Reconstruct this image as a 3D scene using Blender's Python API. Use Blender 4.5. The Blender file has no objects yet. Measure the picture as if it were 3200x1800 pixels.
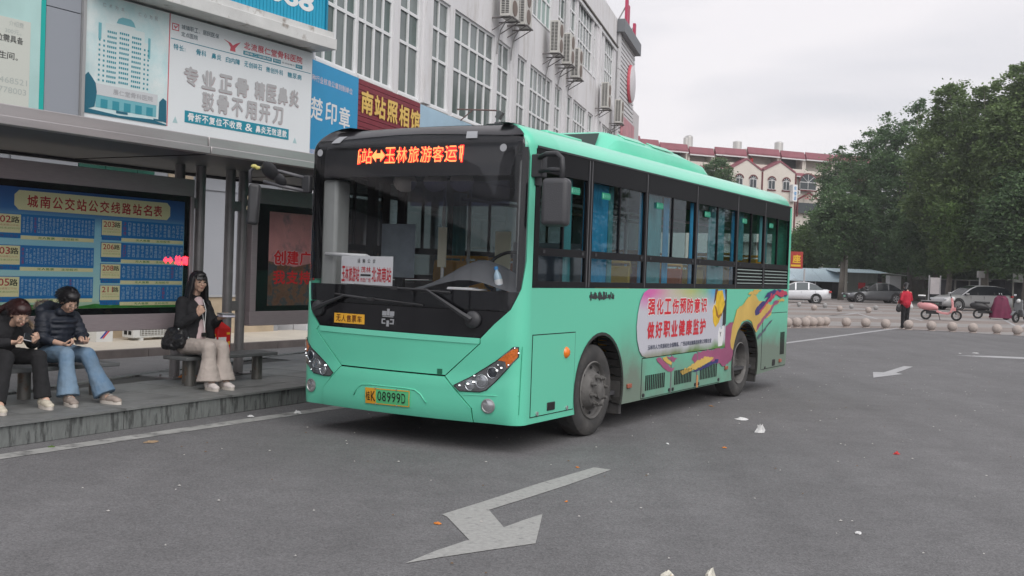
import bpy, bmesh, math, random
from mathutils import Vector, Matrix, Euler
random.seed(7)
PI = math.pi
SC = bpy.context.scene
COL = SC.collection

# ---------------------------------------------------------------- camera
CAM_H = 1.6267
F_PX = 3400.4                     # focal length in pixels of the 3200 px wide photograph
PITCH, ROLL = -0.0175, 0.0351
cf = Vector((0, math.cos(PITCH), math.sin(PITCH)))
cu0 = Vector((0, -math.sin(PITCH), math.cos(PITCH)))
cr0 = Vector((1, 0, 0))
cr = cr0 * math.cos(ROLL) + cu0 * math.sin(ROLL)
cu = cu0 * math.cos(ROLL) - cr0 * math.sin(ROLL)
camd = bpy.data.cameras.new('camera')
camd.sensor_width = 36.0
camd.lens = 36.0 * F_PX / 3200.0
camd.clip_start = 0.05
camd.clip_end = 3000
cam = bpy.data.objects.new('camera', camd)
COL.objects.link(cam)
mw = Matrix((( cr.x, cu.x, -cf.x, 0), (cr.y, cu.y, -cf.y, 0), (cr.z, cu.z, -cf.z, CAM_H), (0, 0, 0, 1)))
cam.matrix_world = mw
SC.camera = cam
SC.render.engine = 'CYCLES'

# ---------------------------------------------------------------- world: overcast daylight
SUN_EL, SUN_AZ = math.radians(44), math.radians(155)
w = bpy.data.worlds.new('World')
SC.world = w
w.use_nodes = True
nt = w.node_tree
nt.nodes.clear()
N = nt.nodes.new
out = N('ShaderNodeOutputWorld')
bg = N('ShaderNodeBackground')
sky = N('ShaderNodeTexSky')
sky.sky_type = 'NISHITA'
sky.sun_disc = False
sky.sun_elevation = SUN_EL
sky.sun_rotation = SUN_AZ
sky.air_density = 1.0
sky.dust_density = 3.0
sc_ = N('ShaderNodeVectorMath'); sc_.operation = 'SCALE'; sc_.inputs['Scale'].default_value = 0.10
tc = N('ShaderNodeTexCoord')
mp = N('ShaderNodeMapping'); mp.inputs['Scale'].default_value = (1.0, 1.0, 3.2)
mp.inputs['Rotation'].default_value = (0.12, 0.25, 0.6)
no = N('ShaderNodeTexNoise'); no.inputs['Scale'].default_value = 2.1; no.inputs['Detail'].default_value = 6
no.inputs['Roughness'].default_value = 0.5; no.inputs['Distortion'].default_value = 0.5
cr_ = N('ShaderNodeValToRGB')
cr_.color_ramp.elements[0].position = 0.36; cr_.color_ramp.elements[0].color = (0.455, 0.465, 0.505, 1)
cr_.color_ramp.elements[1].position = 0.62; cr_.color_ramp.elements[1].color = (0.69, 0.665, 0.68, 1)
mx = N('ShaderNodeMix'); mx.data_type = 'RGBA'; mx.inputs[0].default_value = 0.93
nt.links.new(tc.outputs['Generated'], mp.inputs['Vector'])
nt.links.new(mp.outputs[0], no.inputs['Vector'])
nt.links.new(no.outputs['Fac'], cr_.inputs[0])
nt.links.new(sky.outputs[0], sc_.inputs[0])
nt.links.new(sc_.outputs[0], mx.inputs[6])
nt.links.new(cr_.outputs[0], mx.inputs[7])
nt.links.new(mx.outputs[2], bg.inputs['Color'])
bg.inputs['Strength'].default_value = 1.0
nt.links.new(bg.outputs[0], out.inputs[0])
sl = bpy.data.lights.new('sun', 'SUN')
sl.energy = 1.5
sl.angle = math.radians(60)
sl.color = (1.0, 0.97, 0.93)
so = bpy.data.objects.new('sun', sl)
COL.objects.link(so)
sd = Vector((math.sin(SUN_AZ) * math.cos(SUN_EL), math.cos(SUN_AZ) * math.cos(SUN_EL), math.sin(SUN_EL)))
so.rotation_euler = sd.to_track_quat('Z', 'Y').to_euler()
so.location = (0, 0, 30)
vs = SC.view_settings
vs.view_transform = 'Standard'
vs.look = 'None'
vs.exposure = 0.53
vs.gamma = 1.0
vs.use_curve_mapping = False
try:
    SC.cycles.max_bounces = 8
    SC.cycles.transparent_max_bounces = 16
    SC.cycles.caustics_reflective = False
    SC.cycles.caustics_refractive = False
    SC.cycles.use_denoising = True
except Exception:
    pass

# ---------------------------------------------------------------- measuring: where a line of sight meets a real surface
def ray(px, py):
    return cf + cr * ((px - 1600) / F_PX) - cu * ((py - 900) / F_PX)
def gp(px, py, z=0.0):
    d = ray(px, py); t = (z - CAM_H) / d.z
    return Vector((d.x * t, d.y * t, z))

# ---------------------------------------------------------------- materials
MATS = {}
def mat(name, col, rough=0.6, metal=0.0, var=0.0, vs_=3.0, bump=0.0, bs=40.0, spec=0.5, col2=None, c2=(0.5, 0.62),
        c2s=1.5, coat=0.0, emit=0.0, obj=True, stretch=None, detail=5):
    """Principled surface with procedural tone variation, an optional second colour in patches and fine relief."""
    if name in MATS: return MATS[name]
    m = bpy.data.materials.new(name); m.use_nodes = True
    t = m.node_tree; b = t.nodes['Principled BSDF']
    b.inputs['Base Color'].default_value = (*col, 1)
    b.inputs['Roughness'].default_value = rough
    b.inputs['Metallic'].default_value = metal
    b.inputs['Specular IOR Level'].default_value = spec
    b.inputs['Coat Weight'].default_value = coat
    b.inputs['Coat Roughness'].default_value = 0.08
    if emit:
        b.inputs['Emission Color'].default_value = (*col, 1); b.inputs['Emission Strength'].default_value = emit
    co = None
    if var or bump or col2:
        c = t.nodes.new('ShaderNodeTexCoord'); co = c.outputs['Object']
        if stretch:
            mpp = t.nodes.new('ShaderNodeMapping'); mpp.inputs['Scale'].default_value = stretch
            t.links.new(co, mpp.inputs[0]); co = mpp.outputs[0]
    last = None
    if col2:
        n2 = t.nodes.new('ShaderNodeTexNoise'); n2.inputs['Scale'].default_value = c2s; n2.inputs['Detail'].default_value = 8
        n2.inputs['Roughness'].default_value = 0.65
        t.links.new(co, n2.inputs['Vector'])
        r = t.nodes.new('ShaderNodeMapRange'); r.inputs[1].default_value = c2[0]; r.inputs[2].default_value = c2[1]
        t.links.new(n2.outputs['Fac'], r.inputs[0])
        x = t.nodes.new('ShaderNodeMix'); x.data_type = 'RGBA'
        x.inputs[6].default_value = (*col, 1); x.inputs[7].default_value = (*col2, 1)
        t.links.new(r.outputs[0], x.inputs[0]); last = x.outputs[2]
    if var:
        n1 = t.nodes.new('ShaderNodeTexNoise'); n1.inputs['Scale'].default_value = vs_; n1.inputs['Detail'].default_value = detail
        t.links.new(co, n1.inputs['Vector'])
        r = t.nodes.new('ShaderNodeMapRange'); r.inputs[1].default_value = 0.25; r.inputs[2].default_value = 0.75
        r.inputs[3].default_value = 1 - var; r.inputs[4].default_value = 1 + var
        t.links.new(n1.outputs['Fac'], r.inputs[0])
        x = t.nodes.new('ShaderNodeVectorMath'); x.operation = 'SCALE'
        if last: t.links.new(last, x.inputs[0])
        else: x.inputs[0].default_value = col
        t.links.new(r.outputs[0], x.inputs['Scale']); last = x.outputs[0]
    if last: t.links.new(last, b.inputs['Base Color'])
    if bump:
        n3 = t.nodes.new('ShaderNodeTexNoise'); n3.inputs['Scale'].default_value = bs; n3.inputs['Detail'].default_value = 4
        t.links.new(co, n3.inputs['Vector'])
        bp = t.nodes.new('ShaderNodeBump'); bp.inputs['Strength'].default_value = bump; bp.inputs['Distance'].default_value = 0.02
        t.links.new(n3.outputs['Fac'], bp.inputs['Height']); t.links.new(bp.outputs[0], b.inputs['Normal'])
    MATS[name] = m
    return m

def glass(name, tint=(0.6, 0.66, 0.66), refl=0.06, rough=0.02):
    """Sheet glass: lets tinted light through and mirrors more at a slant."""
    if name in MATS: return MATS[name]
    m = bpy.data.materials.new(name); m.use_nodes = True
    t = m.node_tree; t.nodes.clear()
    o = t.nodes.new('ShaderNodeOutputMaterial'); tr = t.nodes.new('ShaderNodeBsdfTransparent'); g = t.nodes.new('ShaderNodeBsdfGlossy')
    tr.inputs[0].default_value = (*tint, 1); g.inputs['Roughness'].default_value = rough; g.inputs[0].default_value = (0.95, 0.97, 1, 1)
    f = t.nodes.new('ShaderNodeLayerWeight'); f.inputs[0].default_value = 0.5
    pw = t.nodes.new('ShaderNodeMath'); pw.operation = 'POWER'; pw.inputs[1].default_value = 5.5
    ad = t.nodes.new('ShaderNodeMath'); ad.operation = 'MULTIPLY_ADD'; ad.inputs[1].default_value = 0.65; ad.inputs[2].default_value = refl
    t.links.new(f.outputs['Facing'], pw.inputs[0])
    x = t.nodes.new('ShaderNodeMixShader')
    t.links.new(pw.outputs[0], ad.inputs[0]); t.links.new(ad.outputs[0], x.inputs[0])
    t.links.new(tr.outputs[0], x.inputs[1]); t.links.new(g.outputs[0], x.inputs[2]); t.links.new(x.outputs[0], o.inputs[0])
    MATS[name] = m
    return m

def emis(name, col, s):
    if name in MATS: return MATS[name]
    m = bpy.data.materials.new(name); m.use_nodes = True
    t = m.node_tree; t.nodes.clear()
    o = t.nodes.new('ShaderNodeOutputMaterial'); e = t.nodes.new('ShaderNodeEmission')
    e.inputs[0].default_value = (*col, 1); e.inputs[1].default_value = s
    t.links.new(e.outputs[0], o.inputs[0]); MATS[name] = m
    return m

# ---------------------------------------------------------------- object helpers
def thing(name, label, cat, loc=(0, 0, 0), rotz=0.0, group=None):
    o = bpy.data.objects.new(name, None); COL.objects.link(o)
    o.empty_display_size = 0.2
    o.location = loc; o.rotation_euler = (0, 0, rotz)
    o['label'] = label; o['category'] = cat
    if group: o['group'] = group
    return o
def tag(o, label, cat, group=None):
    o['label'] = label; o['category'] = cat
    if group: o['group'] = group
    return o
def struct(o, kind='structure'):
    o['kind'] = kind
    return o
def dup(root, loc=None, rotz=None, label=None, group=None, scale=None):
    r = root.copy(); COL.objects.link(r)
    if loc is not None: r.location = loc
    if rotz is not None: r.rotation_euler = (0, 0, rotz)
    if scale is not None: r.scale = scale if hasattr(scale, '__len__') else (scale,) * 3
    if label: r['label'] = label
    if group: r['group'] = group
    for ch in list(root.children):
        c = ch.copy(); COL.objects.link(c); c.parent = r
        for g in list(ch.children):
            d = g.copy(); COL.objects.link(d); d.parent = c
    return r
def inst(name, mesh, parent, loc=(0, 0, 0), rot=(0, 0, 0), scale=(1, 1, 1)):
    o = bpy.data.objects.new(name, mesh); COL.objects.link(o); o.parent = parent
    o.location = loc; o.rotation_euler = rot; o.scale = scale
    return o

class MB:
    """collects vertices and faces, then links them as ONE mesh object"""
    def __init__(s): s.v = []; s.f = []; s.m = []; s.cur = 0
    def add(s, vs, fs):
        k = len(s.v); s.v += [tuple(p) for p in vs]
        s.f += [tuple(i + k for i in f) for f in fs]; s.m += [s.cur] * len(fs)
        return s
    def use(s, i): s.cur = i; return s
    def box(s, c, d, rz=0.0, M=None):
        x, y, z = d[0] / 2, d[1] / 2, d[2] / 2
        ps = [Vector((a * x, b * y, e * z)) for a in (-1, 1) for b in (-1, 1) for e in (-1, 1)]
        if M is not None: ps = [M @ p for p in ps]
        elif rz: ps = [Matrix.Rotation(rz, 3, 'Z') @ p for p in ps]
        c = Vector(c)
        return s.add([p + c for p in ps], [(0, 1, 3, 2), (4, 6, 7, 5), (0, 4, 5, 1), (2, 3, 7, 6), (0, 2, 6, 4), (1, 5, 7, 3)])
    def bb(s, x0, x1, y0, y1, z0, z1):
        return s.box(((x0 + x1) / 2, (y0 + y1) / 2, (z0 + z1) / 2), (abs(x1 - x0), abs(y1 - y0), abs(z1 - z0)))
    def quad(s, *ps): return s.add(ps, [tuple(range(len(ps)))])
    def tube(s, p0, p1, r0, r1=None, n=10, cap=True):
        r1 = r0 if r1 is None else r1
        p0, p1 = Vector(p0), Vector(p1); d = (p1 - p0)
        q = d.to_track_quat('Z', 'Y') if d.length > 1e-9 else Euler((0, 0, 0)).to_quaternion()
        a = [q @ Vector((math.cos(2 * PI * i / n), math.sin(2 * PI * i / n), 0)) for i in range(n)]
        vs = [p0 + x * r0 for x in a] + [p1 + x * r1 for x in a]
        fs = [(i, (i + 1) % n, n + (i + 1) % n, n + i) for i in range(n)]
        if cap: fs += [tuple(range(n))[::-1], tuple(range(n, 2 * n))]
        return s.add(vs, fs)
    def path(s, pts, r, n=8):
        pts = [Vector(p) for p in pts]; rs = r if hasattr(r, '__len__') else [r] * len(pts)
        vs = []; up = None
        for i, p in enumerate(pts):
            d = (pts[min(i + 1, len(pts) - 1)] - pts[max(i - 1, 0)]).normalized()
            if up is None: up = d.orthogonal().normalized()
            up = (up - d * up.dot(d)).normalized(); sd_ = d.cross(up)
            vs += [p + (up * math.cos(2 * PI * k / n) + sd_ * math.sin(2 * PI * k / n)) * rs[i] for k in range(n)]
        fs = [(i * n + k, i * n + (k + 1) % n, (i + 1) * n + (k + 1) % n, (i + 1) * n + k) for i in range(len(pts) - 1) for k in range(n)]
        fs += [tuple(range(n))[::-1], tuple(range((len(pts) - 1) * n, len(pts) * n))]
        return s.add(vs, fs)
    def lathe(s, prof, c=(0, 0, 0), axis='Z', n=24, M=None):
        """prof: (radius, height) list"""
        vs = []
        for r, h in prof:
            for k in range(n):
                a = 2 * PI * k / n; x, y = r * math.cos(a), r * math.sin(a)
                p = Vector((x, y, h)) if axis == 'Z' else (Vector((x, h, y)) if axis == 'Y' else Vector((h, x, y)))
                if M is not None: p = M @ p
                vs.append(p + Vector(c))
        fs = [(i * n + k, i * n + (k + 1) % n, (i + 1) * n + (k + 1) % n, (i + 1) * n + k) for i in range(len(prof) - 1) for k in range(n)]
        return s.add(vs, fs)
    def ball(s, c, r, n=12, m=8, M=None):
        r = r if hasattr(r, '__len__') else (r, r, r); vs = []
        for i in range(m + 1):
            th = PI * i / m
            for k in range(n):
                a = 2 * PI * k / n
                p = Vector((r[0] * math.sin(th) * math.cos(a), r[1] * math.sin(th) * math.sin(a), r[2] * math.cos(th)))
                if M is not None: p = M @ p
                vs.append(p + Vector(c))
        fs = [(i * n + k, (i + 1) * n + k, (i + 1) * n + (k + 1) % n, i * n + (k + 1) % n) for i in range(m) for k in range(n)]
        return s.add(vs, fs)
    def prism(s, poly, f0, f1):
        """poly: 2D points; f0/f1 map a 2D point to the two 3D faces"""
        n = len(poly); vs = [f0(*p) for p in poly] + [f1(*p) for p in poly]
        return s.add(vs, [tuple(range(n))[::-1], tuple(range(n, 2 * n))] + [(i, (i + 1) % n, n + (i + 1) % n, n + i) for i in range(n)])
    def mesh(s, name, mats, smooth=False):
        me = bpy.data.meshes.new(name)
        me.from_pydata(s.v, [], s.f)
        for m in (mats if isinstance(mats, (list, tuple)) else [mats]): me.materials.append(m)
        if any(s.m): me.polygons.foreach_set('material_index', s.m)
        bm = bmesh.new(); bm.from_mesh(me)
        bmesh.ops.remove_doubles(bm, verts=bm.verts, dist=1e-5)
        bmesh.ops.recalc_face_normals(bm, faces=bm.faces); bm.to_mesh(me); bm.free()
        if smooth:
            me.polygons.foreach_set('use_smooth', [True] * len(me.polygons))
            if smooth is not True: me.set_sharp_from_angle(angle=math.radians(smooth))
        me.update()
        return me
    def build(s, name, mats, parent=None, smooth=False, loc=None, rotz=None, bevel=0.0, seg=2):
        o = bpy.data.objects.new(name, s.mesh(name, mats, smooth)); COL.objects.link(o)
        if parent: o.parent = parent
        if loc: o.location = loc
        if rotz: o.rotation_euler = (0, 0, rotz)
        if bevel:
            b = o.modifiers.new('bevel', 'BEVEL'); b.width = bevel; b.segments = seg; b.limit_method = 'ANGLE'; b.angle_limit = math.radians(35)
            o.data.polygons.foreach_set('use_smooth', [True] * len(o.data.polygons)); o.data.set_sharp_from_angle(angle=math.radians(60))
        return o

_tc = {}
def glyphs(body, bold=0.0, res=3, sp=1.0):
    k = (body, bold, res, sp)
    if k in _tc: return _tc[k]
    c = bpy.data.curves.new('glyphs', 'FONT'); c.body = body; c.resolution_u = res; c.offset = bold; c.space_character = sp
    c.align_x = 'LEFT'
    o = bpy.data.objects.new('glyphs', c); COL.objects.link(o)
    bpy.context.view_layer.update()
    me = o.to_mesh()
    vs = [(v.co.x, v.co.y) for v in me.vertices]; fs = [tuple(p.vertices) for p in me.polygons]
    o.to_mesh_clear(); bpy.data.objects.remove(o); bpy.data.curves.remove(c)
    xs = [v[0] for v in vs] or [0, 1]; ys = [v[1] for v in vs] or [0, 1]
    bx = (min(xs), min(ys), max(xs), max(ys))
    _tc[k] = (vs, fs, bx)
    return _tc[k]
def put(mb, body, u0, v0, u1, v1, fm, bold=0.0, res=3, mode=None, sp=1.0):
    """writes text into the rectangle u0..u1, v0..v1 of a surface; fm maps (u, v) to a point"""
    vs, fs, b = glyphs(body, 0.0, res, sp)
    sx = (u1 - u0) / max(b[2] - b[0], 1e-6); sy = (v1 - v0) / max(b[3] - b[1], 1e-6)
    if bold <= 0:
        mb.add([fm(u0 + (x - b[0]) * sx, v0 + (y - b[1]) * sy) for x, y in vs], fs)
        return mb
    # heavier strokes: the same glyph a few times, nudged sideways, each a hair above the last
    e = bold * .55; uc, vc = (u0 + u1) / 2, (v0 + v1) / 2
    c = fm(uc, vc); a_, b_ = fm(uc + .01, vc) - c, fm(uc, vc + .01) - c
    nn = a_.cross(b_).normalized(); k = 0
    u0 += e * sx; u1 -= e * sx; v0 += e * sy; v1 -= e * sy
    sx2 = (u1 - u0) / max(b[2] - b[0], 1e-6); sy2 = (v1 - v0) / max(b[3] - b[1], 1e-6)
    for du, dv in ((-1, 0), (1, 0), (0, -1), (0, 1), (.6, .6)):
        d = nn * (.00012 * k); k += 1
        mb.add([fm(u0 + (x - b[0]) * sx2 + du * e * sx, v0 + (y - b[1]) * sy2 + dv * e * sy) + d for x, y in vs], fs)
    return mb
def chars(mb, body, u0, v0, u1, v1, fm, bold=0.0, gap=0.12, res=3):
    """one glyph per cell, evenly spread"""
    n = len(body); cw = (u1 - u0) / n
    for i, ch in enumerate(body):
        if ch == ' ': continue
        if ch in '：、。！':
            a = u0 + cw * (i + .12); h_ = (v1 - v0)
            put(mb, ch, a, v0 + (.12 * h_ if ch == '：' else 0), a + cw * (.16 if ch in '：！' else .28), v0 + h_ * {'：': .55, '！': 1.0}.get(ch, .28), fm, bold, res); continue
        a = u0 + cw * (i + gap / 2); put(mb, ch, a, v0, a + cw * (1 - gap), v1, fm, bold, res)
    return mb

# ================================================================ THE BUS
BYAW = 0.5217
BANG = PI / 2 - BYAW
ba = Vector((math.sin(BYAW), math.cos(BYAW), 0)); bb_ = Vector((math.cos(BYAW), -math.sin(BYAW), 0))
BO = Vector((0.8684, 10.7457, 0)) - bb_ * 1.22345
HW = 1.2235; XR = 6.70
GREEN = mat('bus_green_paint', (0.135, 0.62, 0.425), rough=0.32, spec=0.5, coat=0.25, var=0.05, vs_=1.3)
def dirty_green():
    m = mat('bus_green_side_paint', (0.135, 0.60, 0.41), rough=0.36, coat=0.15)
    t = m.node_tree; b = t.nodes['Principled BSDF']
    c = t.nodes.new('ShaderNodeTexCoord'); sp = t.nodes.new('ShaderNodeSeparateXYZ'); t.links.new(c.outputs['Object'], sp.inputs[0])
    n = t.nodes.new('ShaderNodeTexNoise'); n.inputs['Scale'].default_value = 2.2; n.inputs['Detail'].default_value = 8; n.inputs['Roughness'].default_value = 0.6
    t.links.new(c.outputs['Object'], n.inputs['Vector'])
    # road film thrown up by the wheels: thickest low down and behind each wheel
    def fall(src, a, b2, lo=0.0, hi=1.0):
        r = t.nodes.new('ShaderNodeMapRange'); r.interpolation_type = 'SMOOTHSTEP'
        r.inputs[1].default_value = a; r.inputs[2].default_value = b2; r.inputs[3].default_value = lo; r.inputs[4].default_value = hi
        t.links.new(src, r.inputs[0]); return r.outputs[0]
    def op(k, a, b2):
        q = t.nodes.new('ShaderNodeMath'); q.operation = k
        for i, s in enumerate((a, b2)):
            if isinstance(s, float): q.inputs[i].default_value = s
            else: t.links.new(s, q.inputs[i])
        return q.outputs[0]
    low = fall(sp.outputs[2], 1.25, 0.30)
    f1 = op('MULTIPLY', fall(sp.outputs[0], 0.35, 0.62), fall(sp.outputs[0], 1.9, 0.7))
    f2 = fall(sp.outputs[0], 4.9, 5.2)
    beh = op('MAXIMUM', f1, f2)
    base = op('MULTIPLY', fall(sp.outputs[0], -0.6, 0.8), 0.62)
    amt = op('MULTIPLY', op('MAXIMUM', op('MULTIPLY', beh, 1.15), base), low)
    amt = op('MULTIPLY', amt, fall(n.outputs['Fac'], 0.1, 0.7, 0.55, 1.15))
    amt = op('MINIMUM', amt, 0.86)
    x = t.nodes.new('ShaderNodeMix'); x.data_type = 'RGBA'
    x.inputs[6].default_value = (0.135, 0.60, 0.41, 1); x.inputs[7].default_value = (0.17, 0.155, 0.135, 1)
    t.links.new(amt, x.inputs[0]); t.links.new(x.outputs[2], b.inputs['Base Color'])
    t.links.new(fall(amt, 0.0, 0.6, 0.34, 0.8), b.inputs['Roughness'])
    return m
GREENS = dirty_green()
BLK = mat('black_gloss_panel', (0.008, 0.008, 0.010), rough=0.12, spec=0.5, var=0.2, vs_=2)
FRIT = mat('black_window_border', (0.010, 0.010, 0.012), rough=0.3, spec=0.12)
CAPB = mat('black_roof_cap_paint', (0.018, 0.017, 0.020), rough=0.30, spec=0.5, coat=0.2, var=0.3, vs_=3)
SEAM = mat('panel_gap_black', (0.006, 0.006, 0.006), rough=0.8)
RUB = mat('tyre_rubber', (0.045, 0.044, 0.044), rough=0.85, var=0.25, vs_=6, col2=(0.085, 0.08, 0.075), c2=(0.45, 0.7), c2s=4)
RIM = mat('dusty_wheel_rim', (0.15, 0.145, 0.14), rough=0.7, metal=0.2, var=0.25, vs_=7, col2=(0.09, 0.085, 0.08), c2=(0.5, 0.65), c2s=5)
DKPL = mat('dark_grey_plastic', (0.035, 0.036, 0.040), rough=0.5, var=0.12, vs_=8)
ARCH = mat('wheel_arch_liner', (0.02, 0.019, 0.018), rough=0.9, var=0.3, vs_=6, bump=0.3, bs=20)
CHR = mat('chrome', (0.75, 0.76, 0.78), rough=0.12, metal=1.0)
SILV = mat('dull_silver', (0.5, 0.5, 0.5), rough=0.35, metal=0.7)
RED = mat('red_print', (0.62, 0.02, 0.035), rough=0.5)
WHT = mat('white_print', (0.78, 0.78, 0.78), rough=0.5, var=0.03)
BLKP = mat('black_print', (0.012, 0.012, 0.012), rough=0.5)
WG = glass('windscreen_glass', (0.80, 0.81, 0.82), 0.045)
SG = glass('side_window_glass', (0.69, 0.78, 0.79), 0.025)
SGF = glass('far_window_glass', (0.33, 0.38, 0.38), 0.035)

# plan of the front: half curve from the middle round the corner on to the side
_pl = [(-1.66 + .09 * (i * .02 / 1.1) ** 2, i * .02) for i in range(56)]
_s = .18 / 1.1; _a0 = math.atan(_s); _n = 14; _da = (PI / 2 - _a0) / _n
_R = (HW - _pl[-1][1]) / (1 - math.sin(_a0))
_x, _y = _pl[-1]
for i in range(_n):
    am = _a0 + _da * (i + .5); _x += 2 * _R * math.sin(_da / 2) * math.sin(am); _y += 2 * _R * math.sin(_da / 2) * math.cos(am)
    _pl.append((_x, _y))
XC = _x; _pl.append((_x + 12, HW))
_sw = [0.0]
for i in range(1, len(_pl)): _sw.append(_sw[-1] + math.hypot(_pl[i][0] - _pl[i - 1][0], _pl[i][1] - _pl[i - 1][1]))
WC = _sw[-2]
def lerp(x, xs, ys):
    if x <= xs[0]: return ys[0]
    for i in range(1, len(xs)):
        if x <= xs[i]: return ys[i - 1] + (ys[i] - ys[i - 1]) * (x - xs[i - 1]) / (xs[i] - xs[i - 1])
    return ys[-1]
def inset(z):
    if z <= 2.70: return 0.0
    q = min((z - 2.70) / 0.235, 1.0); return 0.40 * (1 - math.sqrt(max(0, 1 - q * q)))
def PW(w_, z, off=0.0):
    """w_: distance along the wrapped front wall from the middle (negative = near side), z: height, off: outwards"""
    aw = abs(w_); sg = -1 if w_ < 0 else 1
    x = lerp(aw, _sw, [p[0] for p in _pl]); y = lerp(aw, _sw, [p[1] for p in _pl])
    x2 = lerp(aw + .01, _sw, [p[0] for p in _pl]); y2 = lerp(aw + .01, _sw, [p[1] for p in _pl])
    x1 = lerp(max(aw - .01, 0), _sw, [p[0] for p in _pl]); y1 = lerp(max(aw - .01, 0), _sw, [p[1] for p in _pl])
    if aw < .01: x1, y1 = x2, -y2
    tx, ty = x2 - x1, y2 - y1; L = math.hypot(tx, ty); nx, ny = -ty / L, tx / L
    k = min(max((WC - aw) / .35, 0), 1)
    i_ = inset(z)
    x += lerp(z, [.24, .3, .4, .6, .68, 1.0, 1.2, 2.0, 2.6, 2.75], [.05, .02, 0, 0, .015, 0, .01, .03, .05, .06]) * k + i_ * min(k * 1.6, 1)
    y *= 1 - i_ / HW
    return Vector((x + nx * off, (y + ny * off) * sg, z))
def wx(x): return -(WC + (x - XC))          # near-side wall position x -> w
def patch(poly, off=0.0, rim=0.0, mats=None, name=None, parent=None, fm=PW, cut=True, smooth=True, cw=0.04, czs=0.06):
    """a panel whose outline is given on the unrolled wall; cut so that it follows the curve; rim = thickness inwards"""
    bm = bmesh.new()
    vs = [bm.verts.new((p[0], p[1], 0)) for p in poly]
    bm.faces.new(vs)
    if cut:
        x0, x1 = min(p[0] for p in poly), max(p[0] for p in poly); z0, z1 = min(p[1] for p in poly), max(p[1] for p in poly)
        cuts = []
        x = math.floor(x0 / cw) * cw
        while x < x1:
            if x > x0 + 1e-4 and abs(x) < 1.36 : cuts.append(((x, 0, 0), (1, 0, 0)))
            x += cw
        z = math.floor(z0 / czs) * czs
        while z < z1:
            if z > z0 + 1e-4: cuts.append(((0, z, 0), (0, 1, 0)))
            z += czs if z < 2.64 else czs / 3
        for co, no_ in cuts:
            bmesh.ops.bisect_plane(bm, geom=bm.verts[:] + bm.edges[:] + bm.faces[:], plane_co=co, plane_no=no_, dist=1e-5)
    if rim:
        r = bmesh.ops.extrude_face_region(bm, geom=bm.faces[:] + bm.edges[:] + bm.verts[:])
        for v in [e for e in r['geom'] if isinstance(e, bmesh.types.BMVert)]: v.co.z = -rim
    for v in bm.verts:
        v.co = fm(v.co.x, v.co.y, off + v.co.z)
    bmesh.ops.recalc_face_normals(bm, faces=bm.faces)
    me = bpy.data.meshes.new(name); bm.to_mesh(me); bm.free()
    if mats: me.materials.append(mats)
    if smooth:
        me.polygons.foreach_set('use_smooth', [True] * len(me.polygons)); me.set_sharp_from_angle(angle=math.radians(40))
    o = bpy.data.objects.new(name, me); COL.objects.link(o)
    if parent: o.parent = parent
    return o
def SD(x, z, off=0.0): return Vector((x, -HW - off, z))       # near side wall
def FS(x, z, off=0.0): return Vector((x, HW + off, z))        # far side wall
def FR(w_, z, off=0.012): return PW(w_, z, off)

bus = thing('city_bus', 'mint green city bus with a lit red destination sign, stopped beside the platform', 'bus', BO, BANG)

# --- front panels
BLEFT = [(0.998, 1.023), (1.127, 1.169), (1.215, 1.438), (1.245, 1.70), (1.245, 2.60), (1.205, 2.76), (1.18, 2.80)]
BRIGHT = [(-0.843, 1.010), (-0.968, 1.138), (-1.118, 1.273), (-1.205, 1.455), (-1.245, 1.70), (-1.245, 2.60), (-1.215, 2.72), (-1.19, 2.78)]
patch([(1.00, 0.26), (1.00, 1.30), (-1.00, 1.30), (-1.00, 0.26)], -0.035, 0, SEAM, 'front_backing', bus)
hatch = patch([(0.994, 1.015), (1.026, 0.978), (0.683, 0.664), (-0.500, 0.661), (-0.842, 0.966), (-0.842, 1.002)], 0.0, .02, GREEN, 'front_hatch', bus)
patch([(0.985, 1.020), (0.975, 0.970), (-0.83, 0.958), (-0.842, 1.008)], 0.008, .012, mat('hatch_lip_green', (0.18, 0.70, 0.50), rough=.3, coat=.3), 'lip', hatch)
bump = patch([(0.676, 0.650), (0.897, 0.432), (0.918, 0.262), (-0.782, 0.262), (-0.776, 0.388), (-0.497, 0.647)], 0.014, .03, GREEN, 'front_bumper', bus)
MB().path([FR(*p, .016) for p in ((0.49, .40), (.45, .47), (.40, .503), (.30, .512), (-.10, .512), (-.21, .505), (-.27, .47), (-.33, .40))], .006, 6).build('raised_line', GREEN, bump, smooth=True)
ROOFZ = 2.70
cl = patch([(0.929, 0.262), (0.909, 0.432), (0.690, 0.655), (1.036, 0.976), (1.004, 1.018)] + BLEFT[1:3] + [(1.60, 1.466), (1.60, 0.262)], 0.004, .02, GREEN, 'front_corner_panel', bus)
patch([(1.245, 1.47), (1.245, 2.62), (1.21, 2.76), (1.19, 2.80), (1.62, 2.80), (1.62, 1.47)], 0.0, .02, FRIT, 'black_corner_post', bus)
cn = patch([(-0.793, 0.262), (-0.788, 0.387), (-0.508, 0.653), (-0.850, 0.962), (-0.849, 1.006)] + [(a - .004, b_) for a, b_ in BRIGHT[1:]] + [(-1.23, 2.80), (wx(-1.40), 2.80), (wx(-1.40), 0.262)], 0.004, .02, GREEN, 'front_corner_panel', bus)
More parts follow.
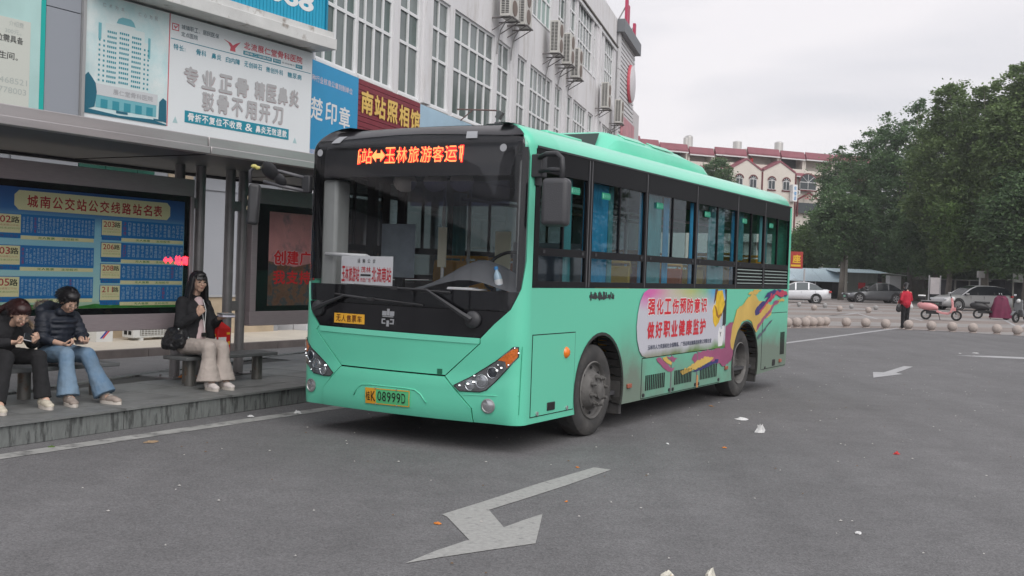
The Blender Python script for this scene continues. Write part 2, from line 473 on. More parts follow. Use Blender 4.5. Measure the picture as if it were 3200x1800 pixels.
# black lower mask, the windscreen and the black roof cap
patch([(0.985, 1.026), BLEFT[1], (1.17, 1.252), (-1.088, 1.250), BRIGHT[1], (-0.838, 1.014)], 0.0, .02, BLK, 'black_front_panel', bus)
ws = patch([(1.175, 1.258)] + BLEFT[2:] + [(0.9, 2.835), (0.3, 2.852), (-0.6, 2.835), (-1.05, 2.80)] + BRIGHT[::-1][0:5] + [(-1.10, 1.256)], 0.002, 0, WG, 'windscreen', bus)
fr1 = patch([(1.17, 1.262), (1.20, 1.40), (1.20, 1.425), (-1.19, 1.425), (-1.19, 1.40), (-1.09, 1.262)], -0.012, 0, FRIT, 'screen_border', bus)
for sg, nm in ((1, 1.0), (-1, 1.0)):
    patch([(sg * 1.240, 1.43), (sg * 1.240, 2.78), (sg * 1.165, 2.78), (sg * 1.165, 1.43)], -0.012, 0, FRIT, 'screen_border', bus)
patch([(1.19, 2.76), (0.9, 2.835), (-1.05, 2.80), (-1.19, 2.765), (-1.15, 2.74), (1.15, 2.745)], -0.012, 0, FRIT, 'screen_border', bus)
for a_, z_ in ((1.092, 2.685), (-0.974, 2.685)):
    patch([(a_ + .035 * math.cos(t * PI / 6), z_ + .035 * math.sin(t * PI / 6)) for t in range(12)], .004, 0, mat('grey_sensor', (.35, .36, .38), .4), 'round_marker', ws, cut=False)
for a_ in (.93, -.66):
    patch([(a_ + .055, 2.775), (a_ + .055, 2.845), (a_ - .055, 2.845), (a_ - .055, 2.775)], .012, .01, mat('grey_clip', (.30, .31, .33), .35), 'screen_clip', ws)
def cap():
    m = MB(); zs = [2.80, 2.83, 2.86, 2.89, 2.91, 2.925, 2.9345]
    wsn = [i * .05 for i in range(-24, 25)]
    rows = [[PW(a_, z + (0.035 if (z < 2.81 and abs(a_) < 1.0) else 0) * (1 - abs(a_)), .006) for a_ in wsn] for z in zs]
    k = len(wsn)
    vs = [p for r in rows for p in r]
    fs = [(i * k + j, i * k + j + 1, (i + 1) * k + j + 1, (i + 1) * k + j) for i in range(len(zs) - 1) for j in range(k - 1)]
    m.add(vs, fs)
    top = rows[-1]
    back = [Vector((-1.02, p.y, 2.940 + .012 * (1 - (p.y / 1.0) ** 2))) for p in top]
    m.add(top + back, [(j, j + 1, k + j + 1, k + j) for j in range(k - 1)])
    return m.build('roof_cap', CAPB, bus, smooth=50)
cap()
def roof_corner(sg, mt):
    m = MB(); zs = [2.69, 2.72, 2.75, 2.79, 2.83, 2.86, 2.89, 2.91, 2.925, 2.935]; ws_ = [sg * (1.19 + i * .045) for i in range(14)]
    k = len(ws_); vs = [PW(a_, z, .003) for z in zs for a_ in ws_]
    m.add(vs, [(i * k + j, i * k + j + 1, (i + 1) * k + j + 1, (i + 1) * k + j) for i in range(len(zs) - 1) for j in range(k - 1)])
    top = vs[-k:]; m.add(top + [Vector((max(p.x, -1.05), p.y * .9, 2.942)) for p in top], [(j, j + 1, k + j + 1, k + j) for j in range(k - 1)])
    m.build('roof_corner', mt, bus, smooth=50)
roof_corner(-1, GREEN); roof_corner(1, CAPB)
m = MB(); m.box((-0.92, -0.62, 2.965), (.22, .30, .03)); m.tube((-.95, -.70, 2.97), (-.95, -.52, 2.985), .02); m.build('roof_marker_cluster', DKPL, bus, bevel=.008)

# --- roof shell from the front cap to the tail
def roof():
    m = MB(); q = 9
    sec = []
    for i in range(q + 1):
        z = 2.70 + .235 * math.sin(PI / 2 * i / q); sec.append((HW - inset(z), z))
    sec += [(.6, 2.945), (.3, 2.952), (0, 2.954)]
    full = [(-y, z) for y, z in sec] + [(y, z) for y, z in sec[::-1][1:]]
    xs = [(-1.15, 1, 0), (-1.0, 1, 0), (1, 1, 0), (3, 1, 0), (5, 1, 0), (6.58, 1, 0), (6.66, .985, .02), (6.70, .95, .06)]
    k = len(full); vs = []
    for x, s_, dz in xs:
        for y, z in full:
            xx = x
            vs.append((xx, y * s_, z if z <= 2.70 else z - dz))
    fs = [(i * k + j, i * k + j + 1, (i + 1) * k + j + 1, (i + 1) * k + j) for i in range(len(xs) - 1) for j in range(k - 1)]
    m.add(vs, fs)
    m.add([(6.70, y * .95, z if z <= 2.70 else z - .06) for y, z in full], [tuple(range(k))])
    return m.build('roof', mat('bus_roof_green', (.16, .68, .48), .28, coat=.4, var=.06, vs_=1.5), bus, smooth=40)
rf = roof()
m = MB(); m.bb(-1.38, 6.66, -HW - .012, -HW + .01, 2.698, 2.716); m.build('drip_rail', DKPL, rf)
# air conditioner on the roof
def hood():
    ac = None
    prof = [(0.98, .80, 2.94, .66, 2.965), (1.20, .80, 2.94, .64, 3.16), (1.28, .82, 2.94, .66, 3.19), (2.1, .82, 2.94, .66, 3.195), (3.4, .82, 2.94, .64, 3.185), (3.95, .81, 2.94, .58, 3.14), (4.24, .76, 2.94, .5, 3.07), (4.42, .66, 2.94, .4, 2.96)]
    m = MB(); vs = []
    for x, yb, zb, yt, ztp in prof:
        h = ztp - zb
        ring = [(yb, zb - .03), (yb, zb + .25 * h), (yb - .03, zb + .6 * h), (yt, ztp - .02 * (h > .05)), (yt - .08, ztp), (.2, ztp + .005)]
        ring = [(-y, z) for y, z in ring] + [(y, z) for y, z in ring[::-1]]
        vs += [(x, y, z) for y, z in ring]
    k = 12
    fs = [(i * k + j, i * k + j + 1, (i + 1) * k + j + 1, (i + 1) * k + j) for i in range(len(prof) - 1) for j in range(k - 1)]
    m.add(vs, fs)
    ac = m.build('air_conditioner_hood', mat('hood_green', (.145, .64, .45), .35, coat=.2, var=.05), bus, smooth=30)
    sl_ = lambda y, t: Vector((.98 + .22 * t - .02, y, 2.97 + .195 * t + .016))
    m = MB(); m.quad(sl_(-.64, .02), sl_(.64, .02), sl_(.60, .90), sl_(-.60, .90)); m.build('air_intake', mat('intake_dark', (.03, .05, .045), .6), ac)
    for a_, b_ in ((1.6, 2.2), (2.45, 3.1)):
        m = MB(); m.box(((a_ + b_) / 2, 0, 3.205), (b_ - a_, .9, .014)); m.box(((a_ + b_) / 2, -.66, 3.175), (b_ - a_, .12, .01), M=Matrix.Rotation(.5, 3, 'X'))
        m.build('hood_panel', GREEN, ac, bevel=.006)
    m = MB(); m.bb(1.2, 4.0, -.785, -.745, 2.945, 2.975); m.build('hood_flange', GREEN, ac, bevel=.01)
    m = MB()
    for i in range(7): m.tube((1.3 + i * .42, -.73, 3.03), (1.3 + i * .42, -.762, 3.03), .012, n=6)
    m.build('hood_bolts', SILV, ac)
hood()
m = MB(); m.box((.35, -.15, 3.00), (.80, .9, .09)); ho = m.build('roof_hatch', GREEN, bus, bevel=.02)
m = MB(); m.box((.35, -.15, 3.05), (.66, .76, .012)); m.build('hatch_seal', DKPL, ho)

# --- near side skin with wheel arches
def arch(cx, r=.545, zc=.455, zb=.262):
    a0 = math.asin((zc - zb) / r)
    return [(cx + r * math.cos(t), zc + r * math.sin(t)) for t in [PI + a0 - (PI + 2 * a0) * i / 22 for i in range(23)]]
A1, A2 = .07, 4.69
skin = [(-1.398, .262)] + arch(A1) + arch(A2) + [(6.60, .30), (6.69, .36), (6.70, 1.466), (-1.398, 1.466)]
def side_skin(name, fm, sg):
    m = MB(); poly = skin
    m.add([fm(p[0], p[1], 0) for p in poly], [tuple(range(len(poly)))])
    o = m.build(name, GREENS, bus)
    md = o.modifiers.new('t', 'TRIANGULATE'); md.ngon_method = 'BEAUTY'
    return o
side_skin('side_panel', SD, 1); side_skin('side_panel', FS, -1)
for f_, s in ((SD, 1), (FS, -1)):
    for cx in (A1, A2):
        m = MB(); ar = arch(cx)
        m.add([f_(*p, .0) for p in ar] + [f_(*p, -.42) for p in ar], [(i, i + 1, 24 + i - 1 + 0, 23 + i) for i in range(22)])
        m.add([f_(*p, -.42) for p in ar], [tuple(range(23))])
        m.build('wheel_arch', ARCH, bus)
for cx in (A1, A2):
    m = MB(); ar = arch(cx); ar2 = arch(cx, .575)
    m.add([SD(*p, .006) for p in ar] + [SD(*p, .004) for p in ar2], [(i, i + 1, 24 + i, 23 + i) for i in range(22)])
    m.build('arch_lip', mat('arch_lip_black', (.03, .03, .028), .6), bus)
m = MB(); m.bb(-1.1, 6.5, -HW + .10, HW - .10, .30, .36); m.bb(6.3, 6.6, -1.0, 1.0, .36, .7); m.build('underfloor', ARCH, bus)
# rear wall
m = MB(); m.bb(6.66, 6.70, -HW + .003, HW - .003, .36, 1.30); m.bb(6.66, 6.70, -HW + .003, -.95, 1.3, 2.70); m.bb(6.66, 6.70, .95, HW - .003, 1.3, 2.70); m.bb(6.66, 6.70, -.95, .95, 2.3, 2.70)
rw = m.build('rear_wall', GREENS, bus)
MB().bb(6.675, 6.69, -.95, .95, 1.3, 2.3).build('rear_window', SG, bus)
MB().bb(6.615, 6.705, -HW - .006, -HW + .05, 1.466, 2.70).build('rear_pillar', GREEN, bus)

def seam_panel(name, x0, z0, x1, z1, m_=GREENS, extra=None):
    p = patch([(x0, z0), (x1, z0), (x1, z1), (x0, z1)], .005, .004, m_, name, bus, fm=SD, cut=False)
    MB().prism([(x0 - .009, z0 - .009), (x1 + .009, z0 - .009), (x1 + .009, z1 + .009), (x0 - .009, z1 + .009)], lambda x, z: SD(x, z, .0005), lambda x, z: SD(x, z, .0025)).build('panel_gap', SEAM, p)
    return p
dr = seam_panel('service_flap', -1.345, .325, -.515, 1.045)
m = MB(); m.box((-.97, -HW - .008, .39), (.15, .012, .075)); m.build('handle', BLKP, dr, bevel=.006)
for x in (-1.235, -.65):
    MB().tube((x, -HW, .345), (x, -HW - .016, .345), .02, n=12).build('lock', SILV, dr)
m = MB(); m.lathe([(.0, -.032), (.03, -.028), (.05, -.012), (.056, 0)], (-.69, -HW - .003, .865), 'Y', 16); m.build('side_indicator', mat('amber_lens', (.85, .20, .01), .15, coat=.6), bus, smooth=True)
for x in (.78, 3.89):
    m = MB(); m.box((x, -HW - .012, .442), (.10, .024, .045)); m.build('side_marker', mat('dusty_red_lens', (.33, .10, .06), .4), bus, bevel=.006)
bp = []
for i, (a_, b_, c_, d_) in enumerate([(1.125, 1.955, 1.21, 1.785), (1.985, 2.795, 2.065, 2.635), (2.825, 3.64, 2.91, 3.54)]):
    p = seam_panel('battery_flap', a_, .278, b_, .705)
    m = MB(); nn = 11
    for k in range(nn):
        x = c_ + (d_ - c_) * (k + .5) / nn
        m.box((x, -HW - .0075, .437), (.026, .006, .165), M=Matrix.Rotation(0.0, 3, 'Y'))
    m.build('vent_slots', SEAM, p)
    for x in (a_ + .04, b_ - .04): MB().tube((x, -HW, .31), (x, -HW - .02, .31), .02, n=10).build('lock', DKPL, p)
    bp.append(p)
for i_, x in enumerate((1.97, 2.81)): MB().bb(x - .013, x + .013, -HW - .010, -HW, .275, .71).build('flap_strip', mat('grey_strip', (.18, .18, .18), .5), bus)
rp = seam_panel('engine_flap', 5.43, .325, 6.64, 1.115)
m = MB()
for k in range(5): m.bb(6.335 + k * .046, 6.357 + k * .046, -HW - .010, -HW - .004, .49, .825)
m.build('vent_slots', SEAM, rp)
m = MB(); m.box((6.02, -HW - .008, .39), (.13, .012, .09)); m.build('handle', BLKP, rp, bevel=.006)
MB().tube((5.6, -HW, .34), (5.6, -HW - .016, .34), .018, n=10).build('lock', DKPL, rp)
m = MB(); m.box((6.34, -HW - .014, .40), (.10, .024, .05)); m.build('side_marker', MATS['dusty_red_lens'], bus, bevel=.006)
m = MB(); rq = random.Random(2)
for k in range(26):
    u = -.235 + .57 * k / 26; m.bb(u, u + .02, -HW - .006, -HW - .002, 1.345 + rq.uniform(0, .03), 1.435 - rq.uniform(0, .035) - (.03 if k % 5 == 3 else 0))
m.build('name_lettering', mat('dark_grey_letters', (.05, .052, .055), .4, metal=.3), bus)
m = MB(); m.bb(1.05 - .0, 1.06, -HW - .004, -HW, .27, 1.46)
MB().bb(.60, .66, -HW + .02, -HW + .30, .16, .50).build('mud_flap', RUB, bus)
MB().bb(5.22, 5.27, -HW + .02, -HW + .30, .16, .50).build('mud_flap', RUB, bus)

# --- advert film and splash decals on the side (flat print)
def adfilm():
    pts = [(3.80, .715), (1.22, .715), (1.10, .74), (1.02, .80), (.95, .92), (.925, 1.06), (.945, 1.20), (1.0, 1.33), (1.09, 1.42), (1.22, 1.462), (3.80, 1.462)]
    m = mat('advert_film', (.7, .7, .72), .35)
    t = m.node_tree; b = t.nodes['Principled BSDF']
    c = t.nodes.new('ShaderNodeTexCoord'); sp = t.nodes.new('ShaderNodeSeparateXYZ'); t.links.new(c.outputs['Object'], sp.inputs[0])
    def ramp(src, a, b2, els):
        r = t.nodes.new('ShaderNodeMapRange'); r.inputs[1].default_value = a; r.inputs[2].default_value = b2; t.links.new(src, r.inputs[0])
        k = t.nodes.new('ShaderNodeValToRGB'); k.color_ramp.elements.remove(k.color_ramp.elements[0])
        for i, (p, col) in enumerate(els):
            e = k.color_ramp.elements[0] if i == 0 else k.color_ramp.elements.new(p)
            e.position = p; e.color = (*col, 1)
        t.links.new(r.outputs[0], k.inputs[0]); return k.outputs[0]
    top = ramp(sp.outputs[0], .95, 3.8, [(0, (.62, .09, .42)), (.15, (.66, .16, .40)), (.32, (.55, .48, .42)), (.55, (.45, .50, .18)), (.72, (.22, .48, .30)), (.82, (.10, .38, .62)), (1, (.12, .35, .7))])
    body = (.56, .56, .62)
    n = t.nodes.new('ShaderNodeTexNoise'); n.inputs['Scale'].default_value = 3.0; t.links.new(c.outputs['Object'], n.inputs[0])
    h = t.nodes.new('ShaderNodeMath'); h.operation = 'MULTIPLY_ADD'; h.inputs[1].default_value = .18; t.links.new(n.outputs['Fac'], h.inputs[0]); t.links.new(sp.outputs[2], h.inputs[2])
    g = ramp(h.outputs[0], 1.32, 1.52, [(0, (0, 0, 0)), (1, (1, 1, 1))])
    x = t.nodes.new('ShaderNodeMix'); x.data_type = 'RGBA'; t.links.new(g, x.inputs[0]); x.inputs[6].default_value = (*body, 1); t.links.new(top, x.inputs[7])
    g2 = ramp(h.outputs[0], .80, .90, [(0, (1, 1, 1)), (1, (0, 0, 0))])
    gc = ramp(sp.outputs[0], 1.1, 3.6, [(0, (.22, .22, .13)), (.5, (.12, .20, .05)), (1, (.10, .26, .05))])
    x2 = t.nodes.new('ShaderNodeMix'); x2.data_type = 'RGBA'; t.links.new(g2, x2.inputs[0]); t.links.new(x.outputs[2], x2.inputs[6]); t.links.new(gc, x2.inputs[7])
    t.links.new(x2.outputs[2], b.inputs['Base Color'])
    o = patch(pts, .011, .002, m, 'side_advert', bus, fm=SD, cut=False)
    f = lambda u, v: SD(u, v, .0135)
    m = MB(); chars(m, '强化工伤预防意识', 1.19, 1.175, 3.08, 1.355, f, .055, .14); chars(m, '做好职业健康监护', 1.19, .915, 3.06, 1.105, f, .055, .14)
    m2 = MB(); f0 = lambda u, v: SD(u, v, .0125); chars(m2, '强化工伤预防意识', 1.18, 1.165, 3.09, 1.365, f0, .10, .06); m2.build('slogan_outline', WHT, o)
    m.build('slogan', RED, o)
    m = MB(); put(m, '玉林市人力资源和社会保障局、广西运美运输集团有限公司联合宣', 1.24, .795, 3.27, .85, f, .03, 2); m.build('small_print', mat('slate_print', (.06, .07, .12), .5), o)
    # worker figure on the film: dark trousers, yellow gloves and helmet, papers
    def shape(nm, pts_, mt, d=.0135):
        MB().prism(pts_, lambda x, z: SD(x, z, .011), lambda x, z: SD(x, z, d)).build(nm, mt, o)
    shape('figure_print', [(3.40, 1.462), (3.80, 1.462), (3.80, 1.02), (3.72, .98), (3.66, .90), (3.60, .90), (3.64, 1.08), (3.60, 1.15), (3.66, 1.25), (3.76, 1.34), (3.72, 1.462)], mat('film_black', (.02, .02, .025), .4))
    shape('figure_print', [(3.36, 1.462), (3.46, 1.462), (3.38, 1.33), (3.32, 1.28), (3.34, 1.36)], mat('film_brown', (.10, .03, .015), .4))
    YEL = mat('film_yellow', (.75, .48, .02), .4, var=.25, vs_=9)
    shape('glove_print', [(3.44, 1.44), (3.62, 1.45), (3.70, 1.33), (3.73, 1.27), (3.62, 1.14), (3.52, 1.04), (3.40, .985), (3.32, 1.05), (3.28, 1.20), (3.33, 1.27), (3.38, 1.26), (3.40, 1.38)], YEL, .0145)
    shape('glove_shadow_print', [(3.33, 1.26), (3.40, 1.24), (3.50, 1.13), (3.62, 1.16), (3.61, 1.13), (3.50, 1.09), (3.42, 1.13), (3.38, 1.21)], mat('film_amber', (.32, .13, .01), .4), .0155)
    shape('papers_print', [(3.54, .735), (3.68, .74), (3.74, .90), (3.72, 1.0), (3.56, .97), (3.52, .86)], WHT, .0145)
    shape('papers_print', [(3.60, 1.10), (3.67, 1.17), (3.66, .96), (3.60, .95)], mat('film_pale', (.45, .52, .58), .4), .015)
    m = MB(); put(m, 'Y', 3.57, .86, 3.63, .92, lambda u, v: SD(u, v, .016), .04); m.build('figure_print', BLKP, o)
adfilm()
def decals():
    PUR = mat('splash_magenta', (.33, .085, .18), .45, var=.15); YE = mat('splash_yellow', (.62, .42, .10), .45, var=.15); NV = mat('splash_navy', (.035, .03, .16), .4); CR = mat('splash_red', (.50, .04, .09), .4); GY = mat('splash_slate', (.09, .11, .14), .5)
    rr = random.Random(3)
    def shp(nm, pts, mt, d, rough=.012):
        q = []
        for i in range(len(pts)):
            a_, b_ = pts[i], pts[(i + 1) % len(pts)]; L = math.hypot(b_[0] - a_[0], b_[1] - a_[1]); n_ = max(1, int(L / .05))
            for k in range(n_): q.append((a_[0] + (b_[0] - a_[0]) * k / n_ + (rr.uniform(-rough, rough) if k else 0), a_[1] + (b_[1] - a_[1]) * k / n_ + (rr.uniform(-rough, rough) if k else 0)))
        MB().prism(q, lambda x, z: SD(x, z, d - .001), lambda x, z: SD(x, z, d)).build(nm, mt, bus)
    shp('paint_splash', [(2.62, .62), (2.70, .68), (3.0, .705), (3.81, .705), (3.81, .98), (3.90, 1.0), (4.10, 1.04), (4.13, .90), (4.14, .60), (4.08, .52), (3.80, .47), (3.50, .53), (3.20, .56), (2.90, .575), (2.72, .57)], PUR, .0085)
    shp('paint_splash', [(4.02, .78), (4.10, 1.0), (4.25, 1.20), (4.50, 1.26), (4.72, 1.36), (4.90, 1.40), (5.05, 1.38), (5.2, 1.30), (5.42, 1.30), (5.72, 1.24), (5.90, 1.24), (5.80, 1.10), (5.45, 1.02), (5.12, .86), (5.02, .92), (4.85, 1.03), (4.69, 1.05), (4.50, 1.03), (4.33, .93), (4.20, .78), (4.14, .66), (4.05, .70)], YE, .0095)
    shp('paint_splash', [(4.70, 1.40), (5.0, 1.46), (5.32, 1.462), (5.05, 1.385)], YE, .0085)
    shp('paint_splash', [(5.02, 1.16), (5.12, 1.22), (5.32, 1.285), (5.52, 1.30), (5.78, 1.40), (5.70, 1.33), (5.50, 1.22), (5.25, 1.13), (5.05, 1.10)], NV, .011)
    shp('paint_splash', [(5.30, 1.13), (5.55, 1.25), (5.80, 1.33), (5.82, 1.40), (5.76, 1.41), (5.72, 1.35), (5.48, 1.25), (5.22, 1.15)], CR, .0115)
    shp('paint_splash', [(5.12, .88), (5.45, 1.02), (5.80, 1.14), (5.98, 1.24), (6.15, 1.27), (6.20, 1.30), (6.0, 1.30), (5.86, 1.24), (5.70, 1.16), (5.40, 1.06), (5.15, .95)], PUR, .011)
    shp('paint_splash', [(5.20, .80), (5.50, .90), (5.75, 1.0), (5.88, 1.02), (5.65, .93), (5.35, .80), (5.22, .76)], GY, .0105)
    shp('paint_splash', [(5.45, 1.33), (5.60, 1.42), (5.90, 1.455), (6.20, 1.46), (6.42, 1.44), (6.50, 1.40), (6.62, 1.39), (6.55, 1.35), (6.40, 1.37), (6.25, 1.34), (6.10, 1.38), (5.95, 1.37), (5.80, 1.31), (5.68, 1.37)], NV, .0105)
    shp('paint_splash', [(5.66, 1.30), (5.85, 1.38), (6.02, 1.44), (6.20, 1.42), (6.36, 1.455), (6.58, 1.42), (6.62, 1.375), (6.45, 1.385), (6.36, 1.345), (6.20, 1.36), (6.02, 1.39), (5.85, 1.33), (5.75, 1.28)], CR, .0115, .018)
    shp('paint_splash', [(5.90, 1.22), (6.10, 1.30), (6.30, 1.33), (6.48, 1.31), (6.42, 1.28), (6.25, 1.29), (6.10, 1.25)], YE, .0105)
    shp('paint_splash', [(1.50, .69), (1.62, .70), (1.80, .62), (1.98, .55), (2.08, .56), (2.0, .52), (1.85, .53), (1.65, .61)], PUR, .0105)
    shp('paint_splash', [(1.80, .70), (2.0, .69), (2.15, .66), (2.05, .62), (1.92, .66)], PUR, .0105)
    shp('paint_splash', [(1.68, .69), (1.80, .70), (1.98, .62), (1.95, .59), (1.80, .63)], YE, .0108)
    shp('paint_splash', [(2.25, .50), (2.55, .545), (2.85, .60), (3.10, .63), (3.40, .60), (3.30, .57), (3.05, .53), (2.80, .50), (2.50, .47), (2.30, .46)], YE, .0105)
    shp('paint_splash', [(2.62, .47), (2.85, .50), (3.05, .52), (3.30, .56), (3.58, .57), (3.56, .53), (3.30, .51), (3.00, .485), (2.80, .465)], NV, .0115)
    shp('paint_splash', [(2.80, .27), (2.86, .27), (2.84, .42), (2.80, .42)], mat('splash_orange', (.60, .28, .10), .5), .0118)
decals()

# --- near-side window band
PIL = [(-1.385, -1.30), (-.36, -.23), (1.055, 1.145), (2.59, 2.67), (4.12, 4.20), (5.335, 5.415), (6.60, 6.70)]
bays = [(PIL[i][1], PIL[i + 1][0]) for i in range(6)]
def glassband(fm, sgn, near):
    y0 = -HW if near else HW; t = .028 if near else -.028
    def B(m, x0, x1, z0, z1, out=0.0): return m.bb(x0, x1, y0 - (out if near else -out), y0 + t, z0, z1)
    for i, (a_, b_) in enumerate(PIL):
        m = MB(); B(m, a_, b_, 1.470, 2.698, .004); p = m.build('window_pillar', FRIT, bus)
        if near and 0 < i < 6:
            for x in ((a_ + .035, b_ - .035) if i == 1 else ((a_ + b_) / 2,)):
                MB().bb(x - .004, x + .004, -HW - .0065, -HW - .003, 1.475, 2.69).build('joint_line', mat('joint_grey', (.16, .16, .17), .5), p)
    for i, (a_, b_) in enumerate(bays):
        wf = MB(); B(wf, a_, b_, 2.495, 2.698, .003); w_ = wf.build('side_window', FRIT, bus)
        for za, zb_ in ((1.755, 1.825), (1.470, 1.525)): wf = MB(); B(wf, a_, b_, za, zb_, .003); wf.build('window_rail', FRIT, w_)
        mid = a_ + (b_ - a_) * .50
        gz = 1.825
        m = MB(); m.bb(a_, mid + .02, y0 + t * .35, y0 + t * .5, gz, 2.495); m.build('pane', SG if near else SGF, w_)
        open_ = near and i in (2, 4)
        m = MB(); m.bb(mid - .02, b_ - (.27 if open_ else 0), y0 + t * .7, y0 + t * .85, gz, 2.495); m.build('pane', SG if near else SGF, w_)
        m = MB(); m.bb(mid - .012, mid + .012, y0 - (.001 if near else -.001), y0 + t, gz, 2.495); m.build('sliding_rail', FRIT, w_)
        if near and i >= 4:
            m = MB(); B(m, a_, b_, 1.525, 1.755, -.02); m.build('louvre_back', SEAM, w_)
            for k in range(5):
                z = 1.545 + k * .045
                MB().bb(a_ + .03, b_ - .03, -HW - .006, -HW + .004, z - .006, z + .006).build('louvre_slat', mat('louvre_pale', (.30, .37, .35), .5), w_)
        else:
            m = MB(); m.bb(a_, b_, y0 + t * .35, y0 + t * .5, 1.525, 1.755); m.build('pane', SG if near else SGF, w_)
        if near:
            # latches and the green exit stickers
            m = MB(); m.box((a_ + .09, -HW - .006, 1.793), (.04, .012, .03)); m.box((b_ - .07, -HW - .006, 1.793), (.04, .012, .03)); m.build('latch', DKPL, w_)
            sx = [-.72, -.04, 1.36, 2.89, 4.34, 5.56][i]
            st = MB().bb(sx, sx + .19, -HW + .002, -HW + .006, 2.345, 2.41).build('exit_sticker', mat('sticker_green', (.01, .26, .15), .6), w_)
            st.location.y = -.008
            m = MB(); put(m, '紧急出口', sx + .06, 2.362, sx + .195, 2.395, lambda u, v: Vector((u, -HW - .0075, v)), .0, 2); m.box((sx + .03, -HW - .007, 2.378), (.03, .001, .04)); m.build('sticker_print', mat('sticker_pale', (.16, .50, .36), .6), w_)
glassband(SD, 1, True); glassband(FS, -1, False)

# --- wheels
def wheel(x, y, s, dual=False):
    """s = -1 near side (outer face towards -y)"""
    wq = bpy.data.objects.new('wheel', None); COL.objects.link(wq); wq.parent = bus; wq.location = (x, y, .4548)
    wq.empty_display_size = .1
    R_ = .4548; W = .245; r = .285
    # y: 0 at outer face, positive inwards (for near side)
    pr = [(r, .012), (r + .02, .004), (r + .06, -.004), (R_ - .07, -.006), (R_ - .03, .008), (R_ - .006, .026), (R_, .045), (R_, W - .045), (R_ - .03, W - .01), (r, W)]
    m = MB(); m.lathe([(a_, -s * 0 + (b_ if s < 0 else -b_)) for a_, b_ in pr], (0, 0, 0), 'Y', 40)
    for k in range(3):
        q = .09 + k * .035
        m.lathe([(R_ - .002 + .004, (b_ if s < 0 else -b_)) for b_ in (q, q + .022)], (0, 0, 0), 'Y', 40)
    m.build('tyre', RUB, wq, smooth=35)
    if not dual:
        pr = [(r + .004, .004), (r - .006, -.006), (r - .016, .004), (r - .022, .03), (r - .045, .045), (.20, .035), (.18, .00), (.165, -.035), (.135, -.045), (.11, -.045), (.085, -.05), (.08, -.085), (.05, -.095), (0, -.097)]
    else:
        pr = [(r + .004, .006), (r - .01, -.002), (r - .018, .01), (r - .03, .13), (r - .06, .15), (.16, .155), (.13, .14), (.11, .10), (.06, .095), (0, .09)]
    m = MB(); m.lathe([(a_, (b_ if s < 0 else -b_)) for a_, b_ in pr], (0, 0, 0), 'Y', 40)
    m.build('rim', RIM, wq, smooth=35)
    yy = (-.045 if not dual else .14) * (1 if s < 0 else -1); so_ = -1 if s < 0 else 1
    m = MB()
    for k in range(8):
        a_ = 2 * PI * (k + .3) / 8; c = Vector((.138 * math.cos(a_), yy, .138 * math.sin(a_)))
        m.tube(c, c + Vector((0, so_ * .055, 0)), .019, .015, 8)
        m.tube(c, c + Vector((0, so_ * .02, 0)), .028, n=6)
    m.build('wheel_nuts', RIM, wq)
    if not dual:
        m = MB()
        for k in range(8):
            a_ = 2 * PI * k / 8; c = Vector((.225 * math.cos(a_), yy * 0 + so_ * -.030, .225 * math.sin(a_)))
            m.tube(c, c + Vector((0, so_ * .006, 0)), .016, n=10)
        m.build('rim_holes', SEAM, wq)
    return wq
wheel(0, -HW + .035, -1); wheel(4.503 + .13, -HW + .05, -1, True); wheel(0, HW - .035, 1); wheel(4.633, HW - .05, 1, True)
m = MB(); m.tube((0, -1, .455), (0, 1, .455), .05); m.tube((4.633, -1, .455), (4.633, 1, .455), .07); m.build('axles', ARCH, bus)

# --- headlights
def headlight(pts, amb, lamps, w0):
    h = patch(pts, .010, .008, mat('headlight_housing', (.20, .20, .205), .3, metal=.5, var=.3, vs_=14), 'headlight', bus)
    n_ = len(pts); ed = MB(); loop = [FR(*p, .010) for p in pts]
    ed.path(loop + [loop[0]], .005, 5); ed.build('headlight_seal', BLKP, h)
    patch(amb, .013, .003, mat('headlight_amber', (.75, .16, .01), .25, var=.3, vs_=60, coat=.5), 'indicator_lens', h)
    for (a_, b_, r, mt, nm) in lamps:
        m = MB()
        p0 = FR(a_, b_, .012); nn = (FR(a_, b_, .02) - p0).normalized(); q = nn.to_track_quat('Z', 'Y').to_matrix()
        m.lathe([(r, 0), (r * 1.02, .004), (r * .9, .005), (r * .82, -.001)], p0, 'Z', 18, q); m.build('lamp_bezel', CHR, h, smooth=True)
        m = MB(); m.lathe([(r * .84, .001), (r * .6, .004), (0, .007)], p0, 'Z', 16, q); m.build(nm, mt, h, smooth=True)
    # faceted reflector pieces
    rr = random.Random(5); m = MB()
    xs = [p[0] for p in pts]; zs = [p[1] for p in pts]
    k = 0
    while k < 26:
        a_, b_ = rr.uniform(min(xs), max(xs)), rr.uniform(min(zs), max(zs))
        ins = False; j = len(pts) - 1
        for i in range(len(pts)):
            if (pts[i][1] > b_) != (pts[j][1] > b_) and a_ < (pts[j][0] - pts[i][0]) * (b_ - pts[i][1]) / (pts[j][1] - pts[i][1]) + pts[i][0]: ins = not ins
            j = i
        k += 1
        if not ins: continue
        s_ = rr.uniform(.010, .024); c = FR(a_, b_, .0125)
        m.ball(c, (s_, s_, s_ * .8), 6, 4)
    m.build('reflector_facets', mat('reflector', (.82, .83, .85), .10, metal=1.0), h)
    patch(pts, .024, 0, glass('headlight_lens', (.93, .95, .96), .05), 'headlight_cover', h)
PROJ = mat('projector_dark', (.03, .035, .045), .08, coat=.6)
BULB = mat('lamp_glass', (.55, .56, .58), .15, metal=.8)
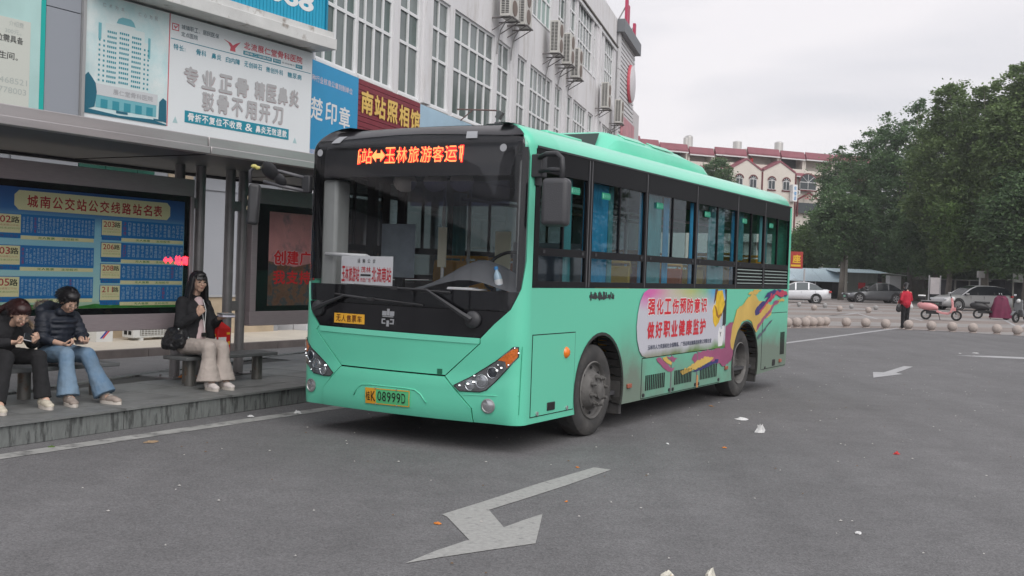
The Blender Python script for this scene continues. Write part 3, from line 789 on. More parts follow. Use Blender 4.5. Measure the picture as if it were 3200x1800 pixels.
headlight([(-.606, .578), (-.78, .672), (-1.0, .815), (-1.156, .946), (-1.200, .950), (-1.202, .866), (-1.1, .745), (-1.0, .635), (-.924, .561), (-.861, .539), (-.661, .533)],
          [(-1.02, .825), (-1.152, .930), (-1.194, .938), (-1.196, .868), (-1.105, .765), (-1.09, .82)],
          [(-.968, .714, .052, PROJ, 'projector_lens'), (-.873, .630, .062, BULB, 'high_beam_bowl'), (-.765, .590, .048, BULB, 'high_beam_bowl')], -1)
headlight([(1.245, .885), (1.262, .745), (1.16, .645), (1.042, .558), (.90, .545), (.809, .549), (.775, .581), (.88, .660), (.967, .715), (1.10, .80), (1.20, .885)],
          [(1.13, .80), (1.19, .86), (1.235, .875), (1.245, .81), (1.18, .75), (1.15, .76)],
          [(1.10, .72, .050, PROJ, 'projector_lens'), (1.01, .640, .055, BULB, 'high_beam_bowl'), (.91, .595, .045, BULB, 'high_beam_bowl')], 1)
for a_, b_ in ((1.075, .436), (-.945, .421)):
    p0 = FR(a_, b_, .006); nn = (FR(a_, b_, .02) - p0).normalized(); q = nn.to_track_quat('Z', 'Y').to_matrix()
    m = MB(); m.lathe([(.064, 0), (.066, .006), (.056, .010), (.050, .002)], p0, 'Z', 20, q); f_ = m.build('fog_lamp', mat('fog_ring', (.35, .36, .36), .3, metal=.6), bus, smooth=35)
    m = MB(); m.lathe([(.052, .004), (.03, .010), (0, .012)], p0, 'Z', 18, q); m.build('fog_lens', BULB, f_, smooth=True)
MB().path([FR(*p, .008) for p in ((-1.235, .955), (-1.228, .6), (-1.222, .36))], .003, 4).build('corner_crease', mat('crease_green', (.05, .40, .24), .5), bus)
MB().path([FR(*p, .008) for p in ((-.70, .505), (-1.0, .515), (-1.22, .53))], .004, 4).build('corner_crease', MATS['hatch_lip_green'], bus)

# --- number plate
PF = lambda u, v, o=.028: PW(u, v, o)
plate = patch([(.347, .337), (-.155, .345), (-.160, .492), (.344, .482)], .026, .008, mat('plate_green', (.10, .52, .22), .4), 'number_plate', bus)
def pq(pts, nm, mt, o): patch(pts, o, .002, mt, nm, plate)
pq([(.343, .341), (.220, .343), (.218, .480), (.341, .478)], 'plate_amber_field', mat('plate_amber', (.72, .36, .03), .4), .028)
for a_ in ([(.347, .337), (.347, .345), (-.155, .352), (-.155, .344)], [(.344, .475), (.344, .483), (-.158, .493), (-.158, .484)], [(-.150, .345), (-.157, .345), (-.162, .492), (-.154, .492)]):
    pq(a_, 'plate_edge', MATS['plate_amber'], .029)
m = MB(); fpl = lambda u, v: PW(-u, v + .005 * (-u), .0305)
# text runs from image left (+w) to right (-w): use u = -w
put(m, '桂', -.332, .365, -.283, .452, fpl, .01); put(m, 'K', -.274, .362, -.222, .455, fpl, .01)
for i, ch in enumerate('08999D'): put(m, ch, -.195 + i * .054, .372, -.195 + i * .054 + .043, .462, fpl, .0)
m.build('plate_characters', BLKP, plate)
for a_, b_ in ((.22, .487), (-.02, .490), (.22, .340), (-.02, .345)): MB().tube(PW(a_, b_, .026), PW(a_, b_, .036), .007, n=8).build('plate_screw', SILV, plate)

# --- stickers, emblem and wipers
st = patch([(.788, 1.060), (.403, 1.062), (.408, 1.153), (.792, 1.152)], .006, .004, mat('amber_sticker', (.80, .42, .04), .4), 'fare_notice', bus)
m = MB(); chars(m, '无人售票车', -.765, 1.075, -.43, 1.14, lambda u, v: PW(-u, v, .0085), .02, .14); m.build('notice_print', mat('brown_print', (.12, .02, .005), .5), st)
patch([(-.423, .665), (-.474, .666), (-.472, .713), (-.421, .712)], .006, .002, mat('tag_green', (.01, .13, .07), .5), 'small_square_sticker', bus)
em = patch([(.19, 1.085), (.12, 1.066), (.048, 1.085), (.052, 1.20), (.12, 1.215), (.195, 1.20)], .002, 0, BLK, 'emblem', bus)
m = MB()
def eb(u0, u1, v0, v1): m.prism([(u0, v0), (u1, v0), (u1, v1), (u0, v1)], lambda u, v: PW(u, v, .004), lambda u, v: PW(u, v, .014))
eb(.138, .190, 1.158, 1.20); eb(.052, .102, 1.158, 1.20); eb(.105, .135, 1.16, 1.222); eb(.105, .135, 1.060, 1.115)
eb(.150, .192, 1.118, 1.130); eb(.050, .095, 1.118, 1.130); eb(.178, .192, 1.09, 1.13); eb(.05, .064, 1.09, 1.13); eb(.145, .19, 1.082, 1.094); eb(.052, .10, 1.082, 1.094); eb(.060, .185, 1.146, 1.154)
m.build('emblem_bars', CHR, em)
def wiper(piv, elbow, mount, b0, b1):
    W_ = lambda p, o: PW(p[0], p[1], o)
    m = MB(); m.lathe([(.075, 0), (.075, .03), (.055, .045), (.035, .055), (0, .056)], W_(piv, .0), 'Z', 20, (W_(piv, .02) - W_(piv, 0)).normalized().to_track_quat('Z', 'Y').to_matrix())
    o = m.build('wiper', DKPL, bus, smooth=35)
    m = MB(); m.path([W_(piv, .05), W_(tuple((piv[i] * .8 + elbow[i] * .2) for i in (0, 1)), .06), W_(elbow, .045), W_(mount, .035)], [.028, .024, .012, .010], 6); m.build('wiper_arm', DKPL, o, smooth=40)
    n_ = 8; pts = [(b0[0] + (b1[0] - b0[0]) * i / n_, b0[1] + (b1[1] - b0[1]) * i / n_) for i in range(n_ + 1)]
    m = MB(); m.path([W_(p, .016) for p in pts], .010, 6); m.box(W_(mount, .03), (.03, .07, .03)); m.build('wiper_blade', mat('wiper_rubber', (.03, .03, .032), .5), o)
wiper((1.010, 1.185), (.636, 1.322), (.321, 1.303), (.785, 1.332), (-.256, 1.272))
wiper((-.768, 1.169), (-.305, 1.413), (.05, 1.415), (.541, 1.428), (-.531, 1.398))

# --- mirrors
def mirror_r():
    m = MB(); m.box((-1.42, -HW - .045, 2.53), (.10, .11, .20)); m.box((-1.37, -HW - .012, 2.50), (.10, .03, .28)); o = m.build('wing_mirror', DKPL, bus, bevel=.01)
    m = MB(); m.path([(-1.46, -1.29, 2.60), (-1.50, -1.38, 2.625), (-1.53, -1.50, 2.62), (-1.55, -1.555, 2.58), (-1.55, -1.565, 2.50), (-1.55, -1.56, 2.36)], .024, 8); m.path([(-1.46, -1.30, 2.48), (-1.50, -1.42, 2.49), (-1.54, -1.55, 2.48)], .020, 8); m.build('mirror_arm', DKPL, o, smooth=True)
    m = MB(); m.box((0, 0, 0), (.13, .245, .41)); h = m.build('mirror_housing', mat('mirror_shell', (.055, .056, .062), .45, bump=.15, bs=90), o, bevel=.045, seg=4); h.location = (-1.56, -1.52, 2.205); h.rotation_euler = (0, 0.02, .12)
    m = MB(); m.box((.068, 0, 0), (.004, .20, .36)); g = m.build('mirror_glass', CHR, o, bevel=.0); g.location = h.location; g.rotation_euler = h.rotation_euler
def mirror_l():
    m = MB(); m.bb(-1.53, -1.47, HW + .0, HW + .10, 2.30, 2.47); o = m.build('wing_mirror', DKPL, bus, bevel=.01)
    m = MB(); m.path([(-1.52, 1.30, 2.45), (-1.62, 1.50, 2.50), (-1.74, 1.74, 2.54), (-1.76, 1.78, 2.50), (-1.76, 1.78, 2.38)], .017, 8); m.path([(-1.52, 1.30, 2.32), (-1.62, 1.50, 2.36), (-1.70, 1.66, 2.40)], .017, 8); m.build('mirror_arm', mat('arm_grey', (.09, .09, .10), .35), o, smooth=True)
    m = MB(); m.box((0, 0, 0), (.11, .17, .40)); h = m.build('mirror_housing', DKPL, o, bevel=.03, seg=3); h.location = (-1.76, 1.72, 2.17); h.rotation_euler = (0, .05, -.9)
    m = MB(); [m.box((-.058, -.02, z), (.008, .05, .035)) for z in (.06, -.04)]; g = m.build('mirror_switch', mat('yellowed_plastic', (.45, .38, .25), .5), o); g.location = h.location; g.rotation_euler = h.rotation_euler
    for c, r, nm in (((-1.70, 1.58, 2.50), .105, 0), ((-1.64, 1.50, 2.42), .075, 1)):
        q = Euler((0.5, .9, 0.6)).to_matrix()
        m = MB(); m.lathe([(0, -.03), (r * .5, -.026), (r * .9, -.008), (r, .004), (r * .93, .006), (0, .006)], c, 'Z', 20, q); m.build('round_mirror', DKPL, o, smooth=35)
    m = MB(); m.ball((-1.745, 1.745, 2.545), (.03, .035, .022), 8, 5); m.ball((-1.74, 1.70, 2.53), (.02, .03, .02), 8, 5); m.build('yellow_tape', mat('yellow_tape', (.55, .50, .16), .5), o)
mirror_r(); mirror_l()

# --- destination sign
RG = emis('led_red_halo', (1.0, .01, .012), 2.6); YG = emis('led_core', (1.0, .34, .10), 1.7)  # wider red layer behind the core letters imitates their halo
def PD(u, v, o=-.07): return PW(-u, v, o)
db = patch([(1.14, 2.45), (-1.02, 2.45), (-1.10, 2.80), (-.7, 2.83), (0.9, 2.83), (1.12, 2.79)], -.09, .05, mat('display_case', (.012, .011, .013), .35), 'destination_sign', bus)
m = MB(); m2 = MB()
txt_ = [('站', -.625, -.49), ('玉', -.335, -.205), ('林', -.195, -.07), ('旅', -.055, .065), ('游', .08, .205), ('客', .215, .335), ('运', .345, .475)]
for ch, a_, b_ in txt_:
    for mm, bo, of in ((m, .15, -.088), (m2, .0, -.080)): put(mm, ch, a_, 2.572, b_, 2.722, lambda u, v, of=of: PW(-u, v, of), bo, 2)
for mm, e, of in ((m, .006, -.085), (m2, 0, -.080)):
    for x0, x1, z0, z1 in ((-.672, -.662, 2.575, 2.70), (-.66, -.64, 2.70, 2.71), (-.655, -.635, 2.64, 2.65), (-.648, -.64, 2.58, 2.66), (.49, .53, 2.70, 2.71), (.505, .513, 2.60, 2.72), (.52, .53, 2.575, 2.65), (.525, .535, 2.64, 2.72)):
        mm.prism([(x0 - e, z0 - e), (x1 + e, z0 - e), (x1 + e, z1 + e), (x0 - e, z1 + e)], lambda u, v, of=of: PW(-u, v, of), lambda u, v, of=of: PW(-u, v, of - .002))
    ar = [(-.495, 2.645), (-.44, 2.700), (-.44, 2.668), (-.385, 2.668), (-.385, 2.700), (-.33, 2.645), (-.385, 2.590), (-.385, 2.622), (-.44, 2.622), (-.44, 2.590)]
    c = (-.4125, 2.645)
    ar = [(c[0] + (x - c[0]) * (1 + e * 6), c[1] + (z - c[1]) * (1 + e * 12)) for x, z in ar]
    mm.prism(ar, lambda u, v, of=of: PW(-u, v, of), lambda u, v, of=of: PW(-u, v, of - .002))
m.build('led_glow_lettering', RG, db); m2.build('glowing_lettering', YG, db)

# --- inside
FLR = mat('bus_floor', (.06, .06, .065), .6); TRIM = mat('inner_trim', (.38, .39, .38), .6, var=.1)
MB().bb(-1.5, 6.6, -1.15, 1.15, .36, .40).build('cabin_floor', FLR, bus)
MB().bb(-1.2, 6.6, -1.18, 1.18, 2.66, 2.69).build('cabin_ceiling', mat('ceiling_dark', (.12, .12, .125), .7), bus)
m = MB(); m.bb(-1.3, 6.6, 1.17, 1.20, 1.03, 1.46); m.bb(-1.3, 6.6, -1.20, -1.17, 1.03, 1.46); m.build('inner_wall_lining', mat('lining_dark', (.10, .10, .11), .6), bus)
def seat(x, y, mt, h=1.0):
    z0 = 1.0 if x < 4 else 1.2
    m = MB(); m.box((x, y, z0 + .12), (.40, .42, .05)); m.box((x + .19, y, z0 + .42), (.05, .40, .56), M=Matrix.Rotation(.12, 3, 'Y')); m.tube((x, y, .40), (x, y, z0 + .1), .05)
    s_ = m.build('seat', mt, bus, bevel=.03, seg=3)
    m = MB(); m.path([(x + .26, y - .19, z0 + .62), (x + .27, y - .17, z0 + .74), (x + .27, y + .17, z0 + .74), (x + .26, y + .19, z0 + .62)], .018, 6); m.build('grab_handle', MATS.get('seat_yellow') or mt, s_, smooth=True)
SY = mat('seat_yellow', (.85, .42, .04), .45); SO = mat('seat_orange', (.62, .12, .02), .45); SGY = mat('seat_grey', (.25, .26, .28), .5)
for x, y, mt in ((.45, 1.0, SY), (.30, .60, SY), (1.15, .93, SY), (.9, -.85, SY), (1.7, .85, SO), (1.75, -.85, SO), (2.5, .85, SY), (2.45, -.85, SO), (3.3, .85, SY), (3.2, -.85, SY), (4.4, .8, SY), (4.7, -.8, SY), (4.3, .35, SY), (5.2, .8, SY), (5.9, -.8, SY), (5.9, .8, SY), (5.2, -.35, SY), (5.9, 0.0, SY)):
    seat(x, y, mt, 1)
for y in (.35, -.35): 
    pass
def curtain(x0, x1, z0, z1, mt, y=-1.12, amp=.012):
    m = MB(); n_ = max(6, int((x1 - x0) / .02)); vs = []
    for i in range(n_ + 1):
        x = x0 + (x1 - x0) * i / n_; yy = y + amp * math.sin(i * 1.9) + amp * .5 * math.sin(i * .7)
        vs += [(x, yy, z0), (x + .01 * math.sin(i), yy, z1)]
    m.add(vs, [(2 * i, 2 * i + 2, 2 * i + 3, 2 * i + 1) for i in range(n_)]); m.build('curtain', mt, bus, smooth=True)
CB = mat('curtain_blue', (.05, .36, .62), .8, var=.15, vs_=8); CT = mat('curtain_teal', (.12, .33, .35), .8, var=.15, vs_=8)
curtain(-.22, .36, 1.50, 2.50, CB); curtain(.36, .44, 1.5, 2.5, CT); curtain(1.15, 1.36, 1.50, 2.50, CB); curtain(1.38, 1.80, 1.5, 2.5, CT); curtain(1.84, 1.97, 1.5, 2.5, CB)
curtain(2.68, 2.98, 1.5, 2.5, CB); curtain(3.34, 3.95, 1.5, 2.5, CT); curtain(4.22, 4.42, 1.5, 2.5, CB); curtain(4.45, 4.75, 1.85, 2.5, CT); curtain(-.62, -.50, 1.50, 2.5, CT); curtain(5.45, 5.8, 1.85, 2.5, CT)
curtain(.9, 1.2, 1.5, 2.5, CT, 1.12); curtain(2.4, 2.7, 1.5, 2.5, CB, 1.12); curtain(4.0, 4.3, 1.5, 2.5, CT, 1.12)
m = MB(); vs = []
DG = mat('dashboard_grey', (.13, .135, .145), .45, var=.12)
for i in range(13):
    for j in range(9):
        y = -1.14 + i * .12; t = j / 8; hh = .30 * math.exp(-((y + .62) / .42) ** 2) + .04
        vs.append((-1.56 + .06 * abs(y) + t * .62, y, 1.36 + hh * math.sin(PI * (.15 + .7 * t)) ))
m.add(vs, [(i * 9 + j, i * 9 + j + 1, (i + 1) * 9 + j + 1, (i + 1) * 9 + j) for i in range(12) for j in range(8)])
m.bb(-1.52, -.95, -1.14, .98, .95, 1.37)
m.build('dashboard', DG, bus, smooth=30)
m = MB(); m.bb(-1.50, -1.0, .30, 1.1, 1.0, 1.36); m.build('door_side_console', DG, bus)
q = Euler((0, -1.0, 0)).to_matrix(); m = MB(); pr = [(.22 + .016 * math.cos(t * PI / 4), .016 * math.sin(t * PI / 4)) for t in range(9)]
m.lathe(pr, (-.90, -.66, 1.60), 'Z', 24, q); m.tube((-1.1, -.66, 1.40), (-.90, -.66, 1.60), .03); m.build('steering_wheel', BLKP, bus, smooth=True)
m = MB(); m.box((-.45, -.66, 1.05), (.5, .5, .12)); m.box((-.22, -.66, 1.45), (.14, .48, .80)); m.build('driver_seat', mat('driver_seat_fabric', (.07, .08, .12), .8), bus, bevel=.04)
m = MB(); m.bb(-.05, .0, -1.12, -.25, .4, 1.9); m.build('driver_screen', SGY, bus)
m = MB()
for x, y in ((-.6, .25), (.2, .45), (1.2, .42), (2.4, .42), (3.6, .42), (1.2, -.42), (2.4, -.42)): m.tube((x, y, .4), (x, y, 2.66), .018, n=8)
for y in (.42, -.42): m.tube((.0, y, 2.35), (6.2, y, 2.35), .018, n=8)
m.build('grab_poles', mat('pole_pale', (.50, .50, .47), .35), bus, smooth=True)
MB().bb(-1.42, -1.415, -.98, .085, 2.18, 2.41).build('sun_blind', glass('blind_violet_film', (.42, .42, .60), .03), bus)
MB().bb(-1.40, -1.18, .98, 1.16, 1.3, 2.44).build('front_pillar_trim', TRIM, bus, bevel=.03)
MB().bb(-1.40, -1.22, -1.19, -1.05, 1.3, 2.6).build('front_pillar_trim', TRIM, bus, bevel=.03)
m = MB(); m.tube((-1.44, 1.06, 1.71), (-1.46, .55, 1.70), .02); m.path([(-1.46, .55, 1.70), (-1.46, .48, 1.67), (-1.46, .46, 1.60)], .02); m.build('hand_rail', WHT, bus, smooth=True)
m = MB()
for y in (.35, .0, -.3): m.ball((-1.15, y, 2.43), (.12, .11, .10), 14, 8)
m.build('ceiling_lamp_shades', mat('cream_shade', (.45, .40, .36), .5), bus, smooth=True)
m = MB(); m.bb(-1.2, -1.17, 1.10, 1.14, .5, 2.4); m.bb(-.15, -.10, 1.06, 1.16, .5, 2.6); m.bb(-.68, -.62, 1.06, 1.16, .5, 2.6); m.build('door_frame', FRIT, bus)
MB().bb(-.60, -.59, .60, 1.02, 1.50, 2.05).build('notice_sheet', mat('notice_pale', (.22, .26, .29), .5, var=.2, vs_=8), bus)
m = MB(); m.bb(-.62, -.61, .20, .30, 1.62, 2.02); m.build('ticket_list', mat('cream_paper', (.55, .52, .38), .6), bus)
m = MB(); m.bb(-.30, -.29, -.36, -.18, 1.62, 2.0); m.build('ticket_list', MATS['cream_paper'], bus)
card = patch([(.752, 1.434), (.118, 1.430), (.122, 1.702), (.758, 1.695)], -.02, .004, mat('card_white', (.80, .80, .82), .5), 'route_card', bus)
cfm = lambda u, v: PW(-u, v, -.0175)
m = MB(); chars(m, '玉林旅游站', -.745, 1.455, -.515, 1.60, cfm, .04, .08); chars(m, '北流南站', -.365, 1.460, -.13, 1.60, cfm, .04, .08); chars(m, '茂林', -.50, 1.545, -.375, 1.60, cfm, .02, .1); chars(m, '市政广场', -.505, 1.455, -.372, 1.495, cfm, .01, .1); m.build('card_red_print', RED, card)
m = MB(); chars(m, '运美公交', -.56, 1.635, -.31, 1.672, cfm, .02, .45); m.prism([(-.50, 1.512), (-.375, 1.512), (-.375, 1.530), (-.50, 1.530)], lambda u, v: PW(-u, v, -.017), lambda u, v: PW(-u, v, -.0165)); m.build('card_black_print', BLKP, card)

# things carried on the dashboard stay things of their own
def on_bus(p): return BO + ba * p[0] - bb_ * p[1] + Vector((0, 0, p[2]))
bt = thing('water_bottle', 'clear plastic water bottle with a blue cap tilted on the dashboard behind the windscreen', 'bottle', on_bus((-1.44, -.93, 1.43)), BANG)
m = MB(); tl = Matrix.Rotation(-.25, 3, 'X'); m.lathe([(0, 0), (.036, .002), (.036, .12), (.030, .15), (.014, .18), (.014, .195)], (0, 0, 0), 'Z', 14, tl); m.build('bottle_body', mat('bottle_plastic', (.45, .62, .75), .15, coat=.5), bt, smooth=35)
m = MB(); m.lathe([(.018, .19), (.018, .218), (0, .219)], (0, 0, 0), 'Z', 12, tl); m.build('cap', mat('cap_blue', (.05, .30, .70), .4), bt)
m = MB(); m.lathe([(.037, .05), (.037, .10)], (0, 0, 0), 'Z', 14, tl); m.build('label', WHT, bt)
m = MB(); m.box((0, 0, .006), (.14, .34, .012)); m.box((.01, .05, .016), (.12, .25, .008), rz=.1)
tag(m.build('papers', WHT, loc=on_bus((-1.47, -.60, 1.425)), rotz=BANG), 'white folded papers lying on the dashboard behind the windscreen', 'papers')

# ================================================================ GROUND
def asphalt():
    m = mat('asphalt', (.105, .105, .112), .88)
    t = m.node_tree; b = t.nodes['Principled BSDF']; c = t.nodes.new('ShaderNodeTexCoord')
    def noise(s, d=4, r=.5):
        n = t.nodes.new('ShaderNodeTexNoise'); n.inputs['Scale'].default_value = s; n.inputs['Detail'].default_value = d; n.inputs['Roughness'].default_value = r
        t.links.new(c.outputs['Object'], n.inputs[0]); return n.outputs['Fac']
    def mr(src, a, b2, lo, hi):
        r = t.nodes.new('ShaderNodeMapRange'); r.inputs[1].default_value = a; r.inputs[2].default_value = b2; r.inputs[3].default_value = lo; r.inputs[4].default_value = hi
        t.links.new(src, r.inputs[0]); return r.outputs[0]
    def mul(a, b2):
        q = t.nodes.new('ShaderNodeMath'); q.operation = 'MULTIPLY'; t.links.new(a, q.inputs[0]); t.links.new(b2, q.inputs[1]); return q.outputs[0]
    v = t.nodes.new('ShaderNodeTexVoronoi'); v.inputs['Scale'].default_value = 90; t.links.new(c.outputs['Object'], v.inputs[0])
    sepc = t.nodes.new('ShaderNodeSeparateColor'); t.links.new(v.outputs['Color'], sepc.inputs[0])
    f = mul(mr(sepc.outputs[0], 0, 1, .76, 1.26), mr(noise(.35, 5, .6), .3, .7, .84, 1.10))
    f = mul(f, mr(noise(3.0, 6, .7), .3, .75, .88, 1.12))
    f = mul(f, mr(noise(120, 3, .6), .3, .7, .82, 1.18))
    mpx = t.nodes.new('ShaderNodeMapping'); mpx.inputs['Rotation'].default_value = (0, 0, -.5); mpx.inputs['Scale'].default_value = (1.6, .09, 1); t.links.new(c.outputs['Object'], mpx.inputs[0])
    nx_ = t.nodes.new('ShaderNodeTexNoise'); nx_.inputs['Scale'].default_value = 1.2; nx_.inputs['Detail'].default_value = 6; t.links.new(mpx.outputs[0], nx_.inputs[0])
    f = mul(f, mr(nx_.outputs['Fac'],   .35, .65, .93, 1.05))
    st = mr(noise(1.1, 7, .75), .66, .74, 1.0, .72)
    f = mul(f, st)
    x = t.nodes.new('ShaderNodeVectorMath'); x.operation = 'SCALE'; x.inputs[0].default_value = (.143, .141, .145); t.links.new(f, x.inputs['Scale'])
    t.links.new(x.outputs[0], b.inputs['Base Color'])
    bp = t.nodes.new('ShaderNodeBump'); bp.inputs['Strength'].default_value = .35; bp.inputs['Distance'].default_value = .006
    t.links.new(v.outputs['Distance'], bp.inputs['Height']); t.links.new(bp.outputs[0], b.inputs['Normal'])
    return m
ASP = asphalt()
m = MB(); xs = [-400, -60, -10, 0, 10, 60, 400]; ys = [-60, 0, 20, 60, 150, 700]
for i in range(6):
    for j in range(5): m.quad((xs[i], ys[j], 0), (xs[i + 1], ys[j], 0), (xs[i + 1], ys[j + 1], 0), (xs[i], ys[j + 1], 0))
struct(m.build('ground', ASP))

PAINT = mat('worn_road_paint', (.33, .33, .32), .8, var=.16, vs_=30, col2=(.17, .17, .17), c2=(.56, .72), c2s=14)
PAINT2 = mat('white_road_paint', (.40, .40, .41), .8, var=.12, vs_=2, col2=(.22, .22, .225), c2=(.55, .72), c2s=4)
def zg(px, py, o=(1100, 1300), k=.5823): return gp(o[0] + px * k, o[1] + py * k, .004)
def flat(name, pts, mt, z=.004):
    m = MB(); m.add([(p[0], p[1], z) for p in pts], [tuple(range(len(pts)))])
    o = m.build(name, mt); md = o.modifiers.new('t', 'TRIANGULATE'); return struct(o)
flat('arrow_marking', [zg(*p) for p in ((283, 790), (450, 722), (628, 663), (510, 540), (483, 527), (700, 460), (1000, 362), (1300, 275), (1390, 288), (1150, 372), (900, 452), (735, 503), (815, 597), (920, 558), (1022, 525), (1006, 600), (985, 683), (700, 724), (480, 757))], PAINT)
za = lambda p: zg(*p, o=(2650, 1100), k=.2135)
flat('arrow_marking', [za(p) for p in ((372, 374), (365, 292), (520, 298), (640, 262), (820, 206), (950, 214), (820, 262), (700, 302), (800, 322), (600, 346))], PAINT2)
def stripe(a, b, w_, mt=PAINT2, name='painted_line'):
    a = Vector((a[0], a[1], 0)); b = Vector((b[0], b[1], 0)); n = (b - a).normalized().cross(Vector((0, 0, 1))) * w_ / 2
    return flat(name, [a - n, b - n, b + n, a + n], mt)
kd = Vector((2.152, 3.784, 0)).normalized()
stripe(Vector((-3.994, 8.565, 0)) - kd * 5, Vector((-1.842, 12.349, 0)) + kd * 14, .19, mat('kerb_line_paint', (.35, .35, .34), .85, var=.2, vs_=4, col2=(.13, .13, .13), c2=(.5, .68), c2s=5))
stripe((7.09, 27.66), (13.9, 38.9), .16); stripe((13.9, 38.9), (17.6, 36.1), .16); stripe((3.4, 21.7), (7.09, 27.66), .16)
stripe((17.6, 36.1), (24.0, 31.5), .16)
flat('arrow_marking', [(10.2, 24.9), (11.0, 24.6), (13, 24.3), (13, 24.9), (11.2, 25.2)], PAINT2)
m = MB(); m.quad(gp(2807, 1146), gp(2870, 1142), gp(2895, 1152), gp(2830, 1156))
# paved car park beyond the ball bollards
def paving():
    m = mat('car_park_paving', (.24, .215, .20), .85)
    t = m.node_tree; b = t.nodes['Principled BSDF']; c = t.nodes.new('ShaderNodeTexCoord')
    mp_ = t.nodes.new('ShaderNodeMapping'); mp_.inputs['Rotation'].default_value = (0, 0, 1.12); t.links.new(c.outputs['Object'], mp_.inputs[0])
    br = t.nodes.new('ShaderNodeTexBrick'); br.inputs['Scale'].default_value = .42; br.inputs['Color1'].default_value = (.26, .22, .20, 1); br.inputs['Color2'].default_value = (.20, .165, .15, 1); br.inputs['Mortar'].default_value = (.30, .29, .28, 1)
    br.inputs['Mortar Size'].default_value = .012; br.inputs['Brick Width'].default_value = 1.6; br.inputs['Row Height'].default_value = .9
    t.links.new(mp_.outputs[0], br.inputs[0])
    w_ = t.nodes.new('ShaderNodeTexWave'); w_.inputs['Scale'].default_value = .055; w_.inputs['Distortion'].default_value = 1.2; w_.bands_direction = 'X'; t.links.new(mp_.outputs[0], w_.inputs[0])
    n = t.nodes.new('ShaderNodeTexNoise'); n.inputs['Scale'].default_value = .5; n.inputs['Detail'].default_value = 6; t.links.new(c.outputs['Object'], n.inputs[0])
    x = t.nodes.new('ShaderNodeMix'); x.data_type = 'RGBA'; x.inputs[7].default_value = (.30, .29, .285, 1)
    r = t.nodes.new('ShaderNodeMapRange'); r.inputs[1].default_value = .45; r.inputs[2].default_value = .6; r.inputs[4].default_value = .75; t.links.new(w_.outputs['Fac'], r.inputs[0])
    t.links.new(r.outputs[0], x.inputs[0]); t.links.new(br.outputs[0], x.inputs[6])
    r2 = t.nodes.new('ShaderNodeMapRange'); r2.inputs[3].default_value = .75; r2.inputs[4].default_value = 1.25; t.links.new(n.outputs['Fac'], r2.inputs[0])
    y = t.nodes.new('ShaderNodeVectorMath'); y.operation = 'SCALE'; t.links.new(x.outputs[2], y.inputs[0]); t.links.new(r2.outputs[0], y.inputs['Scale']); t.links.new(y.outputs[0], b.inputs['Base Color'])
    return m
flat('car_park_paving', [(7.6, 34.2), (9.2, 35.6), (12.6, 38.2), (14.9, 37.6), (17.2, 35.9), (24, 31.8), (60, 20), (150, 20), (150, 150), (-4, 150), (5, 62)], paving(), .003)
for a, b in (((17.2, 67.1), (14.3, 60)), ((17.39, 54.57), (14.2, 49.0)), ((17.9, 56), (14.427, 49.283)), ((20.9, 71.1), (20.4, 59.8)), ((18.5, 50.4), (17.83, 47.1)), ((17.39, 54.6), (16.0, 47.5)), ((24, 53), (20.5, 44)), ((22.2, 47.0), (19.3, 41.5)), ((27.5, 48), (23.0, 40)), ((13.4, 46), (10.9, 40.6)), ((26, 66), (21.5, 66.5)), ((21.5, 66.5), (17.5, 74))):
    stripe(a, b, .14, PAINT2)

# ================================================================ PLATFORM (island) with kerb stones and slabs
GRAN = mat('kerb_granite', (.175, .186, .182), .75, var=.2, vs_=14, col2=(.075, .078, .077), c2=(.50, .60), c2s=6, stretch=(2.4, 2.4, .5), bump=.15, bs=60)
SLAB = mat('platform_granite', (.185, .19, .188), .55, var=.22, vs_=9, col2=(.12, .124, .122), c2=(.5, .62), c2s=2.2, bump=.06, bs=70)
K0 = Vector((-4.173, 8.946, 0)); KA = PI / 2 - math.radians(26.9)
plat = struct(bpy.data.objects.new('bus_platform', None)); COL.objects.link(plat); plat.location = K0; plat.rotation_euler = (0, 0, KA)
def rear(x): return 1.78 + .19 * (x - 1.41)
m = MB(); xs = [-7 + i for i in range(31)]
for x in xs[:-1]:
    m.prism([(x, .02), (x + 1, .02), (x + 1, rear(x + 1)), (x, rear(x))], lambda a, b: Vector((a, b, 0)), lambda a, b: Vector((a, b, .185)))
m.build('platform_bed', mat('joint_mortar', (.055, .055, .053), .9), plat)
rr = random.Random(4)
kst = MB(); kst.box((0, .165, .09), (1.442, .33, .18)); kmesh = kst.mesh('kerb_stone', GRAN)
cop = MB(); cop.box((0, .155, .1905), (1.445, .36, .021)); 
for i in range(20):
    x = -6.65 + i * 1.45
    o = inst('kerb_stone', kmesh, plat, (x, rr.uniform(-.006, .004), rr.uniform(-.002, .001)))
    b_ = o.modifiers.new('bevel', 'BEVEL'); b_.width = .006; b_.segments = 1
cmesh = cop.mesh('kerb_coping', SLAB)
for i in range(20): inst('kerb_coping', cmesh, plat, (-6.65 + i * 1.45, rr.uniform(-.004, .004), 0))
smesh = MB().box((0, 0, .188), (.594, .594, .024)).mesh('paving_slab', SLAB)
for i in range(27):
    for j in range(7):
        x = -5.2 + i * .6; y = .64 + j * .6
        if y + .3 < rear(x): inst('paving_slab', smesh, plat, (x, y, rr.uniform(-.0015, .0015)))
m = MB()
for i in range(26):
    x = -6 + i; m.prism([(x, rear(x) - .12), (x + .99, rear(x + .99) - .12), (x + .99, rear(x + .99) + .02), (x, rear(x) + .02)], lambda a, b: Vector((a, b, .05)), lambda a, b: Vector((a, b, .203)))
m.build('rear_kerb', GRAN, plat)

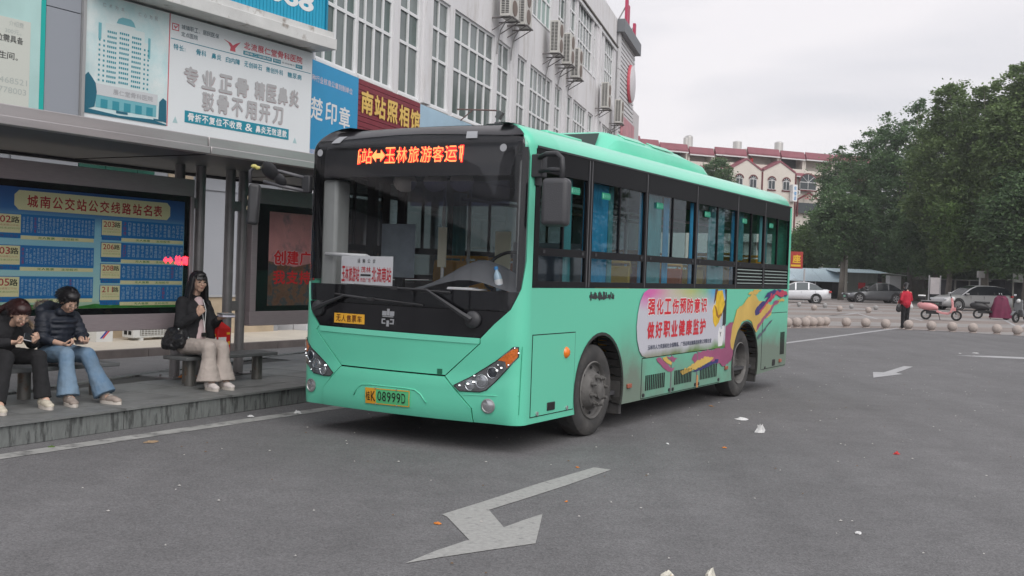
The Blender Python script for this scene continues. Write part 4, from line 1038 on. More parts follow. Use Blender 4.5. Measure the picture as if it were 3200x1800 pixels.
# ================================================================ BUS SHELTER
SA = PI / 2 - math.radians(31); S0 = Vector((-3.363, 13.573, 0)); SZ = .20
sd_ = Vector((math.cos(SA), math.sin(SA), 0)); sn_ = Vector((-math.sin(SA), math.cos(SA), 0))
def SW(x, y, z): return S0 + sd_ * x + sn_ * y + Vector((0, 0, z))
STEEL = mat('shelter_steel', (.22, .21, .215), .42, metal=.3, var=.16, vs_=5, bump=.05, bs=60)
STEEL2 = mat('shelter_brushed_panel', (.42, .355, .375), .5, metal=.3, var=.08, vs_=9, stretch=(1, 1, 12))
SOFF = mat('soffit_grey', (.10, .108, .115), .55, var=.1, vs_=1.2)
FASC = mat('fascia_aluminium', (.42, .40, .40), .38, metal=.6, var=.12, vs_=2.5, stretch=(.4, .4, 4))
sh = thing('bus_shelter', 'long grey steel bus shelter with flat roof and round posts over the platform', 'bus shelter', S0, SA)
m = MB(); m.bb(-16, 5.2, -1.30, .96, 2.715, 2.80); r_ = m.build('shelter_roof', SOFF, sh)
m = MB()
for i in range(6): m.bb(-9 + i * 2.4, -9 + i * 2.4 + .015, -1.2, .9, 2.708, 2.716)
m.build('soffit_joint', SEAM, r_)
for i in range(6):
    x0 = -16.1 + i * 3.55
    m = MB(); m.bb(x0, x0 + 3.54, -1.36, -1.28, 2.775, 2.88); m.bb(x0, x0 + 3.54, -1.40, -1.30, 2.70, 2.778); m.build('fascia', FASC, sh, bevel=.008)
m = MB(); m.bb(-16, 5.2, .93, .98, 2.68, 2.80); m.build('rear_edge', SOFF, sh)
def post(x, y=0.0, top=2.72, r=.06):
    m = MB(); m.tube((x, y, .20), (x, y, top), r, n=20); p = m.build('post', STEEL, sh, smooth=40)
    m = MB(); m.box((x, y, .212), (.30, .30, .02)); 
    for a in (-1, 1):
        for b in (-1, 1): m.tube((x + a * .11, y + b * .11, .22), (x + a * .11, y + b * .11, .245), .012, n=6)
    m.build('foot_plate', STEEL, p)
for x in (-.73, -.25, -.03, -4.62, -4.40, -3.93, -8.6, -12.6, -15.5, 4.1, 4.55): post(x, 0)
post(-.96, .10); post(-3.75, .10); 
for x0, x1 in ((-.25, -.03), (-.90, -.73)):
    for z in (2.28, 1.05) if x0 == -.25 else (2.27, 1.08): m = MB(); m.box(((x0 + x1) / 2, 0, z), (x1 - x0, .05, .12)); m.build('bracket', STEEL, sh)
def billboard(x0, label):
    """x0: right outer edge for the first, local coordinates along the shelter"""
    b = thing('billboard', label, 'billboard', SW(x0, 0, 0), SA)
    W_ = 2.76
    for nm, a in (('frame_top', (0, W_, 2.34, 2.54)), ('frame_bottom', (0, W_, .80, .98)), ('frame_side', (0, .10, .98, 2.34)), ('frame_side', (W_ - .05, W_, .98, 2.34))):
        MB().bb(a[0], a[1], -.09, .09, a[2], a[3]).build(nm, STEEL2, b, bevel=.006)
    MB().bb(.02, W_ - .02, .03, .085, .90, 2.45).build('back_panel', STEEL2, b)
    MB().bb(.10, W_ - .05, -.07, .03, .98, 2.34).build('black_border', mat('border_black', (.008, .008, .01), .25), b)
    return b
bb1 = billboard(-3.66, 'route map billboard with blue timetable grid behind the seated women')
bb2 = billboard(.05, 'billboard with red slogan on a hazy city picture, right of the steel posts')
def bz(m_, x0, x1, z0, z1, y, d=.001): m_.bb(x0, x1, y - d, y, z0, z1); return m_
X0 = 3.66
PB = mat('poster_pale_blue', (.24, .50, .60), .5); PD2 = mat('poster_deep_blue', (.015, .10, .34), .5); PY = mat('poster_cream', (.74, .72, .42), .5)
def poster_bg():
    m = mat('poster_sky', (.2, .4, .5), .5); t = m.node_tree; b = t.nodes['Principled BSDF']; c = t.nodes.new('ShaderNodeTexCoord'); sp = t.nodes.new('ShaderNodeSeparateXYZ'); t.links.new(c.outputs['Object'], sp.inputs[0])
    r = t.nodes.new('ShaderNodeMapRange'); r.inputs[1].default_value = 1.05; r.inputs[2].default_value = 2.27; t.links.new(sp.outputs[2], r.inputs[0])
    k = t.nodes.new('ShaderNodeValToRGB'); e = k.color_ramp.elements; e[0].color = (.38, .52, .30, 1); e[1].color = (.02, .09, .30, 1)
    for p, col in ((.08, (.42, .66, .60)), (.40, (.32, .62, .70)), (.70, (.26, .56, .72)), (.83, (.04, .16, .42))): q = e.new(p); q.color = (*col, 1)
    t.links.new(r.outputs[0], k.inputs[0]); t.links.new(k.outputs[0], b.inputs['Base Color']); return m
pst = bz(MB(), .23, 2.63, 1.05, 2.27, -.071).build('route_poster', poster_bg(), bb1)
def PP(y): return lambda u, v: Vector((u, y, v))
m = MB(); m.prism([(X0 - 3.21 + .05, 2.045), (X0 - 1.29, 2.045), (X0 - 1.245, 2.09), (X0 - 1.245, 2.195), (X0 - 1.29, 2.24), (X0 - 3.16, 2.24), (X0 - 3.21, 2.195), (X0 - 3.21, 2.09)], lambda u, v: Vector((u, -.0725, v)), lambda u, v: Vector((u, -.0735, v))); m.build('poster_title_box', PY, pst)
DR = mat('poster_dark_red', (.42, .015, .03), .5)
m = MB(); chars(m, '城南公交站公交线路站名表', X0 - 3.08, 2.075, X0 - 1.35, 2.20, PP(-.0745), .035, .16); m.build('poster_title', DR, pst)
my, mb_, mr, mg, mw_ = MB(), MB(), MB(), MB(), MB(); mk = MB()
rows = [(-3.425, -3.13, -2.27, [('102路', 1.80, 1.995), ('103路', 1.485, 1.685), ('105路', 1.165, 1.375)]),
        (-2.17, -1.91, -1.045, [('203路', 1.825, 2.0), ('206路', 1.59, 1.755), ('208路', 1.36, 1.525), ('211路', 1.125, 1.295)])]
for xa, xb, xc, lst in rows:
    xa += X0; xb += X0; xc += X0
    for nm, z0, z1 in lst:
        bz(mb_, xa - .008, xc + .008, z0 - .008, z1 + .008, -.0722); bz(my, xa, xb - .004, z0 + .012, z1, -.0735)
        bz(mb_, xb, xc, z0, z1, -.0732); bz(my, xb, xc, z0 - .048, z0 - .010, -.0735)
        bz(mb_, xa, xb - .004, z0 - .040, z0 + .006, -.0738)
        h = z1 - z0
        put(mr, nm[:3], xa + .02, z1 - .43 * h, xa + .02 + .55 * (xb - xa), z1 - .08 * h, PP(-.0745), .02, 2)
        put(mk, nm[3], xa + .62 * (xb - xa), z1 - .43 * h, xb - .02, z1 - .10 * h, PP(-.0745), .03, 2)
        put(mr, '起点城南公交站', xa + .03, z1 - .60 * h, xb - .03, z1 - .50 * h, PP(-.0745), 0, 1)
        put(mg, '首班末班时间', xa + .02, z1 - .76 * h, xb - .02, z1 - .66 * h, PP(-.0745), 0, 1)
        put(mr, '城南公交站', xa + .02, z0 - .030, xb - .03, z0 - .004, PP(-.0748), .0, 1)
        put(mg, '无人售票', xb + .2 * (xc - xb) + .02, z0 - .041, xb + .45 * (xc - xb), z0 - .016, PP(-.0745), .02, 1)
        put(mg, '主动投币', xb + .55 * (xc - xb), z0 - .041, xb + .78 * (xc - xb), z0 - .016, PP(-.0745), .02, 1)
        nc = 20 if xa < 1 else 14
        stops = '中医院银行山路口钢州市场太子大酒店联合大楼城西市场车站大道新村工业园广场塘岸玉林路南门沙街口人民中路'
        redc = rr.randrange(2, nc - 2) if nm not in ('203路', '206路', '103路') else 0
        for k in range(nc):
            xx = xb + (xc - xb) * (k + .35) / nc; n_ = rr.choice([3, 4, 4, 5])
            ww = (xc - xb) / nc * .62; hh = (h * .84) / n_
            tgt = mr if k == redc else mw_
            for q in range(n_):
                ch = stops[rr.randrange(len(stops))]
                put(tgt, ch, xx, z1 - .08 * h - (q + .86) * hh, xx + ww, z1 - .08 * h - q * hh, PP(-.0745), 0, 1)
my.build('poster_cells', PY, pst); mb_.build('poster_tables', mat('poster_table_blue', (.012, .17, .46), .5), pst); mr.build('poster_red_print', DR, pst); mk.build('poster_black_print', BLKP, pst)
mg.build('poster_green_print', mat('poster_green', (.03, .22, .05), .5), pst); struct(mw_.build('poster_white_print', mat('poster_small_white', (.45, .58, .68), .5), pst), 'stuff')
m = MB(); pts = [(X0 - 3.43, 1.052)] + [(X0 - 3.43 + 2.4 * i / 24, 1.085 + .010 * math.sin(i * 1.7) + .006 * math.sin(i * .6)) for i in range(25)] + [(X0 - 1.03, 1.052)]
m.prism(pts, lambda u, v: Vector((u, -.0725, v)), lambda u, v: Vector((u, -.0735, v))); m.build('poster_hills', mat('poster_hill_green', (.03, .20, .03), .6, var=.3, vs_=8), pst)
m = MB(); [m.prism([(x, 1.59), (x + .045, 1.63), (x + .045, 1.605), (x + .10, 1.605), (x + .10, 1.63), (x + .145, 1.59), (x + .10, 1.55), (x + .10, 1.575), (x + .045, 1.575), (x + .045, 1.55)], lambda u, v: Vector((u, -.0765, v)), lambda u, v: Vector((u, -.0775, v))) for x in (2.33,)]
put(m, '站', 2.50, 1.535, 2.60, 1.645, PP(-.077), .08); put(m, '南', 2.61, 1.535, 2.70, 1.645, PP(-.077), .08); m.build('glowing_lettering', emis('board_reflection_red', (1.0, .03, .05), 3.5), bb1)  # glowing letters laid on the board in place of a red reflection
BG = glass('billboard_glass', (.95, .95, .95), .02)
bz(MB(), .11, 2.70, .99, 2.33, -.082).build('cover_glass', BG, bb1)
pst2 = bz(MB(), .32, 2.60, 1.05, 2.25, -.071).build('slogan_poster', mat('poster_city_haze', (.74, .34, .34), .6, var=.22, vs_=3, col2=(.26, .20, .22), c2=(.52, .70), c2s=4), bb2)
m = MB(); m.prism([(.32, 1.05), (2.6, 1.05), (2.6, 1.50), (2.2, 1.60), (1.7, 1.50), (1.2, 1.62), (.8, 1.55), (.32, 1.62)], lambda u, v: Vector((u, -.0722, v)), lambda u, v: Vector((u, -.0728, v))); m.build('poster_city', mat('poster_city_ground', (.26, .13, .08), .6, var=.5, vs_=9, col2=(.07, .08, .09), c2=(.48, .56), c2s=9), pst2)
RB = mat('slogan_red', (.85, .02, .03), .5)
m = MB(); chars(m, '创建广西园林城市', .40, 1.575, 2.35, 1.765, PP(-.0745), .05, .08); chars(m, '我支持！我参与！', .40, 1.325, 2.35, 1.505, PP(-.0745), .05, .08); m.build('poster_slogan', RB, pst2)
m = MB(); chars(m, '创建广西园林城市', .39, 1.565, 2.36, 1.775, PP(-.0738), .11, .02); m.build('poster_slogan_outline', mat('slogan_pink', (.80, .52, .53), .5), pst2)
bz(MB(), .11, 2.70, .99, 2.33, -.082).build('cover_glass', BG, bb2)
# benches
def bench(x0, x1, label):
    b = thing('bench', label, 'bench', SW(x0, 0, SZ), SA, 'platform benches')
    L = x1 - x0
    MB().bb(0, L, -.76, -.38, .295, .335).build('seat', mat('bench_slab', (.11, .115, .118), .5, var=.15, vs_=6), b, bevel=.008)
    LG = mat('bench_leg_steel', (.17, .165, .155), .45, metal=.5, var=.2, vs_=6, col2=(.16, .085, .04), c2=(.56, .68), c2s=5)
    for x, y in ((.20, -.60), (.33, -.42), (L - .14, -.56), (L - .85, -.42)):
        m = MB(); m.tube((x, y, 0), (x, y, .30), .062, n=18); m.build('leg', LG, b, smooth=40)
    return b
bench(-1.56, -.14, 'grey stone slab bench with the beige trousers woman, right of the route map')
bench(-4.65, -2.44, 'grey stone slab bench under the two women looking at phones')

# ================================================================ SHOP FRONT BUILDING behind the shelter
WA = SA; W0 = Vector((-5.6, 21.0, 0))
shop = thing('shop_building', 'low white panelled shop front carrying the hospital and seal shop signs', 'building', W0, WA)
PANEL = mat('shop_grey_panel', (.36, .375, .41), .5, var=.05, vs_=1); TILE = mat('beige_stone_tile', (.48, .39, .28), .6, var=.2, vs_=2.5)
GLS = mat('dark_shop_glass', (.05, .085, .08), .12, var=.3, vs_=1); DGN = mat('green_glass', (.03, .12, .09), .15, var=.3, vs_=2)
MB().bb(-60, 2.40, .77, 8, 0, 3.86).build('wall', MATS.get('shop_wall') or mat('shop_wall', (.30, .31, .33), .6), shop)
MB().bb(-60, 2.40, .02, 8, 3.86, 7.6).build('wall', mat('shop_wall', (.30, .31, .33), .6), shop)
for i in range(14):
    x = -14 + i * 1.16
    if x + 1.15 > 2.4: break
    MB().bb(x, x + 1.145, 0.72, .77, .90, 3.84).build('wall_panel', PANEL, shop)
for i in range(18):
    x = -14 + i * .9
    if x + .9 > 2.5: break
    MB().bb(x, x + .892, 0.69, .77, .12, .44 if i % 2 else .43).build('stone_tile', TILE, shop); MB().bb(x, x + .892, 0.70, .77, .45, .85).build('stone_tile', TILE, shop)
MB().bb(-14, 2.4, 0.66, .77, .855, .90).build('sill', mat('aluminium_trim', (.5, .51, .53), .4, metal=.4), shop)
for i, (a, b, c_) in enumerate(((-5.1, -4.75, 0), (-4.7, -3.42, 0), (-3.40, -2.85, 1), (-2.83, -2.15, 1), (-2.13, -1.75, 1), (-1.4, -.8, 2), (-.7, .4, 0), (.5, 1.1, 0))):
    MB().bb(a + .63, b + .63, .68, .71, 2.98, 3.30).build('clerestory_pane', (PANEL, DGN, MATS['beige_stone_tile'])[c_], shop)
# teal framed poster
tp = thing('teal_framed_poster', 'pale notice sheet in a teal frame left of the hospital sign', 'sign', W0 + sd_ * 0, WA)
MB().bb(-7.4, -4.07, -.12, -.03, 3.80, 7.0).build('teal_frame', mat('teal_frame', (.005, .40, .36), .5), tp)
MB().bb(-7.3, -4.16, -.125, -.12, 3.85, 6.9).build('poster_sheet', mat('poster_pale_cyan', (.42, .62, .60), .5, var=.1, vs_=1.5), tp)
MB().bb(-7.2, -4.34, -.130, -.126, 3.90, 5.24).build('poster_text_panel', mat('poster_offwhite', (.58, .60, .55), .5), tp)
wf = lambda y: (lambda u, v: Vector((u, y, v)))
m = MB(); chars(m, '收费单位需具备', -5.28, 4.86, -4.46, 5.00 - .03, wf(-.132), .02, .06); chars(m, '独立卫生间。', -5.28, 4.60, -4.47, 4.71, wf(-.132), .02, .06); m.build('poster_print', mat('print_charcoal', (.06, .06, .06), .5), tp)
m = MB(); put(m, '13172468521', -5.25, 4.23, -4.38, 4.32, wf(-.132)); put(m, '13878778003', -5.25, 4.08, -4.39, 4.17, wf(-.132)); chars(m, '介绍费', -4.72, 5.12, -4.46, 5.20, wf(-.132), 0, .1); put(m, '300元。', -4.78, 5.0, -4.50, 5.07, wf(-.132)); m.build('faded_print', mat('print_faded', (.42, .46, .44), .5), tp)
for a, b, c_, d_ in ((-4.05, -3.40, 3.86, 5.575), (-4.05, -3.40, 5.59, 7.0)): MB().bb(a, b, -.10, -.02, c_, d_).build('wall_panel', mat('sign_side_grey', (.29, .31, .35), .5), shop)
MB().bb(-3.395, -3.335, -.16, -.02, 3.85, 6.2).build('alu_post', mat('alu_strip', (.42, .42, .42), .4, metal=.5), shop)
# hospital sign
hs = thing('hospital_sign', 'wide white hospital billboard with a teal tower picture and grey slogan', 'sign', W0, WA)
MB().bb(-3.32, 2.26, -.10, -.03, 3.86, 6.00).build('sign_board', mat('sign_white', (.72, .75, .77), .45, var=.03, vs_=1), hs)
def skypic():
    return mat('tower_picture_sky', (.50, .68, .70), .5, var=.12, vs_=1.4, col2=(.70, .77, .77), c2=(.42, .62), c2s=1.1)
tpn = MB().bb(-3.30, -1.56, -.106, -.10, 3.98, 5.98).build('tower_picture', skypic(), hs)
P1 = mat('print_white_wall', (.62, .70, .70), .5); P2 = mat('print_teal', (.03, .26, .33), .5); P3 = mat('print_mid_teal', (.16, .42, .48), .5); P4 = mat('print_deep_teal', (.01, .12, .18), .5)
def pic(nm, polys, mt, y=-.108):
    m = MB()
    for p in polys: m.prism(p, lambda u, v: Vector((u, y + .0015, v)), lambda u, v: Vector((u, y, v)))
    return m.build(nm, mt, tpn)
R4 = lambda a, b, c_, d_: [(a, c_), (b, c_), (b, d_), (a, d_)]
pic('picture_tower', [R4(-3.08, -2.92, 4.50, 5.36), R4(-2.92, -2.10, 4.5, 5.54), R4(-2.10, -1.99, 4.5, 5.36), R4(-2.70, -2.32, 5.54, 5.60)], P1)
pic('picture_tower_top', [[(-2.70, 5.58), (-2.66, 5.66), (-2.58, 5.70), (-2.40, 5.70), (-2.34, 5.66), (-2.30, 5.58)], R4(-3.06, -3.0, 5.25, 5.52), R4(-2.02, -1.97, 5.1, 5.46)], P3, -.1095)
m = MB(); m.lathe([(.045, 0), (.055, 0)], (0, 0, 0), 'Y', 16); o = m.build('picture_ring', P1, tpn); o.location = (-2.51, -.11, 5.765)
mm = MB()
for r in range(11):
    z = 4.545 + r * .084
    for (a, b, n_) in ((-2.88, -2.68, 5), (-2.63, -2.42, 5), (-2.37, -2.16, 5)):
        z2 = z + (.02 if a == -2.63 else 0)
        for k in range(n_): mm.add([(a + (b - a) * k / n_, -.1105, z2), (a + (b - a) * (k + .72) / n_, -.1105, z2), (a + (b - a) * (k + .72) / n_, -.1105, z2 + .038), (a + (b - a) * k / n_, -.1105, z2 + .038)], [(0, 1, 2, 3)])
    if r < 9:
        for a in (-3.05, -2.96, -2.11, -2.03): mm.add([(a, -.1105, z), (a + .035, -.1105, z), (a + .035, -.1105, z + .035), (a, -.1105, z + .035)], [(0, 1, 2, 3)])
struct(mm.build('picture_windows', P2, tpn), 'stuff')
pic('picture_base', [R4(-3.08, -1.78, 4.31, 4.50)], mat('print_pale', (.56, .58, .60), .5), -.1115)
pic('picture_entrance', [R4(-3.08, -1.80, 4.10, 4.31)], P3, -.1095)
pic('picture_doors', [R4(-2.98 + i * .24, -2.98 + i * .24 + .14, 4.10, 4.25) for i in range(5)], P2, -.111)
pic('picture_trees', [[(-3.30, 4.03), (-3.30, 4.60), (-3.24, 4.66), (-3.16, 4.58), (-3.09, 4.50), (-3.06, 4.35), (-3.10, 4.1)], [(-1.75, 4.06), (-1.74, 4.38), (-1.66, 4.46), (-1.58, 4.42), (-1.57, 4.03)]], P4, -.112)
pic('picture_road', [[(-3.30, 3.98), (-3.30, 4.06), (-2.6, 4.02), (-1.9, 4.05), (-1.57, 4.0), (-1.57, 3.98)], R4(-2.66, -2.42, 4.055, 4.095), R4(-1.86, -1.66, 4.04, 4.07)], P4, -.1125)
m = MB(); chars(m, '展仁堂骨科医院', -2.74, 4.36, -1.88, 4.45, wf(-.1135), .01, .1); chars(m, '仁术为本', -3.02, 5.80, -2.52, 5.87, wf(-.1135), 0, .5); chars(m, '仁心为民', -2.28, 5.80, -1.80, 5.87, wf(-.1135), 0, .5); m.build('picture_lettering', mat('print_grey_red', (.36, .36, .38), .5), tpn)
SR = mat('sign_faded_red', (.58, .10, .13), .5); ST = mat('sign_teal_print', (.02, .24, .33), .5); SB = mat('sign_teal_band', (.01, .24, .33), .45); SG2 = mat('sign_slate', (.12, .16, .19), .5)
m = MB(); m.bb(-1.555, -1.535, -.104, -.10, 3.98, 6.0); m.prism([(-.24, 5.80), (-.06, 5.76), (.0, 5.72), (.08, 5.77), (.20, 5.82), (.12, 5.74), (.06, 5.68), (.07, 5.61), (-.07, 5.61), (-.06, 5.68), (-.12, 5.75)], wf(-.102), wf(-.104)); chars(m, '北流展仁堂骨科医院', .28, 5.715, 1.96, 5.855, wf(-.104), .035, .08)
for a, b, c_, d_ in ((-1.49, -1.33, 5.83, 5.845), (-1.49, -1.33, 5.72, 5.735), (-1.49, -1.475, 5.72, 5.845), (-1.345, -1.33, 5.72, 5.845)): m.bb(a, b, -.104, -.10, c_, d_)
m.prism([(-1.45, 5.79), (-1.41, 5.75), (-1.35, 5.82), (-1.34, 5.84), (-1.41, 5.785), (-1.44, 5.81)], wf(-.102), wf(-.105)); m.build('sign_red_print', SR, hs)
m = MB(); chars(m, '城镇职工、居民医保', -1.28, 5.775, -.36, 5.86, wf(-.104), .02, .06); chars(m, '定点医院', -1.28, 5.645, -.88, 5.73, wf(-.104), .02, .06); m.build('sign_slate_print', SG2, hs)
m = MB(); m.bb(-1.51, 2.22, -.104, -.10, 5.558, 5.570); 
for t_, a, b in (('特长：', -1.45, -1.08), ('骨科', -.92, -.66), ('鼻炎', -.54, -.28), ('白内障', -.18, .20), ('无创碎石', .30, .80), ('微创外科', .90, 1.40), ('糖尿病', 1.52, 1.95)): chars(m, t_, a, 5.375, b, 5.485, wf(-.104), .025, .1)
m.build('sign_teal_print', ST, hs)
m = MB(); m.bb(.28, 1.06, -.103, -.10, 5.605, 5.68); m.bb(1.10, 1.32, -.103, -.10, 5.605, 5.68); m.bb(1.76, 1.96, -.103, -.10, 5.605, 5.68); m.build('sign_name_bars', SB, hs)
m = MB(); chars(m, '国家二级医院', .31, 5.622, 1.03, 5.663, wf(-.106), .02, .1); chars(m, '骨科部', 1.12, 5.622, 1.30, 5.663, wf(-.106), 0, .1); chars(m, '体检中心', 1.78, 5.622, 1.94, 5.663, wf(-.106), 0, .1); m.build('sign_bar_print', WHT, hs)
m = MB(); chars(m, '微创部眼科', 1.34, 5.625, 1.74, 5.66, wf(-.104), 0, .2); m.build('sign_small_print', SG2, hs)
BIG = mat('raised_grey_letters', (.42, .42, .43), .5); BIG2 = mat('raised_letter_edge', (.50, .36, .37), .5)
m = MB(); m2 = MB()
for mm_, e, d in ((m, 0, -.112), (m2, .012, -.106)):
    chars(mm_, '专业正骨', -1.24 + e, 4.785 - e, .48 + e, 5.135 - e, wf(d), .06, .20); chars(mm_, '精医鼻炎', .58 + e, 4.80 - e, 1.90 + e, 5.15 - e, wf(d), .06, .14); chars(mm_, '驳骨不用开刀', -.78 + e, 4.385 - e, 1.46 + e, 4.735 - e, wf(d), .06, .20)
m.build('sign_slogan', BIG, hs); m2.build('sign_slogan_edge', BIG2, hs)
sbn = MB().bb(-1.14, 1.61, -.106, -.10, 4.105, 4.32).build('sign_teal_band', SB, hs)
m = MB(); chars(m, '骨折不复位不收费', -1.08, 4.14, .30, 4.285, wf(-.108), .045, .1); put(m, '&', .38, 4.14, .58, 4.285, wf(-.108), .02); chars(m, '鼻炎无效退款', .66, 4.14, 1.56, 4.285, wf(-.108), .045, .1); m.build('band_print', WHT, sbn)
m = MB()
for x in (-1.36, 1.80): m.prism([(x - .06, 4.06), (x, 4.18), (x + .06, 4.06)], wf(-.102), wf(-.103))
m.build('sign_triangle', mat('sign_pale_teal', (.40, .56, .58), .5), hs)
# ledge and corrugated teal fascia with digits
MB().bb(-3.35, 2.42, -.62, .02, 6.05, 6.28).build('ledge', mat('ledge_concrete', (.60, .60, .59), .7, var=.12, vs_=2, col2=(.30, .27, .24), c2=(.58, .7), c2s=3), shop, bevel=.01)
MB().bb(-3.35, 2.40, -.55, -.50, 6.27, 6.42).build('ledge_upstand', MATS['ledge_concrete'], shop)
cs = thing('corrugated_sign', 'bright blue corrugated metal sign with white digits above the hospital billboard', 'sign', W0, WA)
CBL = mat('corrugated_blue', (.01, .33, .52), .45, var=.05)
MB().bb(-3.3, 2.20, -.44, -.40, 6.42, 7.9).build('back_sheet', mat('corrugated_gap', (.01, .08, .14), .6), cs)
rib = MB().box((0, -.455, 7.16), (.082, .03, 1.48)).mesh('rib', CBL)
for i in range(58): inst('rib', rib, cs, (-3.24 + i * .0945, 0, 0))
MB().bb(-3.3, 2.24, -.48, -.40, 6.395, 6.425).build('lower_trim', mat('blue_trim', (.01, .22, .36), .5), cs)
MB().bb(2.20, 2.25, -.50, -.38, 6.40, 7.9).build('edge_trim', MATS['blue_trim'], cs)
m = MB(); put(m, '6668', .05, 6.70, 1.83, 7.08, wf(-.475), .06); m.build('digits', WHT, cs)
# terrace
m = MB(); m.prism([(-60, -1.35), (3.0, -1.35), (3.0, .85), (-60, .85)], lambda a, b: Vector((a, b, 0)), lambda a, b: Vector((a, b, .12)))
ter = m.build('terrace', mat('terrace_cream_tile', (.58, .53, .45), .6, var=.1, vs_=1.5, col2=(.34, .30, .26), c2=(.6, .75), c2s=3), None, loc=W0, rotz=WA); struct(ter)
for i in range(17): MB().bb(-14 + i * 1.0, -14 + i * 1.0 + .99, -1.50, -1.355, 0, .128).build('terrace_kerb', mat('terrace_kerb_stone', (.14, .12, .115), .8, var=.2, vs_=5), ter)
# small outdoor units and odd box at the foot of the wall
def floor_ac(x, w_, label, z=.12):
    a = thing('air_conditioner_unit', label, 'air conditioner', W0 + sd_ * x + sn_ * .15 + Vector((0, 0, z)), WA)
    WA_ = mat('ac_white', (.62, .63, .62), .5, var=.06)
    m = MB(); m.box((0, 0, .32), (w_, .30, .55)); m.build('casing', WA_, a, bevel=.012)
    m = MB(); m.bb(-w_ / 2 + .15, w_ / 2 - .08, -.158, -.15, .09, .55); m.build('fan_guard', mat('fan_dark', (.20, .19, .17), .6), a)
    m = MB()
    for i in range(14): m.bb(-w_ / 2 + .15, w_ / 2 - .08, -.166, -.158, .10 + i * .033, .108 + i * .033)
    for i in range(9): m.bb(-w_ / 2 + .16 + i * (w_ - .25) / 9, -w_ / 2 + .168 + i * (w_ - .25) / 9, -.166, -.158, .09, .55)
    m.build('guard_wires', WA_, a)
    m = MB()
    for i in range(2):
        for j in range(5): m.bb(-w_ / 2 - .004, -w_ / 2 + .002, -.10 + i * .11, -.02 + i * .11, .10 + j * .09, .17 + j * .09)
    m.build('side_vent', SEAM, a)
    m = MB(); [m.box((s * w_ * .3, 0, .022), (.06, .34, .045)) for s in (-1, 1)]; m.build('feet', WA_, a)
floor_ac(-1.62, .90, 'white outdoor air conditioner standing on the terrace behind the route map')
m = MB(); m.box((0, 0, .14), (.34, .26, .28)); bx_ = m.build('box_case', MATS['ac_white'], thing('white_box', 'small white box with a striped logo behind the woman in jeans', 'box', W0 + sd_ * -2.62 + sn_ * .2 + Vector((0, 0, .12)), WA))
m = MB(); [m.prism([(-.10 + s, .06), (-.06 + s, .06), (.10 + s, .22), (.06 + s, .22)], wf(-.131), wf(-.134)) for s in (0,)]; m.build('box_stripe', mat('stripe_blue', (.03, .05, .3), .5), bx_.parent)
m = MB(); m.prism([(-.05, .06), (-.02, .06), (.13, .21), (.13, .24)], wf(-.131), wf(-.134)); m.build('box_stripe', RED, bx_.parent)

# ================================================================ MAIN BUILDING beyond
KF = .883
VV = [(-5.14 * KF, 27.3 * KF), (-.91 * KF, 40.7 * KF), (1.56 * KF, 50.0 * KF), (4.2 * KF, 60.5 * KF), (5.9 * KF, 67.3 * KF)]
SEGL = [math.hypot(VV[i + 1][0] - VV[i][0], VV[i + 1][1] - VV[i][1]) / KF for i in range(4)]
SEGS = [0]
for l in SEGL: SEGS.append(SEGS[-1] + l)
def zk(z): return CAM_H + (z - CAM_H) * KF
main = thing('terminal_building', 'long grey white building with rows of tall windows curving away behind the bus', 'building', (0, 0, 0))
WALLM = mat('main_wall_render', (.70, .695, .71), .75, var=.08, vs_=.6, col2=(.48, .455, .43), c2=(.52, .74), c2s=1.6, stretch=(1, 1, .22))
FRM = mat('white_window_frame', (.76, .77, .78), .5, var=.04)
GLA = [mat('building_glass_a', (.10, .125, .12), .12, var=.35, vs_=.7, detail=3), mat('building_glass_b', (.14, .17, .165), .15, var=.3, vs_=.9, detail=3), mat('building_glass_c', (.06, .10, .09), .10, var=.4, vs_=.6, detail=3)]
CURT = mat('green_curtain_glass', (.20, .30, .27), .3, var=.25, vs_=3, stretch=(3, 3, .1))
pane_m = [MB().box((0, 0, 0), (1, .02, 1)).mesh('pane', g) for g in GLA + [CURT]]
def seg_of(s):
    i = 0
    while i < 3 and s > SEGS[i + 1] - .01: i += 1
    return i
def SP(s, out=0.0, seg=None):
    i = seg_of(s) if seg is None else seg
    a, b = Vector((*VV[i], 0)), Vector((*VV[i + 1], 0)); d = (b - a).normalized(); n = Vector((d.y, -d.x, 0))
    return a + d * (s - SEGS[i]) * KF + n * out, math.atan2(d.y, d.x)
def wallbox(s0, s1, z0, z1, o0=-.30, o1=0.0, name='wall', mt=None, par=None, seg=None):
    i = seg if seg is not None else seg_of((s0 + s1) / 2)
    p, ang = SP(s0, 0, i)
    L = (s1 - s0) * KF
    m = MB(); m.bb(0, L, -o1, -o0, z0, z1); o = m.build(name, mt or WALLM, par or main); o.location = p; o.rotation_euler = (0, 0, ang); return o
